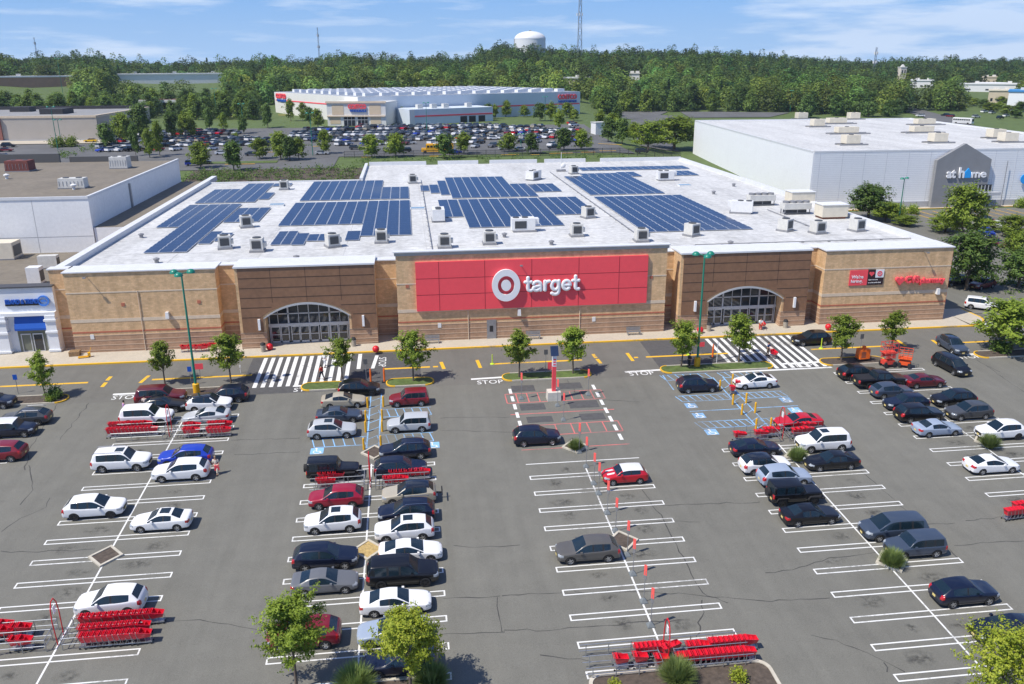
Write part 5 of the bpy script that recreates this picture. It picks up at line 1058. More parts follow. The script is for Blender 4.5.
# middle distance trees
MID = [tree_proto('broad_tree', 80+i, 7.5, 2.9, 1.15, (28, 6, 3, 9), 0, .28, .24, lm, .16, top) for i, (lm, top) in enumerate(((leaf_mid, .5), (leaf_dark, .5), (leaf_mid, .2), (leaf_mid, .8)))]
BIG = [tree_proto('big_tree', 90+i, 11, 4.3, 2.2, (34, 7, 3, 10), 0, .32, .24, lm, .26, top) for i, (lm, top) in enumerate(((leaf_dark, .4), (leaf_mid, .3)))]
MT = [(1, 107, 148, 126, 18), (2, 125, 143, 118, 22), (2, 143, 140, 112, 26), (1, 136, 156, 143, 24), (1, 160, 156, 142, 26), (1, 150, 158, 143, 22), (2, 172, 139, 119, 20), (1, 186, 137, 117, 18), (2, 192, 137, 124, 14), (1, 197, 120, 104, 15), (1, 210, 131, 117, 17), (1, 224, 131, 119, 13), (1, 242, 117, 97, 17), (2, 201, 168, 141, 20), (3, 234, 171, 138, 17), (1, 244, 134, 121, 14), (0, 260, 159, 136, 16), (3, 281, 160, 128, 16), (3, 290, 161, 134, 14), (1, 299, 160, 136, 15), (2, 326, 154, 137, 19),
      (1, 268, 128, 112, 18), (1, 255, 116, 103, 16), (1, 291, 121, 107, 16), (2, 303, 121, 109, 14), (2, 318, 128, 113, 15), (1, 310, 124, 111, 13), (2, 335, 124, 113, 13), (0, 372, 158, 132, 16), (2, 396, 157, 132, 19), (2, 444, 159, 131, 18), (1, 464, 154, 131, 17), (2, 376, 125, 114, 9), (2, 402, 122, 113, 12), (1, 416, 122, 110, 10), (2, 443, 120, 108, 11), (1, 459, 121, 110, 9), (1, 480, 119, 108, 9), (1, 488, 119, 104, 12), (2, 495, 119, 108, 11), (1, 506, 117, 104, 13), (2, 524, 117, 104, 8), (2, 540, 121, 103, 14), (1, 551, 121, 102, 14), (1, 567, 118, 101, 11), (2, 509, 152, 131, 15), (1, 531, 154, 131, 14), (2, 559, 130, 115, 15), (1, 564, 151, 126, 17), (0, 581, 150, 127, 15), (1, 608, 142, 123, 19), (1, 622, 144, 122, 20), (2, 612, 134, 111, 14), (1, 634, 141, 120, 12), (0, 617, 123, 108, 13), (1, 600, 128, 112, 13), (0, 574, 121, 108, 9), (0, 360, 123, 112, 7)]
nrow = {}
for i, (k, px, py, yt, w) in enumerate(MT):
    p = at(px, py); h = px_h(p, yt); o = place(MID[(0, 2, 1, 3)[i % 4] if k != 1 or i % 3 else 1], USED); d = math.hypot(p.x, p.y); sw_ = w/CF*d*1.42/(2*3.0); o.scale = (min(sw_, h/7.7*1.3), min(sw_, h/7.7*1.3), max(h/7.7, sw_*.72)); o.location = (p.x, p.y, p.z+.05); o.rotation_euler.z = i*2.3
    zone = 'left far lot' if px < 240 else ('lot left of the warehouse' if px < 345 else ('lot before the warehouse' if px < 590 else 'lot right of the warehouse'))
    row = 'near edge' if py > 147 else ('middle' if py > 128 else 'upper edge')
    key = (zone, row); nrow.setdefault(key, []).append((px, o))
for (zone, row), L_ in nrow.items():
    for k, (px, o) in enumerate(sorted(L_, key=lambda a: a[0])):
        lead = 'green tree' if len(L_) == 1 else f'{ordn(k+1)} green tree from the left'
        tag(o, f'{lead}, {row} of the {zone}', 'tree', 'trees in the far car park')
for k, px, py, yt, w, lb in ((1, 648, 150, 118, 34, 'big dense tree against the white side wall, left half of the pair'), (1, 674, 150, 113, 46, 'big bright tree against the white side wall, right half of the pair'), (0, 868, 219, 180, 38, 'dark pointed tree before the blank front of the white store'), (1, 885, 222, 199, 26, 'light green low tree beside the dark pointed one'), (1, 960, 243, 178, 38, 'tall light tree hiding the left of the gabled entrance'), (0, 966, 290, 225, 46, 'broad dark tree at the right corner of the superstore'), (1, 945, 232, 214, 30, 'low bushy tree behind the superstore right corner'), (0, 1018, 288, 245, 38, 'broad dark tree cut by the right edge above the road'), (1, 1010, 352, 294, 56, 'large light green tree over the right hand island'), (1, 1011, 238, 212, 24, 'thin tree right of the gabled entrance'), (1, 985, 232, 217, 22, 'small bushy tree by the parked blue car'), (1, 1015, 262, 228, 24, 'loose tree at the right edge above the dark red car'), (1, 905, 226, 214, 22, 'low green tree behind the right roof edge, leftmost')):
    p = at(px, py); h = px_h(p, yt); o = place(BIG[k], USED); d = math.hypot(p.x, p.y); sw_ = w/CF*d*1.28/(2*4.4); o.scale = (sw_, sw_, h/11.3); o.location = (p.x, p.y, p.z-.05); o.rotation_euler.z = px; tag(o, lb, 'tree')
for k, (px, py, yt, w) in enumerate(((908, 101, 93, 9), (916, 103, 94, 10), (926, 100, 92, 8), (931, 106, 97, 9), (938, 101, 91, 11), (946, 103, 94, 10), (957, 99, 92, 9), (966, 103, 95, 11), (974, 106, 97, 10), (983, 108, 98, 11), (989, 112, 101, 12), (998, 111, 101, 10), (1006, 114, 104, 12), (1015, 118, 108, 12), (962, 110, 103, 9), (936, 109, 100, 8), (1001, 103, 95, 9), (1019, 112, 100, 10))):
    p = at(px, py); h = px_h(p, yt); o = place(MID[k % 4], USED); d = math.hypot(p.x, p.y); sw_ = w/CF*d*1.2/6; o.scale = (sw_, sw_, h/7.7); o.location = (p.x, p.y, p.z-.1); o.rotation_euler.z = k*1.9; tag(o, 'green roadside tree at the far right between the road and the pale buildings', 'tree', 'roadside trees at the far right')
# woods: the front trees one by one, the mass behind as one body of foliage
WP = []
for i in range(6):
    rs = np.random.default_rng(200+i); H, cr = 14, 4.6; t = empty('woodland_tree', (0, 0, 0)); trunk_mb(rs, H, 3, .3, cr*.6).build('trunk', bark, t); c = crown_pts(rs, H, cr, 1.4, 85, 30, .95, .3+.1*i)
    base_t = np.array([(.9, .9, .9), (.55, .62, .72), (1.3, 1.2, .8), (.48, .6, .62), (1.0, .98, .8), (.7, .78, .9)][i]); link('crown', quads_mesh('crown', c, .42, rs, leaf_wood, .45, np.tile(base_t, (len(c), 1)), .8, outward(c, (0, 0, 5))), t); WP.append(t)
def projx(x, y, z):
    v = Vector((x, y, z-CH)); f = v.dot(FWD); return 512+CF*v.dot(RT)/f, 342-CF*v.dot(UP)/f
CLEAR = [(-30, 75, 75, 82.5, 650), (118, 226, 73, 79, 670), (-40, 96, 101, 150, 430), (208, 248, 106, 150, 420), (150, 180, 105, 150, 400), (262, 590, 88, 150, 530), (612, 800, 112, 160, 560), (540, 582, 78.5, 82, 730), (820, 930, 113, 160, 520), (905, 972, 108, 200, 580), (908, 934, 75, 90, 710), (945, 1100, 117, 260, 480), (962, 1015, 80, 90, 700), (986, 1008, 89, 103, 570), (1008, 1100, 89, 125, 490), (896, 908, 62, 77, 910), (627, 641, 73, 81, 710), (980, 997, 75, 83, 770), (950, 985, 94, 101, 560)]
CLEAR = [c for c in CLEAR if c[4] not in (650, 670, 730, 710, 700, 570, 490, 770)] + SHED_CLEAR
def clear(px, py, D): return any(a < px < b and c < py < d and D < e for a, b, c, d, e in CLEAR)
rw = random.Random(11); used_front = 0
FRONT = {'left': [], 'middle': [], 'right': []}
cand = []
for _ in range(26000):
    px = rw.uniform(-120, 1150); D = 380+1250*rw.random()**1.25
    d = ray(px, 80); hv = Vector((d.x, d.y)).normalized(); x, y = hv.x*D, hv.y*D
    if y < 330: continue
    z = terrain(x, y); bx, by = projx(x, y, z); tx, ty = projx(x, y, z+11)
    if any(clear(bx+e, by+(ty-by)*f, D) for f in (0, .35, .7, 1, 1.3) for e in (-4, 4)): continue
    if by > (120 if bx < 600 else 121): continue
    if D < 480 and 255 < bx < 740: continue
    cand.append((D, x, y, z, bx, by))
cell = {}; keep = []
for c in sorted(cand):
    k = (int(c[1]//7.2), int(c[2]//8)) if c[0] > 720 else (int(c[1]//9.5), int(c[2]//10), 1)
    if k in cell or rw.random() < .22: continue
    cell[k] = 1; keep.append(c)
front = keep[:190]; rest = keep[190:]
for i, (D, x, y, z, bx, by) in enumerate(front):
    o = place(WP[rw.randrange(6)], USED); s = rw.uniform(.62, 1.05)*(.8 if bx < 600 else 1); o.scale = (s*rw.uniform(.9, 1.15), s, s*rw.uniform(.85, 1.1)); o.location = (x, y, z-.3); o.rotation_euler.z = rw.uniform(0, 6.28)
    z_ = 'front of the wood left of the warehouse' if bx < 300 else ('wooded slope behind the warehouse and the upper car park' if bx < 740 else 'front of the wood behind the white store')
    tag(o, 'leafy tree in the '+z_, 'tree', 'trees in the '+z_)
def wood_mass(name, items, seed):
    rs = np.random.default_rng(seed); P = []; T = []; SZ = []; O = []
    for D, x, y, z, bx, by in items:
        big = 1.3 if D < 720 else 1; H = rs.uniform(7.5, 15)*(1 if rs.random() < .85 else 1.4)*(1.1 if D < 720 else 1); cr = rs.uniform(3.0, 6.0)*big; n = int(np.clip(560*(500/D)**1.15, 190, 620)*big*big); f = rs.random(n); a = rs.random(n)*6.283
        con = rs.random() < .05
        prof = (1.05-f) if con else np.sqrt(np.clip(1-((f-.42)/.60)**2, 0.02, 1))
        lob = 1+.28*np.sin(a*rs.integers(2, 5)+rs.random()*6+f*5)
        r = cr*(.6 if con else 1)*prof*(.55+.5*np.sqrt(rs.random(n)))*lob
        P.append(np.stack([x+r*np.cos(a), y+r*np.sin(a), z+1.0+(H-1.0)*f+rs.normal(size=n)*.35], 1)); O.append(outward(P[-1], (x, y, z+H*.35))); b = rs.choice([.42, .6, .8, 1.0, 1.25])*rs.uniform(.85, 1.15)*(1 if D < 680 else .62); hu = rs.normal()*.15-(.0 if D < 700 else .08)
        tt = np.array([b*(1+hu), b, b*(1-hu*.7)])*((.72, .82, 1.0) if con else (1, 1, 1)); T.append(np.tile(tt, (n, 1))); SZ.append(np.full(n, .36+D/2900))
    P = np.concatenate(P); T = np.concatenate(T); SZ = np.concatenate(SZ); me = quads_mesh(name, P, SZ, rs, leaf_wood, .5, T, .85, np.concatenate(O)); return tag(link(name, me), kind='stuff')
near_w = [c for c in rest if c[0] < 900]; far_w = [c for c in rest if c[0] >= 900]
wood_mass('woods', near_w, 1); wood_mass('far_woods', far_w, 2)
# scrub along the bank by the far car park
def scrub(name, boxes, seed, lm=leaf_dark):
    rs = np.random.default_rng(seed); P = []
    for x0, x1, y0, y1, n, h in boxes:
        for _ in range(n):
            x, y = rs.uniform(x0, x1), rs.uniform(y0, y1); z = terrain(x, y); P.append(np.array([x, y, z+h*.45])+rs.normal(size=(26, 3))*[.55, .55, h*.28])
    P = np.concatenate(P); return tag(link(name, quads_mesh(name, P, .22, rs, lm)), kind='stuff')
scrub('bank_undergrowth', [(-62, -12, 246, 257, 170, 1.5), (-16, 78, 268, 277, 60, 1.0), (-62, -46, 206, 250, 170, 1.8), (-44, -14, 236, 246, 60, 1.0), (-115, -108, 290, 345, 40, 1.6)], 9)
scrub('verge_undergrowth', [(80, 92, 160, 186, 70, 1.6), (88, 100, 110, 125, 20, .5)], 10)
# ---------------------------------------------------------------- cars
car_paint = mat('car_paint', (.5, .5, .5), .30, metal=.0, coat=.55, objcol=True, spec=.4)
car_glass = mat('car_glass', (.009, .020, .030), .16, spec=.7)
car_trim = mat('car_trim', (.018, .018, .02), .6)
car_roof_black = mat('car_roof_black', (.010, .011, .014), .12, coat=1)
tyre_m = mat('tyre', (.020, .020, .021), .85); rim_m = mat('alloy', (.50, .51, .53), .3, metal=.85); rim_dark = mat('dark_alloy', (.06, .06, .065), .35, metal=.7)
lamp_w = mat('headlamp_glass', (.34, .37, .40), .1, coat=1); lamp_r = mat('tail_lamp', (.45, .012, .015), .2, coat=1); plate_m = mat('number_plate', (.72, .58, .22), .5); white_roof = mat('car_roof_white', (.76, .76, .76), .25, coat=1); chrome = mat('chrome', (.6, .6, .62), .15, metal=1)
def stations(kind):
    # x from the nose, half-width factor, underside, shoulder, top, roof-edge factor, what the next stretch is
    if kind in ('sedan', 'coupe'):
        h = 1.46 if kind == 'sedan' else 1.38; L_ = 4.85; W_ = 1.85
        S = [(0, .70, .28, .58, .64, .74, ''), (.09, .87, .23, .68, .74, .76, ''), (.5, .97, .2, .77, .84, .78, ''), (1.1, 1, .18, .84, .93, .78, ''), (1.5, 1, .18, .88, 1.0, .80, 'W'), (2.28, 1, .18, .92, h-.02, .66, 'S'), (2.78, 1, .18, .93, h, .67, 'P'), (2.87, 1, .18, .93, h, .67, 'S'), (3.45, 1, .18, .95, h-.06, .66, 'R'), (4.15, 1, .19, .98, 1.09, .74, ''), (4.6, .97, .24, .98, 1.07, .78, ''), (4.79, .92, .26, .93, 1.01, .78, ''), (4.85, .80, .32, .72, .80, .74, '')]
    elif kind == 'suv':
        h = 1.70; L_ = 4.72; W_ = 1.90
        S = [(0, .74, .34, .74, .82, .78, ''), (.07, .90, .29, .86, .93, .78, ''), (.5, .98, .25, .93, 1.01, .80, ''), (1.0, 1, .24, .96, 1.06, .82, ''), (1.3, 1, .24, .98, 1.11, .84, 'W'), (2.1, 1, .24, 1.02, h-.04, .70, 'S'), (2.55, 1, .24, 1.03, h, .71, 'P'), (2.64, 1, .24, 1.03, h, .71, 'S'), (3.3, 1, .24, 1.05, h-.01, .71, 'P'), (3.42, 1, .24, 1.06, h-.02, .71, 'Q'), (3.92, 1, .24, 1.14, h-.08, .68, 'P'), (4.05, .99, .25, 1.14, h-.11, .67, 'R'), (4.50, .97, .28, 1.10, 1.20, .80, ''), (4.66, .94, .30, 1.0, 1.06, .80, ''), (4.72, .84, .36, .78, .84, .78, '')]
    elif kind == 'cuv':
        h = 1.69; L_ = 4.75; W_ = 1.92
        S = [(0, .72, .33, .70, .78, .76, ''), (.08, .90, .28, .82, .89, .78, ''), (.5, .98, .24, .90, .98, .80, ''), (1.05, 1, .22, .95, 1.05, .82, ''), (1.36, 1, .22, .98, 1.10, .84, 'W'), (2.12, 1, .22, 1.02, h-.04, .70, 'S'), (2.66, 1, .22, 1.04, h, .71, 'P'), (2.75, 1, .22, 1.04, h, .71, 'S'), (3.45, 1, .22, 1.07, h-.01, .70, 'Q'), (3.95, 1, .22, 1.14, h-.06, .68, 'P'), (4.12, .99, .23, 1.15, h-.10, .67, 'R'), (4.52, .97, .27, 1.12, 1.22, .79, ''), (4.69, .94, .30, 1.02, 1.06, .80, ''), (4.75, .84, .36, .76, .82, .78, '')]
    elif kind == 'fastback':
        h = 1.44; L_ = 4.9; W_ = 1.86
        S = [(0, .70, .26, .56, .62, .74, ''), (.09, .88, .22, .66, .73, .76, ''), (.5, .97, .19, .76, .84, .78, ''), (1.15, 1, .17, .84, .93, .80, ''), (1.45, 1, .17, .88, .99, .82, 'W'), (2.4, 1, .17, .92, h-.03, .64, 'S'), (2.85, 1, .17, .94, h, .65, 'P'), (2.93, 1, .17, .94, h, .65, 'S'), (3.55, 1, .17, .98, h-.08, .63, 'R'), (4.4, .99, .19, 1.02, 1.10, .74, ''), (4.68, .96, .23, 1.0, 1.06, .76, ''), (4.84, .91, .26, .92, .98, .76, ''), (4.9, .80, .32, .70, .78, .74, '')]
    elif kind == 'large':
        h = 1.88; L_ = 5.25; W_ = 2.02
        S = [(0, .70, .40, .78, .86, .80, ''), (.08, .88, .34, .95, 1.02, .80, ''), (.5, .98, .3, 1.03, 1.10, .82, ''), (1.15, 1, .28, 1.07, 1.16, .84, ''), (1.5, 1, .28, 1.09, 1.22, .84, 'W'), (2.1, 1, .28, 1.12, h-.03, .76, 'S'), (2.75, 1, .28, 1.12, h, .77, 'P'), (2.85, 1, .28, 1.12, h, .77, 'S'), (3.6, 1, .28, 1.13, h, .77, 'P'), (3.72, 1, .28, 1.13, h, .77, 'Q'), (4.6, 1, .28, 1.14, h-.03, .76, 'P'), (4.85, 1, .3, 1.15, h-.06, .75, 'R'), (5.08, .97, .32, 1.14, 1.24, .82, ''), (5.2, .92, .36, 1.0, 1.06, .8, ''), (5.25, .78, .42, .8, .84, .78, '')]
    elif kind == 'van':
        h = 1.76; L_ = 5.1; W_ = 1.99
        S = [(0, .72, .30, .66, .74, .76, ''), (.10, .89, .25, .80, .88, .78, ''), (.5, .98, .22, .91, .99, .80, ''), (.95, 1, .2, .96, 1.08, .80, 'W'), (1.85, 1, .2, 1.02, h-.04, .72, 'S'), (2.5, 1, .2, 1.02, h, .73, 'P'), (2.6, 1, .2, 1.02, h, .73, 'S'), (3.5, 1, .2, 1.03, h, .73, 'P'), (3.62, 1, .2, 1.03, h, .73, 'Q'), (4.5, 1, .2, 1.05, h-.05, .71, 'P'), (4.68, .99, .22, 1.05, h-.1, .7, 'R'), (4.95, .96, .26, 1.02, 1.14, .78, ''), (5.05, .9, .3, .9, .95, .78, ''), (5.1, .76, .36, .7, .74, .74, '')]
    elif kind == 'mini':
        h = 1.43; L_ = 3.95; W_ = 1.76
        S = [(0, .62, .28, .58, .64, .74, ''), (.1, .84, .22, .70, .78, .76, ''), (.45, .97, .2, .80, .88, .78, ''), (.85, 1, .18, .86, .95, .80, ''), (1.1, 1, .18, .90, 1.0, .82, 'W'), (1.6, 1, .18, .92, h-.03, .74, 'S'), (2.3, 1, .18, .93, h, .75, 'P'), (2.4, 1, .18, .93, h, .75, 'Q'), (3.2, 1, .18, .95, h-.03, .74, 'P'), (3.4, 1, .18, .95, h-.06, .73, 'R'), (3.72, .97, .22, .95, 1.04, .8, ''), (3.88, .9, .26, .84, .88, .8, ''), (3.95, .76, .3, .62, .66, .76, '')]
    elif kind == 'boxy':
        h = 1.72; L_ = 4.35; W_ = 1.82
        S = [(0, .68, .34, .66, .74, .78, ''), (.08, .88, .28, .82, .90, .80, ''), (.5, .98, .24, .92, 1.0, .82, ''), (1.0, 1, .23, .96, 1.06, .83, ''), (1.3, 1, .23, 1.0, 1.10, .84, 'W'), (1.75, 1, .23, 1.02, h-.04, .78, 'S'), (2.4, 1, .23, 1.02, h, .79, 'P'), (2.5, 1, .23, 1.02, h, .79, 'S'), (3.15, 1, .23, 1.02, h, .79, 'P'), (3.27, 1, .23, 1.02, h, .79, 'Q'), (3.95, 1, .23, 1.03, h-.02, .78, 'P'), (4.08, .99, .25, 1.03, h-.05, .77, 'R'), (4.24, .97, .28, 1.03, 1.16, .84, ''), (4.32, .92, .32, .92, .98, .84, ''), (4.35, .8, .38, .74, .78, .8, '')]
    elif kind == 'jeep':
        h = 1.88; L_ = 4.7; W_ = 1.80
        S = [(0, .72, .45, .95, 1.02, .74, ''), (.06, .82, .42, 1.04, 1.08, .76, ''), (.5, .84, .40, 1.08, 1.13, .76, ''), (1.35, .90, .38, 1.11, 1.17, .78, ''), (1.55, .97, .36, 1.13, 1.20, .84, 'W'), (1.85, 1, .36, 1.14, h-.04, .84, 'S'), (2.5, 1, .36, 1.14, h, .85, 'P'), (2.62, 1, .36, 1.14, h, .85, 'S'), (3.3, 1, .36, 1.14, h, .85, 'P'), (3.44, 1, .36, 1.14, h, .85, 'Q'), (4.2, 1, .36, 1.15, h, .85, 'P'), (4.36, 1, .38, 1.15, h-.03, .84, 'R'), (4.42, .98, .4, 1.14, 1.22, .86, ''), (4.5, .95, .44, 1.0, 1.04, .84, '')]
        L_ = 4.5
    elif kind == 'pickup':
        h = 1.86; L_ = 5.7; W_ = 1.98
        S = [(0, .72, .42, .84, .92, .8, ''), (.08, .9, .38, 1.0, 1.06, .8, ''), (.5, .98, .34, 1.08, 1.14, .82, ''), (1.25, 1, .34, 1.10, 1.20, .84, ''), (1.55, 1, .34, 1.12, 1.24, .84, 'W'), (2.15, 1, .34, 1.14, h-.03, .74, 'S'), (2.75, 1, .34, 1.14, h, .75, 'P'), (2.87, 1, .34, 1.14, h, .75, 'S'), (3.5, 1, .34, 1.14, h-.02, .74, 'R'), (3.72, 1, .34, 1.14, 1.18, .86, ''), (3.8, 1, .34, 1.14, 1.16, .88, ''), (5.5, 1, .36, 1.13, 1.15, .88, ''), (5.66, .97, .42, 1.08, 1.10, .88, ''), (5.7, .9, .5, .9, .92, .86, '')]
    elif kind == 'wagon':
        h = 1.60; L_ = 4.75; W_ = 1.86
        S = [(0, .72, .31, .66, .72, .76, ''), (.09, .88, .26, .78, .84, .78, ''), (.5, .97, .23, .86, .93, .79, ''), (1.1, 1, .22, .90, 1.0, .79, ''), (1.45, 1, .22, .93, 1.06, .81, 'W'), (2.15, 1, .22, .97, h-.03, .68, 'S'), (2.68, 1, .22, .98, h, .69, 'P'), (2.77, 1, .22, .98, h, .69, 'S'), (3.4, 1, .22, 1.0, h-.03, .69, 'Q'), (3.85, 1, .22, 1.04, h-.08, .68, 'P'), (3.95, .99, .23, 1.05, h-.11, .67, 'R'), (4.48, .96, .27, 1.03, 1.14, .76, ''), (4.68, .9, .31, .92, .98, .77, ''), (4.75, .74, .36, .72, .76, .72, '')]
    return L_, W_, h, S
PROTO_C = {}
DG = bpy.context.evaluated_depsgraph_get
def car_proto(kind):
    L_, W_, h, S = stations(kind); hw = W_/2; q = MB(); GH = {'W', 'S', 'P', 'Q', 'R'}
    rings = []
    for i, (x, w, zb, zs, zt, rw_, tg) in enumerate(S):
        prev = S[i-1][6] if i else ''
        roof = (tg in 'SPQR' and tg) or (prev in 'SPQ' and prev)
        y = hw*w
        if roof: p = [(y*.95, zs+.03), (hw*rw_+.03, zt-.085), (hw*rw_-.03, zt-.035), (hw*rw_*.6, zt-.006), (0, zt)]
        else: p = [(y*.945, zs+.32*(zt-zs)), (y*min(.91, rw_*1.1), zs+.62*(zt-zs)), (y*min(.86, rw_*1.03), zs+.82*(zt-zs)), (y*rw_*.58, zt-.006), (0, zt)]
        half = [(0, zb), (y*.84, zb), (y*.955, zb+.10), (y*1.0, zb+.42*(zs-zb)), (y*.985, zs-.02)]+p
        rings.append([Vector((L_/2-x, a, b)) for a, b in half]+[Vector((L_/2-x, -a, b)) for a, b in half[-2:0:-1]])
    n = len(rings[0]); vs = [v for r in rings for v in r]; q.v = [tuple(v) for v in vs]; F = []; M = []
    for i in range(len(S)-1):
        tg = S[i][6]
        for j in range(n):
            jj = j if j < 9 else n-1-j; k = (j+1) % n
            m = 0
            if jj in (0, 1): m = 2
            if tg == 'W' and jj in (7, 8): m = 1
            if tg == 'W' and jj == 5: m = 1 if kind != 'jeep' else 2
            if tg in ('S', 'Q') and jj == 5: m = 1
            if tg in ('S', 'P', 'Q') and jj in (6, 7, 8): m = 3
            if tg == 'P' and jj == 5: m = 2 if any(q_[6] in 'SQ' and q_[6] for q_ in S[i+1:]) and kind != 'jeep' else 0
            if tg == 'R' and jj in (7, 8): m = 1
            F.append((i*n+j, i*n+k, (i+1)*n+k, (i+1)*n+j)); M.append(m)
    for base, rev in ((0, False), ((len(S)-1)*n, True)):
        for j in range(9):
            a, b, c, d = base+j, base+j+1, base+(n-(j+1)) % n, base+(n-j) % n
            f = [a, b, c, d]; f = list(dict.fromkeys(f))
            F.append(tuple(f if rev else f[::-1])); M.append(2 if j == 0 else 0)
    me = bpy.data.meshes.new('cage'); me.from_pydata(q.v, [], F)
    for m in (car_paint, car_glass, car_trim, car_paint): me.materials.append(m)
    me.polygons.foreach_set('material_index', M); me.update()
    bm = bmesh.new(); bm.from_mesh(me); bmesh.ops.recalc_face_normals(bm, faces=bm.faces); cl = bm.edges.layers.float.new('crease_edge')
    bm.edges.ensure_lookup_table()
    for e in bm.edges:
        a, b = (v.index for v in e.verts); ja, jb = a % n, b % n
        ja, jb = min(ja, n-ja), min(jb, n-jb)
        if ja == jb == 4: e[cl] = .55
        if ja == jb == 5: e[cl] = .45
        if ja == jb and ja in (6, 7): e[cl] = .5
        if ja == jb and ja in (1, 2): e[cl] = .5
        ms = {f.material_index for f in e.link_faces}
        if 1 in ms and len(ms) > 1: e[cl] = max(e[cl], .6)
    bm.to_mesh(me); bm.free(); o = link('cage', me); s = o.modifiers.new('s', 'SUBSURF'); s.levels = 2; s.render_levels = 2
    axf, axr = L_/2-L_*(.195 if kind != 'jeep' else .17), -L_/2+L_*(.205 if kind != 'pickup' else .23); tr = {'sedan': .33, 'fastback': .335, 'coupe': .34, 'mini': .31, 'van': .35, 'jeep': .42, 'large': .40, 'pickup': .41}.get(kind, .36)
    c = MB()
    for ax in (axf, axr):
        for sy in (-1, 1): c.lathe([(0, -.16), (tr*1.17, -.16), (tr*1.17, .16), (0, .16)], 20, (ax, sy*(hw-.10), tr*1.0), 'y')
    cm_ = c.mesh('cut', [car_trim, car_trim, car_trim]); cm_.polygons.foreach_set('material_index', [2]*len(cm_.polygons)); bm = bmesh.new(); bm.from_mesh(cm_); bmesh.ops.remove_doubles(bm, verts=bm.verts, dist=1e-5); bmesh.ops.recalc_face_normals(bm, faces=bm.faces); bm.to_mesh(cm_); bm.free()
    co = link('cut', cm_); b = o.modifiers.new('b', 'BOOLEAN'); b.object = co; b.operation = 'DIFFERENCE'; b.solver = 'EXACT'
    ev = bpy.data.meshes.new_from_object(o.evaluated_get(DG())); bpy.data.objects.remove(o); bpy.data.objects.remove(co)
    # sort faces into parts by where they lie
    parts = {k: [] for k in ('body', 'glass', 'hl', 'tl', 'grille')}
    zs_f = S[2][3]; zs_r = S[-3][3]
    for f in ev.polygons:
        c = f.center; x, y, z = c.x, abs(c.y), c.z; k = 'body'
        if f.material_index == 1: k = 'glass'
        elif f.material_index in (0, 3):
            fx, rx = L_/2-x, x+L_/2; tall = kind in ('suv', 'cuv', 'large', 'van', 'boxy', 'wagon')
            if kind == 'jeep':
                if fx < .1 and .2 < y < .6 and .75 < z < 1.0: k = 'hl' if y > .42 else 'grille'
            elif fx < .42 and hw*.56 < y and zs_f*.78 < z < zs_f*.97: k = 'hl'
            elif fx < .14 and y < hw*.52 and zs_f*.50 < z < zs_f*.80: k = 'grille'
            if tall and rx < .28 and y > hw*.66 and zs_r*.72 < z < zs_r*1.02: k = 'tl'
            if kind in ('sedan', 'fastback', 'coupe', 'mini') and rx < .30 and y > hw*.50 and zs_r*.74 < z < zs_r*.97: k = 'tl'
            if kind in ('jeep', 'pickup') and rx < .14 and y > hw*.74 and zs_r*.7 < z < zs_r*1.0: k = 'tl'
        parts[k].append((f, 1 if c.y > 0 else 0))
    def sub_mesh(name, fs, mats, mi):
        idx = {}; V = []; FF = []; MM = []
        for f in fs:
            g = []
            for vi in f.vertices:
                if vi not in idx: idx[vi] = len(V); V.append(ev.vertices[vi].co.copy())
                g.append(idx[vi])
            FF.append(g); MM.append(mi(f))
        m = bpy.data.meshes.new(name); m.from_pydata(V, [], FF)
        for x in mats: m.materials.append(x)
        m.polygons.foreach_set('material_index', MM); m.polygons.foreach_set('use_smooth', [True]*len(FF)); m.update(); m.set_sharp_from_angle(angle=R(45)); return m
    ms = {'body': sub_mesh('car_body', [f for f, s in parts['body']], [car_paint, car_trim, car_paint], lambda f: {0: 0, 2: 1, 3: 2}.get(f.material_index, 0)), 'glass': sub_mesh('car_windows', [f for f, s in parts['glass']], [car_glass], lambda f: 0)}
    for k, nm, m in (('hl', 'headlight', lamp_w), ('tl', 'tail_light', lamp_r)):
        for s in (0, 1):
            fs = [f for f, q_ in parts[k] if q_ == s]
            if fs: ms[k+str(s)] = sub_mesh(nm, fs, [m], lambda f: 0)
    if parts['grille']: ms['grille'] = sub_mesh('grille', [f for f, s in parts['grille']], [car_trim], lambda f: 0)
    q = MB(); tw = .11; q.lathe([(tr*.62, -tw), (tr*.93, -tw), (tr, -tw*.7), (tr, tw*.7), (tr*.93, tw), (tr*.62, tw)], 24, (0, 0, 0), 'y'); ty = q.mesh('tyre', [tyre_m])
    def rim(mm):
        q = MB(); q.lathe([(tr*.64, .10), (tr*.64, .06), (tr*.58, .05)], 24, (0, 0, 0), 'y', 0); q.lathe([(0, .0), (tr*.6, .0)], 24, (0, 0, 0), 'y', 1); q.lathe([(0, .085), (tr*.16, .085), (tr*.16, .02)], 12, (0, 0, 0), 'y', 0)
        for k in range(5):
            a = 2*math.pi*k/5; d = Vector((math.cos(a), 0, math.sin(a))); t_ = Vector((-math.sin(a), 0, math.cos(a))); w0, w1 = tr*.15, tr*.12
            q.add([d*tr*.1-t_*w0+Vector((0, .075, 0)), d*tr*.1+t_*w0+Vector((0, .075, 0)), d*tr*.62+t_*w1+Vector((0, .07, 0)), d*tr*.62-t_*w1+Vector((0, .07, 0))], [(0, 1, 2, 3)], 0)
        return q.mesh('rim', [mm, car_trim])
    ms['tyre'] = ty; ms['rim'] = rim(rim_m); ms['rim_dark'] = rim(rim_dark)
    q = MB(); q.box(-.09, .11, 0, .2, 0, .15, top=.8); ms['mirror'] = q.mesh('mirror', [car_paint])
    q = MB(); q.box(-.012, .012, -.155, .155, -.08, .08); ms['plate'] = q.mesh('number_plate', [plate_m])
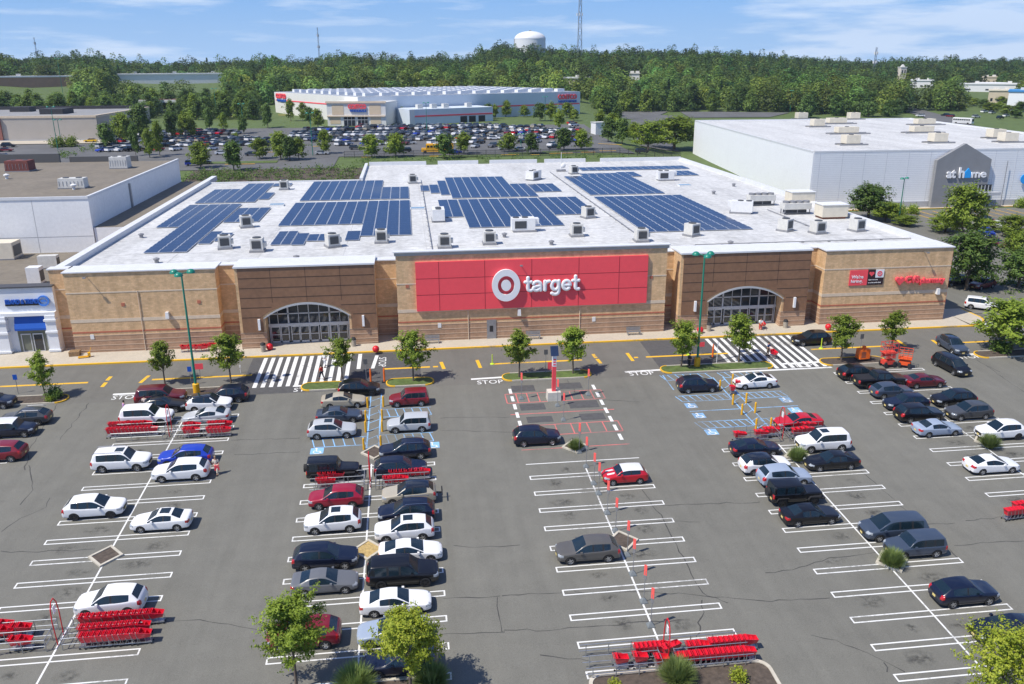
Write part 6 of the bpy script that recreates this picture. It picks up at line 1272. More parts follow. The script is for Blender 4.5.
    r0 = next(i for i, s in enumerate(S) if s[6] == 'W'); cow = S[r0]; rf0 = S[r0+1]; roofs = [s for s in S if s[6] in ('S', 'P', 'Q')]; re = roofs[-1]
    q = MB(); zt = h
    xa = L_/2-rf0[0]-.18; xb = xa-.75; q.add([(xa, -.36, zt-.012), (xa, .36, zt-.012), (xb, .36, zt+.014), (xb, -.36, zt+.014)], [(0, 1, 2, 3)]); q.box(xb, xa, -.38, .38, zt-.06, zt+.012); ms['sunroof'] = q.mesh('sunroof', [car_glass])
    for s in (-1, 1):
        q = MB(); y = s*(hw*.70); q.path([(L_/2-rf0[0]-.15, y, h-.04), (L_/2-rf0[0]-.3, y, h+.05), (L_/2-re[0]-.1, y, h+.04), (L_/2-re[0]-.35, y, h-.05)], .022, 5); ms['rail'+('L' if s > 0 else 'R')] = q.mesh('roof_rail', [chrome])
    if kind == 'jeep':
        for fk, (ax, s) in enumerate(((axf, -1), (axf, 1), (axr, -1), (axr, 1))):
                q = MB(); y0, y1 = (hw*.80, hw+.12) if s > 0 else (-hw-.12, -hw*.80); pts = [(ax-.62, .62), (ax-.45, .88), (ax+.45, .88), (ax+.62, .62)]
                q.slab([(a, b) for a, b in pts]+[(a, b-.07) for a, b in pts[::-1]], y0, y1)
                ms['fender'+str(fk)] = q.mesh('fender', [car_trim])
        q = MB(); q.lathe([(0, -.12), (.36, -.12), (.36, .12), (0, .12)], 20, (-L_/2-.1, .1, 1.0), 'x'); ms['spare'] = q.mesh('spare_wheel', [tyre_m])
        q = MB(); q.box(L_/2-.05, L_/2+.18, -.8, .8, .5, .66); ms['bumper'] = q.mesh('bumper', [car_trim])
    if kind == 'pickup':
        q = MB(); q.box(-L_/2+.12, L_/2-3.85, -hw*.84, hw*.84, 1.1, 1.2); ms['bed_cover'] = q.mesh('bed_cover', [car_trim])
    PROTO_C[kind] = (ms, L_, W_, h, axf, axr, tr, S); return PROTO_C[kind]
COLS = {'white': (.80, .80, .80), 'silver': (.46, .48, .50), 'silver_blue': (.30, .36, .46), 'grey': (.135, .14, .15), 'dgrey': (.055, .058, .064), 'black': (.006, .006, .008), 'navy': (.006, .010, .028), 'blue': (.012, .045, .42), 'steel': (.045, .062, .095), 'red': (.50, .008, .020), 'dred2': (.30, .008, .028), 'dred': (.19, .010, .020), 'maroon': (.105, .008, .016), 'beige': (.40, .36, .28), 'yellow': (.80, .50, .02), 'bronze': (.10, .095, .088)}
def car(kind, col, loc, rz, label, cat=None, opts='', group='cars parked in rows before the superstore', ang_ground=True):
    ms, L_, W_, h, axf, axr, tr, S = PROTO_C.get(kind) or car_proto(kind)
    cat = cat or {'pickup': 'pickup truck', 'van': 'minivan', 'jeep': 'off-roader', 'large': 'large car'}.get(kind, 'car')
    t = empty('parked_car', (0, 0, 0), 0, label, cat, group); c4 = (*COLS[col], 1); hw = W_/2
    def p(name, me, parent=t, loc=None, rz_=0, sc=None):
        o = link(name, me, parent); o.color = c4
        if loc: o.location = loc
        if rz_: o.rotation_euler.z = rz_
        if sc: o.scale = sc
        return o
    b = p('body', ms['body'])
    def slot(o, i, m): o.material_slots[i].link = 'OBJECT'; o.material_slots[i].material = m
    if 'k' in opts: slot(b, 2, car_roof_black)
    if 'w' in opts: slot(b, 2, white_roof)
    p('windows', ms['glass'])
    for k in ('hl0', 'hl1', 'tl0', 'tl1'):
        if k in ms: p('headlight' if k[0] == 'h' else 'tail_light', ms[k])
    for k, nm in (('grille', 'grille'), ('fender0', 'fender'), ('fender1', 'fender'), ('fender2', 'fender'), ('fender3', 'fender'), ('spare', 'spare_wheel'), ('bumper', 'bumper'), ('bed_cover', 'bed_cover')):
        if k in ms: p(nm, ms[k])
    for ax in (axf, axr):
        for s in (-1, 1):
            w = p('wheel', ms['tyre'], t, (ax, s*(hw-.125), tr), 0 if s > 0 else math.pi); p('rim', ms['rim_dark' if 'd' in opts else 'rim'], w)
    x = L_/2-[s for s in S if s[6] == 'W'][0][0]-.42; zm = [s for s in S if s[6] == 'W'][0][3]+.05
    for s in (-1, 1): p('mirror', ms['mirror'], t, (x, s*(hw-.05), zm), 0, (1, s, 1))
    p('number_plate', ms['plate'], t, (-L_/2-.005 if kind != 'jeep' else -L_/2-.02, 0 if kind != 'jeep' else -.5, S[-1][2]+.27)); 
    if 'f' not in opts: p('number_plate', ms['plate'], t, (L_/2+.005, 0, S[0][2]+.14))
    if 's' in opts: p('sunroof', ms['sunroof'])
    if 'r' in opts: p('roof_rail', ms['railL']); p('roof_rail', ms['railR'])
    set_ground(t, loc, rz); v = 1+.035*math.sin(loc[0]*7.3+loc[1]*3.1); t.matrix_world = t.matrix_world @ Matrix.Diagonal((v, 1+.02*math.sin(loc[1]*5.7), 1+.03*math.sin(loc[0]*4.1+loc[1]), 1)); return t
CARS = [
 ('suv', 'navy', -8, 410, 'R', 'dark blue car at the left edge beside the leaning street tree', ''),
 ('wagon', 'dgrey', 26, 426.5, 'L', 'dark grey wagon nosing left, just under the left edge street tree', 'r'),
 ('boxy', 'navy', 13, 438.5, 'R', 'dark blue small car with white roof at the left edge', 'w'),
 ('cuv', 'dred', -2, 463, 'L', 'dark red crossover cut by the left edge', ''),
 ('large', 'maroon', 161, 406, 'R', 'long dark red vehicle under the left lamp post', ''),
 ('sedan', 'black', 162, 413.5, 'R', 'black saloon squeezed between long red vehicle and white one', ''),
 ('large', 'white', 147, 426.8, 'R', 'white large vehicle with dark pillars behind the red carts', 'd'),
 ('suv', 'navy', 226, 403.5, 'L', 'black crossover beside the yellow lamp post foot', ''),
 ('cuv', 'white', 209.5, 412.5, 'R', 'white crossover with black roof, facing right', 'k'),
 ('fastback', 'silver', 206.5, 425, 'L', 'silver saloon behind the right group of carts', ''),
 ('large', 'white', 122, 472.5, 'R', 'long white large vehicle with sunroof below the red carts', 'sr'),
 ('suv', 'blue', 186, 467, 'L', 'bright blue crossover, the only one of that colour', ''),
 ('cuv', 'white', 181, 482, 'L', 'white crossover right in front of the bright blue one', ''),
 ('suv', 'white', 95, 519.5, 'R', 'white crossover with dark tinted windows, alone at the left', 'd'),
 ('sedan', 'white', 161.5, 532.5, 'L', 'white saloon with sunroof alone in its row at the left', 's'),
 ('cuv', 'white', 111, 617.5, 'L', 'white crossover directly above the bottom left carts', ''),
 ('suv', 'black', 359, 397, 'R', 'black crossover under the tree at the left crosswalk', 'd'),
 ('fastback', 'beige', 343.5, 409, 'R', 'pale beige saloon beside the yellow bollards', ''),
 ('sedan', 'steel', 339, 423.5, 'R', 'blue grey saloon between beige saloon and silver crossover', ''),
 ('cuv', 'silver', 332, 439.3, 'R', 'silver crossover beside the blue striped bay', 's'),
 ('boxy', 'dred', 409, 407.2, 'L', 'dark red boxy car in the blue marked bays', ''),
 ('boxy', 'silver', 408.8, 433.2, 'L', 'silver rounded wagon in the blue marked bays', ''),
 ('suv', 'navy', 405, 460.5, 'L', 'dark blue crossover just right of the empty diamond island', 'r'),
 ('cuv', 'navy', 400.5, 479, 'R', 'dark blue crossover showing red tail lights, behind the cart row', ''),
 ('jeep', 'black', 333, 481.5, 'R', 'black square hard top off-roader with round wheel arches', 'd'),
 ('suv', 'dred2', 336.5, 509.5, 'L', 'dark red crossover directly under the left carts of middle row', ''),
 ('cuv', 'beige', 409, 505.5, 'L', 'beige crossover with black roof and bicycle rack', 'k'),
 ('suv', 'white', 333, 534, 'L', 'white crossover with sunroof in front of the dark red one', 's'),
 ('cuv', 'navy', 406.5, 524.5, 'L', 'dark navy crossover with roof rails behind the beige one', 'r'),
 ('suv', 'white', 404.5, 542.5, 'L', 'white crossover with sunroof right of the straw island', 's'),
 ('fastback', 'white', 410.5, 564.5, 'R', 'white saloon with dark windows beside the straw island', ''),
 ('large', 'black', 402.7, 588.5, 'R', 'large black vehicle between two white saloons', 'd'),
 ('sedan', 'white', 395.5, 616.5, 'R', 'white saloon just above the yellow green tree', ''),
 ('fastback', 'silver_blue', 393, 647, 'L', 'silver blue saloon half hidden by the yellow green tree', ''),
 ('wagon', 'navy', 401, 678.5, 'L', 'dark navy car under the yellow green tree, lowest of its row', ''),
 ('cuv', 'navy', 325.5, 571.5, 'R', 'dark navy crossover left of the straw island', ''),
 ('sedan', 'grey', 325, 595.5, 'R', 'grey saloon below the dark navy crossover', ''),
 ('suv', 'dred', 304, 651.5, 'L', 'dark red car behind the loose green tree', ''),
 ('cuv', 'navy', 536.5, 446.8, 'R', 'dark navy crossover alone in the red marked pick-up bays', ''),
 ('mini', 'red', 624.5, 485.3, 'L', 'small red hatchback with white roof and bonnet stripes', 'w'),
 ('suv', 'bronze', 587.5, 564, 'L', 'dark grey brown crossover beside the empty diamond island', ''),
 ('cuv', 'navy', 697.5, 393.3, 'R', 'dark blue compact crossover under the right lamp post', ''),
 ('fastback', 'white', 754.5, 389.5, 'L', 'white saloon with sunroof by the right yellow bollards', 's'),
 ('coupe', 'red', 798, 430.3, 'L', 'bright red saloon behind the small carts', ''),
 ('large', 'white', 822.5, 453.3, 'L', 'white large crossover with sunroof behind a grass tuft', 's'),
 ('sedan', 'black', 831.5, 471.5, 'L', 'black saloon directly in front of the white large crossover', ''),
 ('fastback', 'navy', 755, 457.5, 'R', 'dark blue saloon half hidden behind the carts of the right row', ''),
 ('suv', 'white', 764.5, 475.3, 'R', 'white crossover with black roof, left of the grass tuft', 'k'),
 ('cuv', 'silver_blue', 784, 488, 'R', 'silver blue crossover between white one and black off-roader', ''),
 ('jeep', 'black', 794, 506.5, 'R', 'black square off-roader with spare wheel, right hand row', 'd'),
 ('sedan', 'black', 810, 526.5, 'R', 'black saloon at the front of the right hand row', ''),
 ('van', 'steel', 893, 541.5, 'L', 'slate blue minivan beside the blue grey crossover', ''),
 ('boxy', 'steel', 914.5, 559.3, 'L', 'blue grey small crossover beside a grass tuft', ''),
 ('wagon', 'navy', 964, 607.8, 'R', 'dark navy rounded crossover alone at the lower right', ''),
 ('fastback', 'navy', 1008, 645, 'L', 'dark blue car behind the sparse tree in the lower right corner', ''),
 ('suv', 'black', 859, 381, 'R', 'black crossover nearest the orange generator', ''),
 ('pickup', 'black', 879.5, 389.3, 'R', 'black pickup truck second behind the orange generator', 'd'),
 ('wagon', 'steel', 891.5, 399.3, 'R', 'blue grey hatchback third in the right edge row', ''),
 ('wagon', 'navy', 906, 411.3, 'L', 'dark navy wagon facing left in the right edge row', ''),
 ('cuv', 'black', 919, 423.3, 'R', 'black crossover just behind the silver blue saloon', ''),
 ('sedan', 'silver_blue', 937, 437.3, 'R', 'silver blue saloon at the front of the right edge row', ''),
 ('coupe', 'maroon', 924, 388.8, 'R', 'dark red saloon right of the black pickup truck', ''),
 ('suv', 'black', 953.5, 407.8, 'L', 'black crossover facing left beside the dark grey one', ''),
 ('cuv', 'dgrey', 968.5, 420.8, 'L', 'dark grey crossover above the white compact one', ''),
 ('suv', 'white', 1000, 441.3, 'L', 'white compact crossover at the right edge behind a grass tuft', 'd'),
 ('fastback', 'white', 991.5, 474.8, 'R', 'white saloon below the grass tuft at the right edge', ''),
 ('cuv', 'black', 811, 346.3, 'L', 'black crossover on the road right of the right crosswalk', ''),
]
HEAD = {'R': 0, 'L': math.pi}
for kind, col, px, py, hd, lb, op in CARS:
    p = at(px, py); W_ = stations(kind)[1]; jit = rnd.uniform(-.02, .02); yc = p.y+W_/2*.93; dd = ray(px, 342); hh = Vector((p.x, yc, gz(0, yc)+.75-CH)); fx = px-512; den = RT.x*CF-fx*FWD.x; xc = (fx*(FWD.y*yc+FWD.z*hh.z)-CF*(RT.y*yc+RT.z*hh.z))/den
    car(kind, col, (xc, yc, gz(xc, yc)), HEAD[hd]+jit, lb, None, op)
# the hatchback's bonnet stripes
mini = [o for o in bpy.data.objects if o.get('label', '').startswith('small red hatchback')][0]
q = MB(); q.add([(1.62, -.42, .865), (1.62, -.18, .875), (.95, -.18, .985), (.95, -.42, .975), (1.62, .18, .875), (1.62, .42, .865), (.95, .42, .975), (.95, .18, .985)], [(0, 1, 2, 3), (4, 5, 6, 7)]); q.build('bonnet_stripes', white_roof, mini)
bk = [o for o in bpy.data.objects if o.get('label', '').startswith('beige crossover')][0]
q = MB(); q.box(-2.95, -2.36, -.06, .06, .55, .65); q.box(-2.95, -2.85, -.7, .7, .75, .82); q.box(-2.9, -2.84, -.05, .05, .6, 1.2); q.build('bicycle_rack', car_trim, bk)
def car_at(kind, col, px, py, rz, lb, op='', group='cars on the roads beside the superstore'):
    p = at(px, py); return car(kind, col, (p.x, p.y, gz(p.x, p.y) if p.y < 105 else terrain(p.x, p.y)+.06), rz, lb, None, op, group)
car_at('van', 'black', 950.5, 370, R(-84), 'black minivan driving out of the right edge aisle')
car_at('suv', 'steel', 951.5, 350, R(-92), 'slate blue crossover behind the moving black minivan', 'k')
car_at('boxy', 'white', 981, 309.5, R(-38), 'white boxy car turning at the right corner kerb')
car_at('suv', 'maroon', 981.5, 288.5, R(200), 'dark red and blue crossover parked right of the corner tree')
car_at('suv', 'black', 955, 285.5, R(185), 'dark car partly behind the superstore right corner')
car_at('suv', 'blue', 985.5, 236, R(-95), 'blue crossover in the lot before the gabled entrance')
car_at('sedan', 'maroon', 996, 246, R(-92), 'dark red saloon in the lot before the gabled entrance')
car_at('sedan', 'white', 1001, 331, R(170), 'white car behind the large light green tree')
car_at('suv', 'white', 1000, 229, R(-92), 'white car at the right edge before the gabled entrance')
car_at('suv', 'black', 1012, 236, R(-92), 'black car at the right edge before the gabled entrance')
car_at('sedan', 'navy', 984, 222, R(88), 'dark car up by the yellow bay lines of the gabled entrance')
# ---------------------------------------------------------------- cars far off, too small to show parts
def small_car(suvish):
    q = MB(); L_, W_, h = (4.6, 1.85, 1.7) if suvish else (4.6, 1.8, 1.42); hw = W_/2
    prof = [(-2.3, .35), (2.3, .35), (2.3, .75), (1.2, .95), (-2.3, .98)] if not suvish else [(-2.3, .4), (2.3, .4), (2.3, .85), (1.3, 1.05), (-2.3, 1.1)]
    q.slab(prof, -hw, hw, 0); zb = .96 if not suvish else 1.06
    cab = [(.95, zb), (.35, h), (-1.0 if not suvish else -1.9, h), (-1.7 if not suvish else -2.25, zb)]
    vs = [(x, s*(hw*.95 if z == zb else hw*.72), z) for s in (-1, 1) for x, z in cab]
    q.add(vs, [(0, 1, 2, 3), (7, 6, 5, 4)], 1); q.add(vs, [(0, 4, 5, 1), (2, 6, 7, 3)], 1); q.add(vs, [(1, 5, 6, 2)], 0)
    for x in (1.4, -1.4):
        for s in (-1, 1): q.lathe([(0, -.1), (.33, -.1), (.33, .1), (0, .1)], 10, (x, s*(hw-.06), .33), 'y', 2)
    return q.mesh('parked_car', [car_paint, car_glass, tyre_m])
SMALL = [small_car(False), small_car(True)]
fcols = ['white']*32+['silver']*20+['grey']*12+['black']*20+['navy']*12+['steel']*6+['red']*7+['dred']*3+['beige']*3+['blue']*4
nice = {'white': 'white', 'silver': 'silver', 'grey': 'grey', 'black': 'black', 'navy': 'dark blue', 'steel': 'slate blue', 'red': 'red', 'dred': 'dark red', 'beige': 'beige', 'blue': 'bright blue', 'yellow': 'yellow'}
rows = []
for r, (Y, x0, x1, fill) in enumerate(((305, -12, 60, .28), (318, -24, 66, .55), (331, -34, 66, .93), (336.5, -40, 72, .95), (347, -44, 74, .95), (352.5, -44, 74, .95), (363, -40, 60, .95), (368.5, -22, 44, .95))): rows.append((Y, x0, x1, fill, f'{ordn(r+1)} row before the warehouse'))
for r, (Y, x0, x1, fill) in enumerate(((310, -104, -62, .6), (322, -108, -50, .8), (338, -108, -52, .9), (344, -110, -60, .9), (356, -110, -66, .9), (362, -110, -72, .85))): rows.append((Y, x0, x1, fill, f'{ordn(r+1)} row left of the warehouse'))
ROWCARS = []
def far_car(x, y, rz, col, label, group, big=None):
    o = link('parked_car', SMALL[rnd.random() < .55 if big is None else big]); o.location = (x, y, terrain(x, y)+.16); o.rotation_euler = (0, 0, rz); o.color = (*COLS[col], 1); tag(o, label, 'car', group); return o
for Y, x0, x1, fill, nm in rows:
    cnt = {}; x = x0; k = 0
    while x < x1:
        if rnd.random() < fill:
            c = rnd.choice(fcols); cnt[c] = cnt.get(c, 0)+1
            ROWCARS.append((x, Y+rnd.uniform(-.3, .3), R(60)+(math.pi if rnd.random() < .4 else 0)+rnd.uniform(-.05, .05), c, f'{ordn(cnt[c])} {nice[c]} car from the left in the {nm}', 'cars crowded in the far car park'))
        x += 3.05; k += 1
# the nearest stay single things; those packed deepest in the far rows are one mass
ROWCARS.sort(key=lambda c: math.hypot(c[0], c[1]))
for c in ROWCARS[:182]: far_car(*c)
mass = MB(); mcols = []
for x, y, rz, c, lb, g_ in ROWCARS[182:]:
    if c not in mcols: mcols.append(c)
    sm_ = SMALL[rnd.random() < .55]; M4 = Matrix.Translation((x, y, terrain(x, y)+.16)) @ Matrix.Rotation(rz, 4, 'Z'); o_ = len(mass.v)
    mass.v += [tuple(M4 @ v.co) for v in sm_.vertices]; mass.f += [tuple(o_+i for i in f.vertices) for f in sm_.polygons]; mass.m += [(f.material_index-1 if f.material_index else 2+mcols.index(c)) for f in sm_.polygons]
tag(mass.build('distant_parked_cars', [car_glass, tyre_m]+[mat('paint_'+c, COLS[c], .3, coat=.5) for c in mcols]), kind='stuff')
for px, py, rz, col, big, lb in ((405, 152.5, 3.1, 'black', True, 'black crossover driving across the near aisle, left of the yellow bus'), (322, 155, 0, 'silver', False, 'silver car under the tree left of the near fence'), (252, 156, .2, 'steel', False, 'slate blue car near the far left grass island'), (193, 166, .3, 'blue', True, 'blue car beside the earth bank at the left'), (204, 164.5, .2, 'navy', True, 'dark blue car right of the blue one by the earth bank'), (222, 155, .2, 'white', False, 'white car between two trees at the far left aisle'), (212, 144, 2.9, 'silver', False, 'silver blue car crossing the far left aisle'),
                                   (190, 141, .1, 'red', False, 'bright red car at the head of the far left rows'), (554, 149.5, 3.0, 'navy', True, 'dark blue car beside the tree at the right aisle'), (502, 146, 2.9, 'navy', True, 'dark green blue car at the right of the near aisle'), (505, 150, .2, 'silver', False, 'silver car on the near right aisle'), (521, 151, 0, 'silver', False, 'pale car under the near right tree'), (494, 140, .1, 'white', False, 'white car at the end of the right rows'), (552, 138, 3, 'white', True, 'white vehicle by the small red cones at the right'), (410, 144.5, .1, 'silver', False, 'light car behind the tree left of the bus'), (455, 154, .2, 'blue', False, 'blue car just right of the yellow bus'), (345, 146, .1, 'steel', False, 'blue grey car beside the round tree at the near aisle'), (308, 139, .1, 'silver', False, 'silver car left of the round tree'), (356, 150, 0, 'dgrey', True, 'dark vehicle on the near aisle, left end'),
                                   (91, 142.5, 3.1, 'yellow', False, 'yellow car before the beige store wall'), (9, 147.5, .1, 'navy', True, 'dark blue car in the far left lot, top one'), (6, 152, .1, 'dred', False, 'dark red car in the far left lot'), (5, 158, .1, 'silver', False, 'silver blue car in the far left lot, lowest'), (119, 150.5, .1, 'white', True, 'white vehicle behind the gravel roof edge'), (112, 119, .5, 'navy', True, 'dark car beside the beige store corner'), (920, 117, 3.1, 'white', True, 'white pickup on the grass verge behind the white store'), (945, 116.5, 1.9, 'navy', True, 'dark car on the far right road, left lane'), (950, 117.5, 1.9, 'dred', True, 'dark red car on the far right road'), (976, 118, .2, 'silver', True, 'silver car in the far right roadside lot'), (984, 113, .4, 'white', True, 'white car in the far right roadside lot, upper'), (992, 114, .4, 'silver', True, 'second silver car in the far right roadside lot'), (1000, 119, .4, 'navy', True, 'dark blue car in the far right roadside lot'), (1006, 117, .4, 'white', False, 'white saloon in the far right roadside lot'), (574, 126.5, .4, 'white', True, 'white car behind the trees right of the warehouse'), (572, 124.5, .4, 'red', False, 'red car behind the trees right of the warehouse'), (642, 153.5, .2, 'black', True, 'dark vehicle below the yellow kerb at the upper drive')):
    p = at(px, py); far_car(p.x, p.y, rz, col, lb, None, big)
# bus and coach
def bus(col, p, rz, lb, cat, school):
    t = empty('school_bus' if school else 'coach', (p.x, p.y, terrain(p.x, p.y)+.15), rz, lb, cat); m = yellow_m if school else white_m
    q = MB(); q.box(-5.6, 3.6, -1.22, 1.22, .5, 3.0); q.box(-5.5, 3.5, -1.1, 1.1, 3.0, 3.15, 0, .97)
    if school: q.box(3.6, 5.2, -1.0, 1.0, .5, 1.7, 0, .94)
    else: q.box(3.6, 4.2, -1.2, 1.2, .5, 2.9, 0, .96)
    q.build('body', m, t); q = MB()
    for s in (-1, 1):
        for i in range(8): q.box(-5.3+i*1.1, -4.4+i*1.1, s*1.225-.02, s*1.225+.02, 1.9, 2.6)
    q.box(3.61, 3.66, -1.05, 1.05, 1.8, 2.7) if school else q.box(4.1, 4.23, -1.05, 1.05, 1.5, 2.7)
    q.build('windows', glass_m, t); q = MB()
    for z in (.9, 1.5): q.box(-5.62, 3.62, -1.24, 1.24, z, z+.08)
    q.build('stripe', black_m, t)
    for x in (-3.6, 3.9 if school else 2.4):
        for s in (-1, 1): q = MB(); q.lathe([(0, -.15), (.5, -.15), (.5, .15), (0, .15)], 14, (x, s*1.1, .5), 'y'); q.build('wheel', tyre_m, t)
    if school: q = MB(); q.box(-2.5, 1.2, -1.0, 1.0, 3.15, 3.22); q.build('roof_panel', white_m, t)
bus('y', at(437, 153.5), math.pi-.08, 'yellow school bus parked on the near aisle of the far car park', 'bus', True)
bus('w', at(964, 124.5), R(-62), 'white coach on the far right road', 'coach', False)
# ---------------------------------------------------------------- trolleys and their shelters
bk_red = mat('basket_red', (.70, .016, .038), .32, coat=.3)
def cart_proto():
    t = empty('shopping_cart', (0, 0, 0)); q = MB()
    x0, x1, z0, z1 = -.42, .48, .50, .98
    lo = [(x0+.10, -.20), (x1-.08, -.17), (x1-.08, .17), (x0+.10, .20)]; hi = [(x0, -.29), (x1, -.24), (x1, .24), (x0, .29)]
    n = 4; e = .025
    zt_ = lambda x: z1+.05-.16*(x-x0)/(x1-x0)
    V = [(x, y, z0-.03+.10*(x-x0)/(x1-x0)) for x, y in lo]+[(x, y, zt_(x)) for x, y in hi]; q.add(V, [(3, 2, 1, 0)]+[(i, (i+1) % 4, 4+(i+1) % 4, 4+i) for i in range(4)])
    lo2 = [(x*.94, y*.88) for x, y in lo]; hi2 = [(x*.95+.0, y*.90) for x, y in hi]; V = [(x, y, z0+.01+.10*(x-x0)/(x1-x0)) for x, y in lo2]+[(x, y, zt_(x)) for x, y in hi2]; q.add(V, [(0, 1, 2, 3)]+[(4+i, 4+(i+1) % 4, (i+1) % 4, i) for i in range(4)])
    V = [(x, y, zt_(x)) for x, y in hi]+[(x, y, zt_(x)) for x, y in hi2]; q.add(V, [(i, (i+1) % 4, 4+(i+1) % 4, 4+i) for i in range(4)]); q.add([(-.36, -.25, .78), (-.36, .25, .78), (-.27, .25, 1.06), (-.27, -.25, 1.06), (-.33, -.25, .78), (-.33, .25, .78), (-.24, .25, 1.06), (-.24, -.25, 1.06)], [(0, 3, 2, 1), (4, 5, 6, 7), (0, 4, 7, 3), (1, 2, 6, 5), (3, 7, 6, 2)]); q.box(-.34, -.10, -.2, .2, .76, .79); q.build('basket', bk_red, t)
    q = MB()
    for s in (-1, 1): q.path([(-.48, s*.26, 1.0), (-.36, s*.24, .45), (-.46, s*.24, .20), (.46, s*.18, .16), (.40, s*.18, .50)], .016, 5)
    q.tube((-.1, -.23, .2), (-.1, .23, .2), .014, 5); q.tube((.44, -.18, .17), (.44, .18, .17), .014, 5); q.box(-.40, .42, -.17, .17, .20, .215); q.build('frame', steel, t)
    q = MB(); q.tube((-.50, -.27, 1.03), (-.50, .27, 1.03), .024, 7); q.build('handle', red_pl, t)
    w = MB(); w.lathe([(0, -.02), (.065, -.02), (.065, .02), (0, .02)], 10, (0, 0, 0), 'y'); wm_ = w.mesh('wheel', [black_m])
    for x, y in ((-.44, -.24), (-.44, .24), (.42, -.18), (.42, .18)): o = link('wheel', wm_, t); o.location = (x, y, .065)
    return t
CART = cart_proto(); WH = [0]
def cart_line(px, py, n, rz, where, gap=.36, jit=.0, dx=None):
    p = at(px, py)
    for i in range(n):
        o = place(CART, USED); x = p.x+(i*gap)*math.cos(rz+(math.pi if dx else 0)) ; s = 1 if not dx else dx
        x = p.x+i*gap*s*math.cos(rz); y = p.y+i*gap*s*math.sin(rz)+rnd.uniform(-jit, jit); set_ground(o, (x, y, gz(x, y)+.005), rz+rnd.uniform(-.03, .03)*(1+jit*8))
        k = f'{ordn(i+1)} red trolley from left, ' if n > 1 else 'single red trolley '
        tag(o, k+where, 'shopping cart', 'red trolleys standing in nested lines')
cart_line(112.5, 437.5, 12, 0, 'front line left of the upper shelter spine'); cart_line(114.5, 431.8, 10, 0, 'back line left of the upper shelter spine')
cart_line(188.5, 437.2, 3, 0, 'short front line right of the upper shelter spine'); cart_line(189.5, 432, 3, 0, 'short back line right of the upper shelter spine'); cart_line(212, 436.8, 5, 0, 'front line at the right end of the upper shelter'); cart_line(213.5, 430.8, 5, 0, 'back line at the right end of the upper shelter')
cart_line(88.5, 647, 11, 0, 'front line of the bottom left shelter', .36, .02); cart_line(88.5, 638.5, 11, 0, 'middle line of the bottom left shelter', .36, .02); cart_line(88, 628, 13, 0, 'back line of the bottom left shelter', .38, .02)
cart_line(-4, 641, 3, 0, 'front line at the left edge, bottom', .4); cart_line(19, 650, 2, 0, 'lone front pair near the left edge, bottom', .5); cart_line(2, 634, 2, 0, 'back line at the left edge, bottom', .4); cart_line(20, 637, 2, 0, 'back pair near the left edge, bottom', .4)
cart_line(322.5, 488.5, 3, 0, 'front line left of the middle shelter spine', .35, .03); cart_line(324, 482.5, 4, 0, 'back line left of the middle shelter spine', .45)
cart_line(389, 486.8, 4, 0, 'front line right of the middle shelter spine', .42); cart_line(395, 480.5, 7, 0, 'back line right of the middle shelter spine', .45)
cart_line(737.5, 441, 2, 0, 'pair left in the right hand shelter', .35); cart_line(758, 439.5, 2, 0, 'pair at the middle of the right hand shelter', .5); cart_line(766.5, 436.8, 3, 0, 'front line near the middle of the right hand shelter', .4); cart_line(795, 437.5, 4, .15, 'slanting line right in the right hand shelter', .5); cart_line(806, 431.5, 2, .1, 'back pair right in the right hand shelter', .5)
cart_line(620.5, 668, 2, 0, 'single file at the left of the lowest shelter', 1.25); cart_line(640, 657.5, 7, 0, 'back line left in the lowest shelter', .3); cart_line(661, 668, 1, 0, 'beside the grass tuft of the lowest shelter'); cart_line(667, 657, 2, .4, 'askew pair by the red hoop of the lowest shelter', .5, .08); cart_line(692, 655.5, 3, 0, 'back line, middle of the lowest shelter', .36); cart_line(714, 652, 8, 0, 'back line at the right of the lowest shelter', .34); cart_line(682, 666.5, 5, 0, 'front line, middle of the lowest shelter', .36); cart_line(704, 664.5, 9, 0, 'front line at the right of the lowest shelter', .36)
cart_line(1008, 519.5, 5, .1, 'cluster at the right edge, front', .35); cart_line(1016, 513, 3, .1, 'cluster at the right edge, back', .4)
cart_line(185, 353, 4, .0, 'row against the tan wall left of the left entrance', .8, .08); cart_line(203, 352, 3, .3, 'loose group against the tan wall left of the left entrance', .6, .1)
cart_line(731.5, 393.5, 1, 1.5, 'beside the white saloon by the right bollards'); cart_line(737, 388, 1, 1.2, 'just behind the one by the white saloon'); cart_line(773.5, 358, 1, -1.2, 'pushed over the right crosswalk'); cart_line(762, 329, 1, -1.4, 'pushed out of the right entrance')
def shelter(px, py, half, lb, r=0):
    p = at(px, py); t = empty('cart_shelter', (0, 0, 0), 0, lb, 'cart shelter', 'trolley shelters in the car park')
    for s in (-1, 1):
        q = MB()
        for y in (-1.05, 0, 1.05):
            for z in (.45, .92): q.tube((s*.5, y, z), (s*half, y, z), .028, 6)
            for k in range(4): x = s*(.5+(half-.5)*k/3.3); q.tube((x, y, 0), (x, y, .92), .03, 6)
        q.tube((s*.5, -1.05, .92), (s*.5, 1.05, .92), .028, 6); q.tube((s*.5, -1.05, .45), (s*.5, 1.05, .45), .028, 6); q.build('rail', steel, t)
    q = MB(); pts = [(0, -.5, 0), (0, -.58, 1.9), (0, -.46, 2.75), (0, -.18, 3.2), (0, .18, 3.2), (0, .46, 2.75), (0, .58, 1.9), (0, .5, 0)]; q.path([Vector((x+.0, y, z)) for x, y, z in pts], .038, 7); q.build('hoop', red_pl, t)
    q = MB(); q.box(-.02, .02, -.16, .16, 2.2, 2.75); q.build('sign_plate', sign_white, t); set_ground(t, (p.x, p.y, gz(p.x, p.y)), r); return t
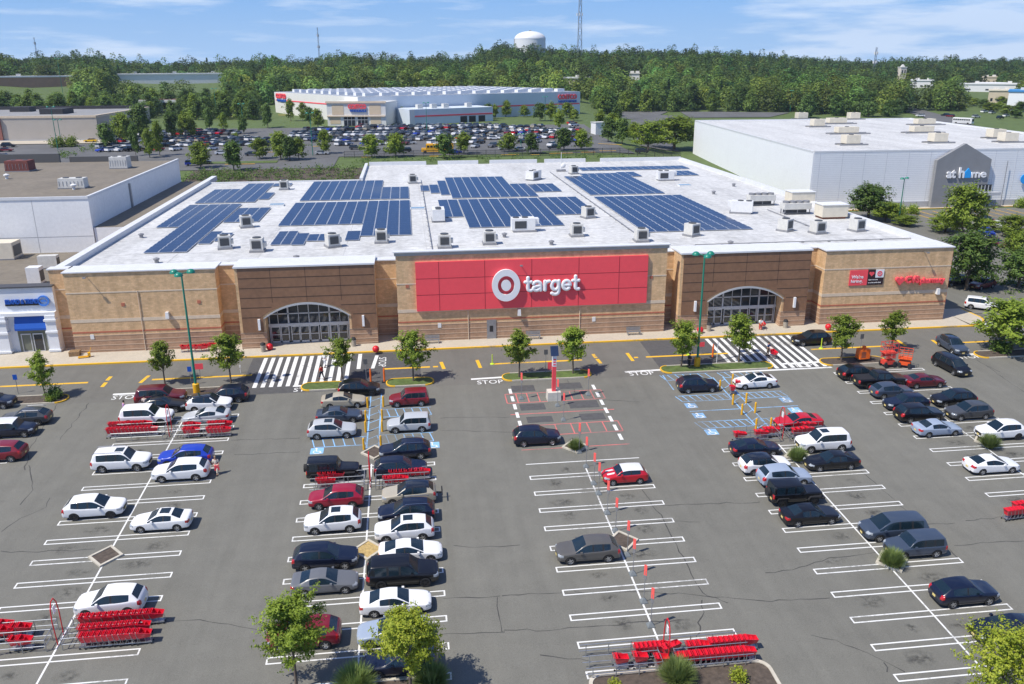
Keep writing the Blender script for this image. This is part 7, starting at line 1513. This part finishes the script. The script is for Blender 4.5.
shelter(171, 434.5, 5.3, 'steel trolley shelter below the white and silver cars, upper left'); shelter(61, 640, 5.3, 'steel trolley shelter with tall red hoop, bottom left', .0); shelter(370.5, 484.5, 5.2, 'steel trolley shelter in the row of yellow bollards'); shelter(780, 437, 4.8, 'steel trolley shelter beside the red saloon'); shelter(665, 661, 5.4, 'steel trolley shelter at the bottom, full of trolleys')
# ---------------------------------------------------------------- lamp posts
def lamp(px, py, yt, lb, heads, near=True, base=True, grp='green lamp posts'):
    p = at(px, py); h = px_h(p, yt); t = empty('lamp_post', (p.x, p.y, p.z), .15, lb, 'lamp post', grp)
    if base: q = MB(); q.lathe([(.36, -.1), (.36, 1.15), (.30, 1.2), (0, 1.2)], 16); q.build('base', yellow_m, t)
    q = MB(); q.tube((0, 0, .2), (0, 0, h-.3), .14, 10, .09); q.build('pole', green_m, t); n = heads
    for k in range(n):
        a = 2*math.pi*k/n+.35; d = Vector((math.cos(a), math.sin(a), 0)); q = MB(); q.tube((0, 0, h-.45), tuple(d*.75+Vector((0, 0, h-.25))), .05, 6); c = d*1.0+Vector((0, 0, h-.3)); q.lathe([(.46, -.12), (.42, .06), (.26, .22), (.1, .28), (0, .28)], 14, c); hd = q.build('lamp_head', green_m, t, True)
        q = MB(); q.lathe([(0, -.13), (.44, -.13)], 14, c); q.build('lens', lamp_w, hd)
    return t
lamp(197, 393.5, 270, 'tall green lamp post on a yellow foot near the left crosswalk', 3); lamp(697, 366.5, 252, 'tall green lamp post on a yellow foot near the right crosswalk', 3); lamp(899, 218, 177, 'green lamp post before the blank white store wall', 2, base=False)
for i, (px, py, yt) in enumerate(((58, 150, 106), (62, 147, 119), (313, 156, 112), (427, 135, 102), (521, 150, 133), (545, 121, 96), (790, 112, 90), (842, 112, 98), (896, 112, 92), (217, 118, 88), (64, 100, 58), (244, 133, 103))):
    lamp(px, py, yt, ['two headed green lamp post behind the gravel roof, rear one', 'two headed green lamp post behind the gravel roof, front one', 'green lamp post at the near fence of the far car park', 'green lamp post amid the crowded cars by the bus', 'green lamp post between two near right trees', 'green lamp post before the warehouse long wall', 'green lamp post against the right wood, leftmost', 'green lamp post against the right wood, middle', 'green lamp post against the right wood, rightmost', 'thin lamp post by the fuel forecourt', 'lamp post before the far pink brick block', 'thin lamp post in the left of the far car park'][i], 2, base=False, grp='lamp posts far off')
# ---------------------------------------------------------------- posts, bollards, signs
Yb = MB(); Yb.lathe([(.105, 0), (.105, 1.1), (.08, 1.19), (0, 1.22)], 12); yme = Yb.mesh('bollard', [yellow_m])
YB = [(367.8, 407.8), (383.5, 406.6), (366, 421), (382.3, 420), (365.8, 432.2), (382.3, 431.5), (364, 449.5), (381, 447)]
YR = [(719.7, 390), (732.3, 383.5), (732.7, 404.5), (746, 403.2), (741.7, 414.5), (755, 412.8), (755.8, 429.5), (770.5, 428.5)]
for L_, nm in ((YB, 'middle row walk'), (YR, 'right hand row walk')):
    for side in (0, 1):
        for k, (px, py) in enumerate(L_[side::2]):
            p = at(px, py); o = link('bollard', yme); o.location = (p.x, p.y, p.z); tag(o, f'{ordn(k+1)} yellow bollard from the store, {"left" if side == 0 else "right"} side of the {nm}', 'bollard', 'yellow bollards by the accessible bays')
rb = MB(); rb.lathe([(0, 0)]+[(.43*math.sin(R(a)), .45-.43*math.cos(R(a))) for a in range(15, 181, 15)], 20); rbm = rb.mesh('ball_bollard', [red_pl])
for px, py, lb in ((376, 352.3, 'red ball bollard right of the left entrance'), (828, 330, 'red ball bollard right of the right entrance'), (270, 350, 'red ball bollard left of the left entrance'), (700, 333, 'red ball bollard behind the right lamp post')):
    p = at(px, py, z=1.8); o = link('ball_bollard', rbm); o.location = (p.x, min(p.y, 102.3), gz(0, 100)+.17); o.data.polygons.foreach_set('use_smooth', [True]*len(o.data.polygons)); tag(o, lb, 'bollard', 'red ball bollards on the pavement')
def delin_proto():
    t = empty('pickup_sign', (0, 0, 0)); q = MB(); q.lathe([(.36, 0), (.34, .08), (.14, .30), (.10, .33), (0, .33)], 4); q.build('base', mat('rubber_grey', (.17, .19, .20), .8), t)
    q = MB(); q.tube((0, 0, .3), (0, 0, 2.6), .028, 6); q.build('pole', grey_m, t); q = MB(); q.box(-.11, .11, -.02, .02, 2.25, 3.1, 0); q.box(-.115, .115, -.022, .022, 1.9, 2.25, 1); q.build('sign_plate', [mat('sign_coral', (.95, .13, .11), .5), grey_m], t); return t
DP = delin_proto()
DL = [(521.5, 399), (588, 395), (557.5, 406), (563.5, 420.5), (579, 452.5), (586, 467), (593.8, 484), (598.5, 494), (607.2, 513.5), (615.5, 531.5), (627, 555.5), (632.7, 574.5), (643.5, 602), (650.5, 626)]
for k, (px, py) in enumerate(DL):
    p = at(px, py); o = place(DP, USED); set_ground(o, (p.x, p.y, p.z), -.75); tag(o, f'{ordn(k+1)} red and white pick-up sign post counting from the store' if k > 1 else ('red pick-up sign post left of the red pillar' if k == 0 else 'red pick-up sign post right of the red pillar'), 'sign post', 'red sign posts along the pick-up row')
# pick-up pillar with solar head
p = at(553.5, 399); t = empty('pickup_pillar', (0, 0, 0), 0, 'tall red pick-up pillar with solar head on a white concrete block', 'pillar'); q = MB(); q.box(-.75, .75, -.6, .6, 0, 1.0, top=.94); q.build('plinth', mat('pale_concrete', (.58, .55, .48), .85, var=.1, vs=2), t)
q = MB(); q.box(-.2, .2, -.2, .2, 1.0, 3.9); q.build('pillar', sign_red, t); q = MB(); q.box(-.205, .205, -.205, .205, 3.9, 5.1); pl = q.build('sign_top', [sign_white], t)
q = MB()
for z in (4.05, 4.35, 4.65): q.box(-.14, .14, -.22, -.206, z, z+.16)
q.build('sign_marks', sign_red, pl); q = MB(); q.add([(-.42, -.35, 5.2), (.42, -.35, 5.2), (.42, .25, 6.1), (-.42, .25, 6.1), (-.42, -.3, 5.15), (.42, -.3, 5.15), (.42, .3, 6.05), (-.42, .3, 6.05)], [(0, 1, 2, 3), (7, 6, 5, 4), (4, 5, 1, 0), (5, 6, 2, 1), (6, 7, 3, 2), (7, 4, 0, 3)]); q.build('solar_head', pv, t); set_ground(t, (p.x, p.y, p.z), 0)
def post_sign(px, py, yt, lb, m, w=.45, hh=.6, pm=grey_m, cat='sign'):
    p = at(px, py); h = px_h(p, yt); t = empty('sign_post', (p.x, p.y, p.z), 0, lb, cat); q = MB(); q.tube((0, 0, 0), (0, 0, h), .035, 6); q.build('pole', pm, t); q = MB(); q.box(-w/2, w/2, -.06, -.03, h-hh, h); q.build('sign_plate', m, t)
post_sign(18.3, 393.5, 374.5, 'blue parking sign at the left edge island', sb); post_sign(191.5, 385, 366.5, 'dark blue sign left of the left lamp post', sb); post_sign(545.7, 373, 349.5, 'thin dark sign post left of the red pillar', MATS['dark_parapet']); post_sign(860, 352, 334, 'thin sign post above the orange generator', MATS['dark_parapet']); post_sign(716.5, 363, 341.5, 'thin white post by the right crosswalk', white_m, .12, .5, white_m); post_sign(240.7, 373, 365, 'short white post by the left crosswalk', white_m, .2, .3, white_m); post_sign(366.5, 380, 359, 'thin sign post right of the left crosswalk tree', MATS['dark_parapet'])
p = at(200, 372); post_sign(200.5, 378, 363.5, 'red and white sign by the road behind the left lamp post', sign_red, .9, .7); post_sign(701, 354.5, 342, 'red sign behind the right lamp post', sign_red, .7, .6); post_sign(549.5, 371, 362, 'small red and white sign left of the red pillar', sign_red, .45, .9)
fl = MB(); fl.lathe([(.28, 0), (.25, .06), (.06, .1), (.055, 1.1), (0, 1.12)], 12); flm = fl.mesh('flexible_post', [mat('lime_yellow', (.55, .72, .04), .5)])
for px, py, s, lb in ((492.3, 364, 1.1, 'lime yellow flexible post in the road left of the pick-up bays'), (821, 348.5, 1.25, 'lime yellow flexible post behind the black car on the road'), (688.3, 355, 1.5, 'lime yellow flexible post left of the right lamp post')):
    p = at(px, py); o = link('flexible_post', flm); o.location = p; o.scale = (1, 1, s); tag(o, lb, 'post', 'lime flexible posts')
co = MB(); co.lathe([(.09, 0), (.09, .9), (.05, 1.15), (0, 1.16)], 10, mi=0); co.box(-.25, .25, -.25, .25, 0, .06, 1)
com = co.mesh('marker_post', [orange_m, black_m])
for px, py, lb in ((371, 383, 'orange marker post left of the path to the left entrance'), (384.5, 382, 'orange marker post right of the path to the left entrance'), (712.5, 357.5, 'orange marker post by the right lamp post')):
    p = at(px, py); o = link('marker_post', com); o.location = p; o.scale = (1.2, 1.2, 1.5); tag(o, lb, 'post', 'orange marker posts')
# benches, bins, wall-side goods
def bench(x, lb):
    t = empty('bench', (x, 102.1, 1.72+.13), 0, lb, 'bench', 'pale benches along the tan wall'); q = MB()
    for i in range(4): q.box(-.95, .95, -.28+i*.14, -.18+i*.14, .42, .46)
    q.build('seat', steel, t); q = MB()
    for i in range(4): q.box(-.95, .95, .30, .34, .52+i*.12, .61+i*.12)
    q.build('backrest', steel, t)
    for s in (-.8, .8): q = MB(); q.box(s-.04, s+.04, -.28, .34, 0, .42); q.build('leg', steel, t)
for px, lb in ((432, 'pale bench under the left part of the red sign'), (533, 'pale bench under the lettering of the red sign'), (633, 'pale bench under the right end of the red sign')): bench(at(px, 335, Y=102.4).x, lb)
def bin_(x, y, lb):
    t = empty('litter_bin', (x, y, gz(0, 100)+.16), 0, lb, 'litter bin', 'litter bins by the entrances'); q = MB(); q.lathe([(.3, 0), (.33, .9), (.3, .92), (0, .92)], 14); q.build('drum', mat('bin_stone', (.36, .32, .26), .85, var=.2, vs=8), t); q = MB(); q.lathe([(.34, .92), (.34, 1.0), (.22, 1.2), (0, 1.24)], 14); q.build('lid', black_m, t)
for px, py, lb in ((263.5, 352, 'litter bin left of the left entrance'), (707.5, 330.5, 'litter bin left of the right entrance'), (784, 327.5, 'litter bin right of the right entrance'), (354, 346.5, 'litter bin right of the left entrance')): p = at(px, py, z=1.75); bin_(p.x, min(p.y, 102.3), lb)
p = at(83, 359.5); t = empty('pallet_jack', (p.x, p.y+.3, gz(0, 101)+.16), .3, 'yellow pallet jack on the pavement by the left wall', 'pallet jack'); q = MB(); q.box(-.6, .6, -.3, -.12, .08, .16); q.box(-.6, .6, .12, .3, .08, .16); q.build('forks', yellow_m, t); q = MB(); q.box(.5, .8, -.2, .2, .1, .6); q.tube((.7, 0, .5), (.95, 0, 1.2), .03, 6); q.build('handle', yellow_m, t)
for s in (-.2, .2): q = MB(); q.lathe([(0, -.05), (.09, -.05), (.09, .05), (0, .05)], 10, (.6, s, .09), 'y'); q.build('wheel', black_m, t)
p = at(74, 357.5); wood_m = mat('pallet_wood', (.36, .23, .11), .85, var=.25, vs=5); t = empty('pallet_stack', (p.x, p.y+.5, gz(0, 101)+.16), .1, 'low stack of wooden pallets on the pavement by the left wall', 'pallets')
for k in range(4):
    q = MB()
    for i in range(5): q.box(-.6, .6, -.5+i*.22, -.38+i*.22, k*.16+.1, k*.16+.13)
    for y in (-.45, 0, .42): q.box(-.6, .6, y-.04, y+.04, k*.16, k*.16+.1)
    q.build('pallet', wood_m, t)
# hired plant on the right island
p = at(862, 361); t = empty('generator', (p.x, p.y, p.z+.1), .1, 'orange box generator on the island under a street tree', 'generator'); t.scale = (.72, .8, .85); q = MB(); q.box(-.95, .95, -.6, .6, .35, 1.75, top=.96); q.build('housing', orange_m, t); q = MB(); q.box(-.3, .1, -.4, 0, 1.75, 2.25); q.build('exhaust_box', orange_m, t); q = MB()
for i in range(5): q.box(-.7, .1, -.605, -.59, .6+i*.18, .68+i*.18)
q.build('louvre', hv_dark, t); q = MB(); q.box(-1.2, 1.2, -.5, .5, .22, .35); q.build('skid', black_m, t)
def scissor(px, py, rz, lb, m, h, sc):
    p = at(px, py); t = empty('scissor_lift', (p.x, p.y, p.z+.05), rz, lb, 'lift', 'red and orange lifts on the right island'); q = MB(); q.box(-1.0, 1.0, -.5, .5, .3, .7); q.build('chassis', m, t)
    for x in (-.85, .85):
        for s in (-.55, .55): q = MB(); q.lathe([(0, -.1), (.3, -.1), (.3, .1), (0, .1)], 12, (x, s, .3), 'y'); q.build('wheel', black_m, t)
    q = MB()
    for s in (-.5, .5):
        for k in range(3): z0, z1 = .95+k*(h-1)/3, .95+(k+1)*(h-1)/3; q.tube((-1, s, z0), (1, s, z1), .05, 5); q.tube((1, s, z0), (-1, s, z1), .05, 5)
    q.build('scissor_arms', m, t); q = MB(); q.box(-1.2, 1.2, -.6, .6, h, h+.1); q.build('platform', m, t); q = MB()
    for s in (-.58, .58):
        for z in (.55, 1.1): q.tube((-1.18, s, h+z), (1.18, s, h+z), .035, 5)
        for x in (-1.18, -.4, .4, 1.18): q.tube((x, s, h), (x, s, h+1.1), .035, 5)
    for x in (-1.18, 1.18):
        for z in (.55, 1.1): q.tube((x, -.58, h+z), (x, .58, h+z), .035, 5)
    q.build('guard_rail', m, t); t.scale = sc
scissor(887, 366.5, .1, 'red scissor lift beside the small dark street tree', mat('plant_red', (.66, .06, .04), .45), 1.5, (.68, .9, 1.15)); scissor(904, 367, -.6, 'orange red lift tilted askew right of the red one', mat('plant_orange', (.78, .10, .02), .45), 1.0, (.62, .9, 1.05))
# ---------------------------------------------------------------- people
skin = mat('skin', (.48, .27, .18), .6)
def person(px, py, rz, pose, shirt, trousers, hair, lb, skirt=False):
    p = at(px, py); t = empty('person', (p.x, p.y, p.z+.01), rz, lb, 'person'); st = .28 if pose == 'walk' else .05
    def skinned(name, verts, edges, radii, m, parent):
        me = bpy.data.meshes.new(name); me.from_pydata(verts, edges, []); o = link(name, me); sk = o.modifiers.new('k', 'SKIN'); me.skin_vertices[0].data[0].use_root = True
        for i, r_ in enumerate(radii): me.skin_vertices[0].data[i].radius = (r_, r_) if not isinstance(r_, tuple) else r_
        o.modifiers.new('s', 'SUBSURF').levels = 2; o.modifiers['s'].render_levels = 2; ev = bpy.data.meshes.new_from_object(o.evaluated_get(DG())); bpy.data.objects.remove(o); ev.materials.clear(); ev.materials.append(m); ev.polygons.foreach_set('use_smooth', [True]*len(ev.polygons)); return link(name, ev, parent)
    push = pose == 'push'; hx = .42 if push else None
    hips = (0, 0, .94); V = [hips, (0, 0, 1.18), (.01, 0, 1.40), (.02, 0, 1.52), (.05, 0, 1.62), (.05, 0, 1.76), (0, .20, 1.42), (0, -.20, 1.42)]
    arms = [(-.02, .27, 1.14), (.10, .28, .93), (.14, .27, .86), (.06, -.27, 1.14), (-.02, -.28, .92), (.0, -.27, .85)] if not push else [(.14, .26, 1.16), (.42, .22, 1.08), (.50, .2, 1.06), (.14, -.26, 1.16), (.42, -.22, 1.08), (.50, -.2, 1.06)]
    legs = [(0, .10, .90), (st*.6, .11, .50), (st, .10, .09), (st+.16, .10, .05), (0, -.10, .90), (-st*.35, -.11, .50), (-st, -.10, .11), (-st+.15, -.10, .05)]
    V += arms+legs; E_ = [(0, 1), (1, 2), (2, 3), (3, 4), (4, 5), (2, 6), (2, 7), (6, 8), (8, 9), (9, 10), (7, 11), (11, 12), (12, 13), (0, 14), (14, 15), (15, 16), (16, 17), (0, 18), (18, 19), (19, 20), (20, 21)]
    Rr = [.13, .13, .14, .055, .085, .075, .065, .065, .045, .035, .04, .045, .035, .04, .10, .065, .045, .04, .10, .065, .045, .04]
    skinned('body', V, E_, Rr, skin, t)
    skinned('shirt', [(0, 0, .98), (0, 0, 1.2), (.01, 0, 1.40), (0, .20, 1.42), (0, -.20, 1.42), arms[0], arms[3]], [(0, 1), (1, 2), (2, 3), (2, 4), (3, 5), (4, 6)], [.16, .155, .165, .085, .085, .065, .065], shirt, t)
    skinned('trousers', [(0, 0, .96)]+[legs[0], legs[1], tuple(legs[2][i]+(0, 0, .08)[i] for i in range(3)), legs[4], legs[5], tuple(legs[6][i]+(0, 0, .08)[i] for i in range(3))], [(0, 1), (1, 2), (2, 3), (0, 4), (4, 5), (5, 6)], [.155, .12, .085, .065, .12, .085, .065], trousers, t)
    q = MB(); q.lathe([(.098*math.sin(R(a)), 1.72-.115*math.cos(R(a))) for a in range(60, 181, 15)], 14, (.02, 0, 0)); q.build('hair', hair, t, True)
    q = MB(); q.box(.115, .15, -.012, .012, 1.66, 1.71); q.build('nose', skin, t); q = MB()
    for s in (-.035, .035): q.box(.115, .125, s-.012, s+.012, 1.715, 1.73)
    q.build('eyes', black_m, t)
    for s in (-1, 1):
        a = legs[3] if s > 0 else legs[7]; q = MB(); q.box(a[0]-.22, a[0]+.07, a[1]-.05, a[1]+.05, 0, .09); q.build('shoe', black_m, t)
        h_ = arms[2] if s > 0 else arms[5]; q = MB()
        for k in range(4): q.tube((h_[0]+.01, h_[1]-.03+k*.02, h_[2]), (h_[0]+.05+(.03 if push else 0), h_[1]-.03+k*.02, h_[2]-.075+(.06 if push else 0)), .010, 5, .008)
        q.tube((h_[0]+.03, h_[1]-.04, h_[2]+.01), (h_[0]+.07, h_[1]-.05, h_[2]-.03), .011, 5); q.build('fingers', skin, t)
    return t
hairb = mat('dark_hair', (.02, .014, .01), .7); hairg = mat('fair_hair', (.32, .22, .12), .7)
cl = lambda n, c: mat('cloth_'+n, c, .85)
person(322, 379.5, 2.4, 'walk', cl('red', (.62, .05, .03)), cl('navy', (.015, .02, .04)), hairb, 'person in a red top and dark trousers walking over the left crosswalk')
person(325, 367, 1.2, 'walk', cl('white', (.7, .7, .7)), cl('white', (.7, .7, .7)), hairb, 'person in white walking toward the left entrance on the crosswalk')
person(217, 474, -1.6, 'walk', cl('cream', (.62, .55, .45)), cl('cream', (.62, .55, .45)), hairg, 'person in pale clothes with a red bag behind the white crossover')
p = at(218.5, 472.5); t = empty('shopping_bag', (p.x, p.y-.35, p.z+.45), .2, 'red shopping bag held by the person in pale clothes', 'bag'); q = MB(); q.box(-.22, .22, -.12, .12, 0, .5, top=.92); q.build('sack', sign_red, t); q = MB(); q.path([(-.1, 0, .5), (-.06, 0, .68), (.06, 0, .68), (.1, 0, .5)], .015, 5); q.build('handle', sign_red, t)
person(125.5, 416.5, .5, 'stand', cl('lilac', (.50, .26, .50)), cl('grey', (.2, .2, .22)), hairb, 'person in a lilac top beside the white large vehicle')
person(146, 411.5, 1.4, 'stand', cl('pale', (.6, .5, .45)), cl('pale', (.6, .5, .45)), hairb, 'person in pale clothes at the open side of the long red vehicle')
person(689, 367.5, .4, 'stand', cl('black', (.015, .015, .018)), cl('black', (.015, .015, .018)), hairb, 'person in black standing left of the right lamp post')
person(767.5, 355.5, -.9, 'push', cl('blue', (.08, .12, .25)), cl('khaki', (.30, .22, .14)), hairb, 'person pushing a red trolley over the right crosswalk')
person(760, 330.8, -1.5, 'push', cl('white', (.7, .7, .7)), cl('red', (.62, .05, .03)), hairb, 'person in a white top pushing a trolley from the right entrance')
SC.render.film_transparent = False
# ---------------------------------------------------------------- the air: a thin even haze
hm = bpy.data.materials.new('haze_air'); hm.use_nodes = True; t = hm.node_tree; t.nodes.clear(); pv_ = N(t, 'ShaderNodeVolumePrincipled'); ho = N(t, 'ShaderNodeOutputMaterial')
pv_.inputs['Color'].default_value = (.72, .86, 1.0, 1); pv_.inputs['Density'].default_value = .00009; pv_.inputs['Anisotropy'].default_value = .2; t.links.new(pv_.outputs[0], ho.inputs['Volume'])
q = MB(); q.box(-1710, 1710, -70, 2310, -26, 135); tag(q.build('haze', hm), kind='stuff')
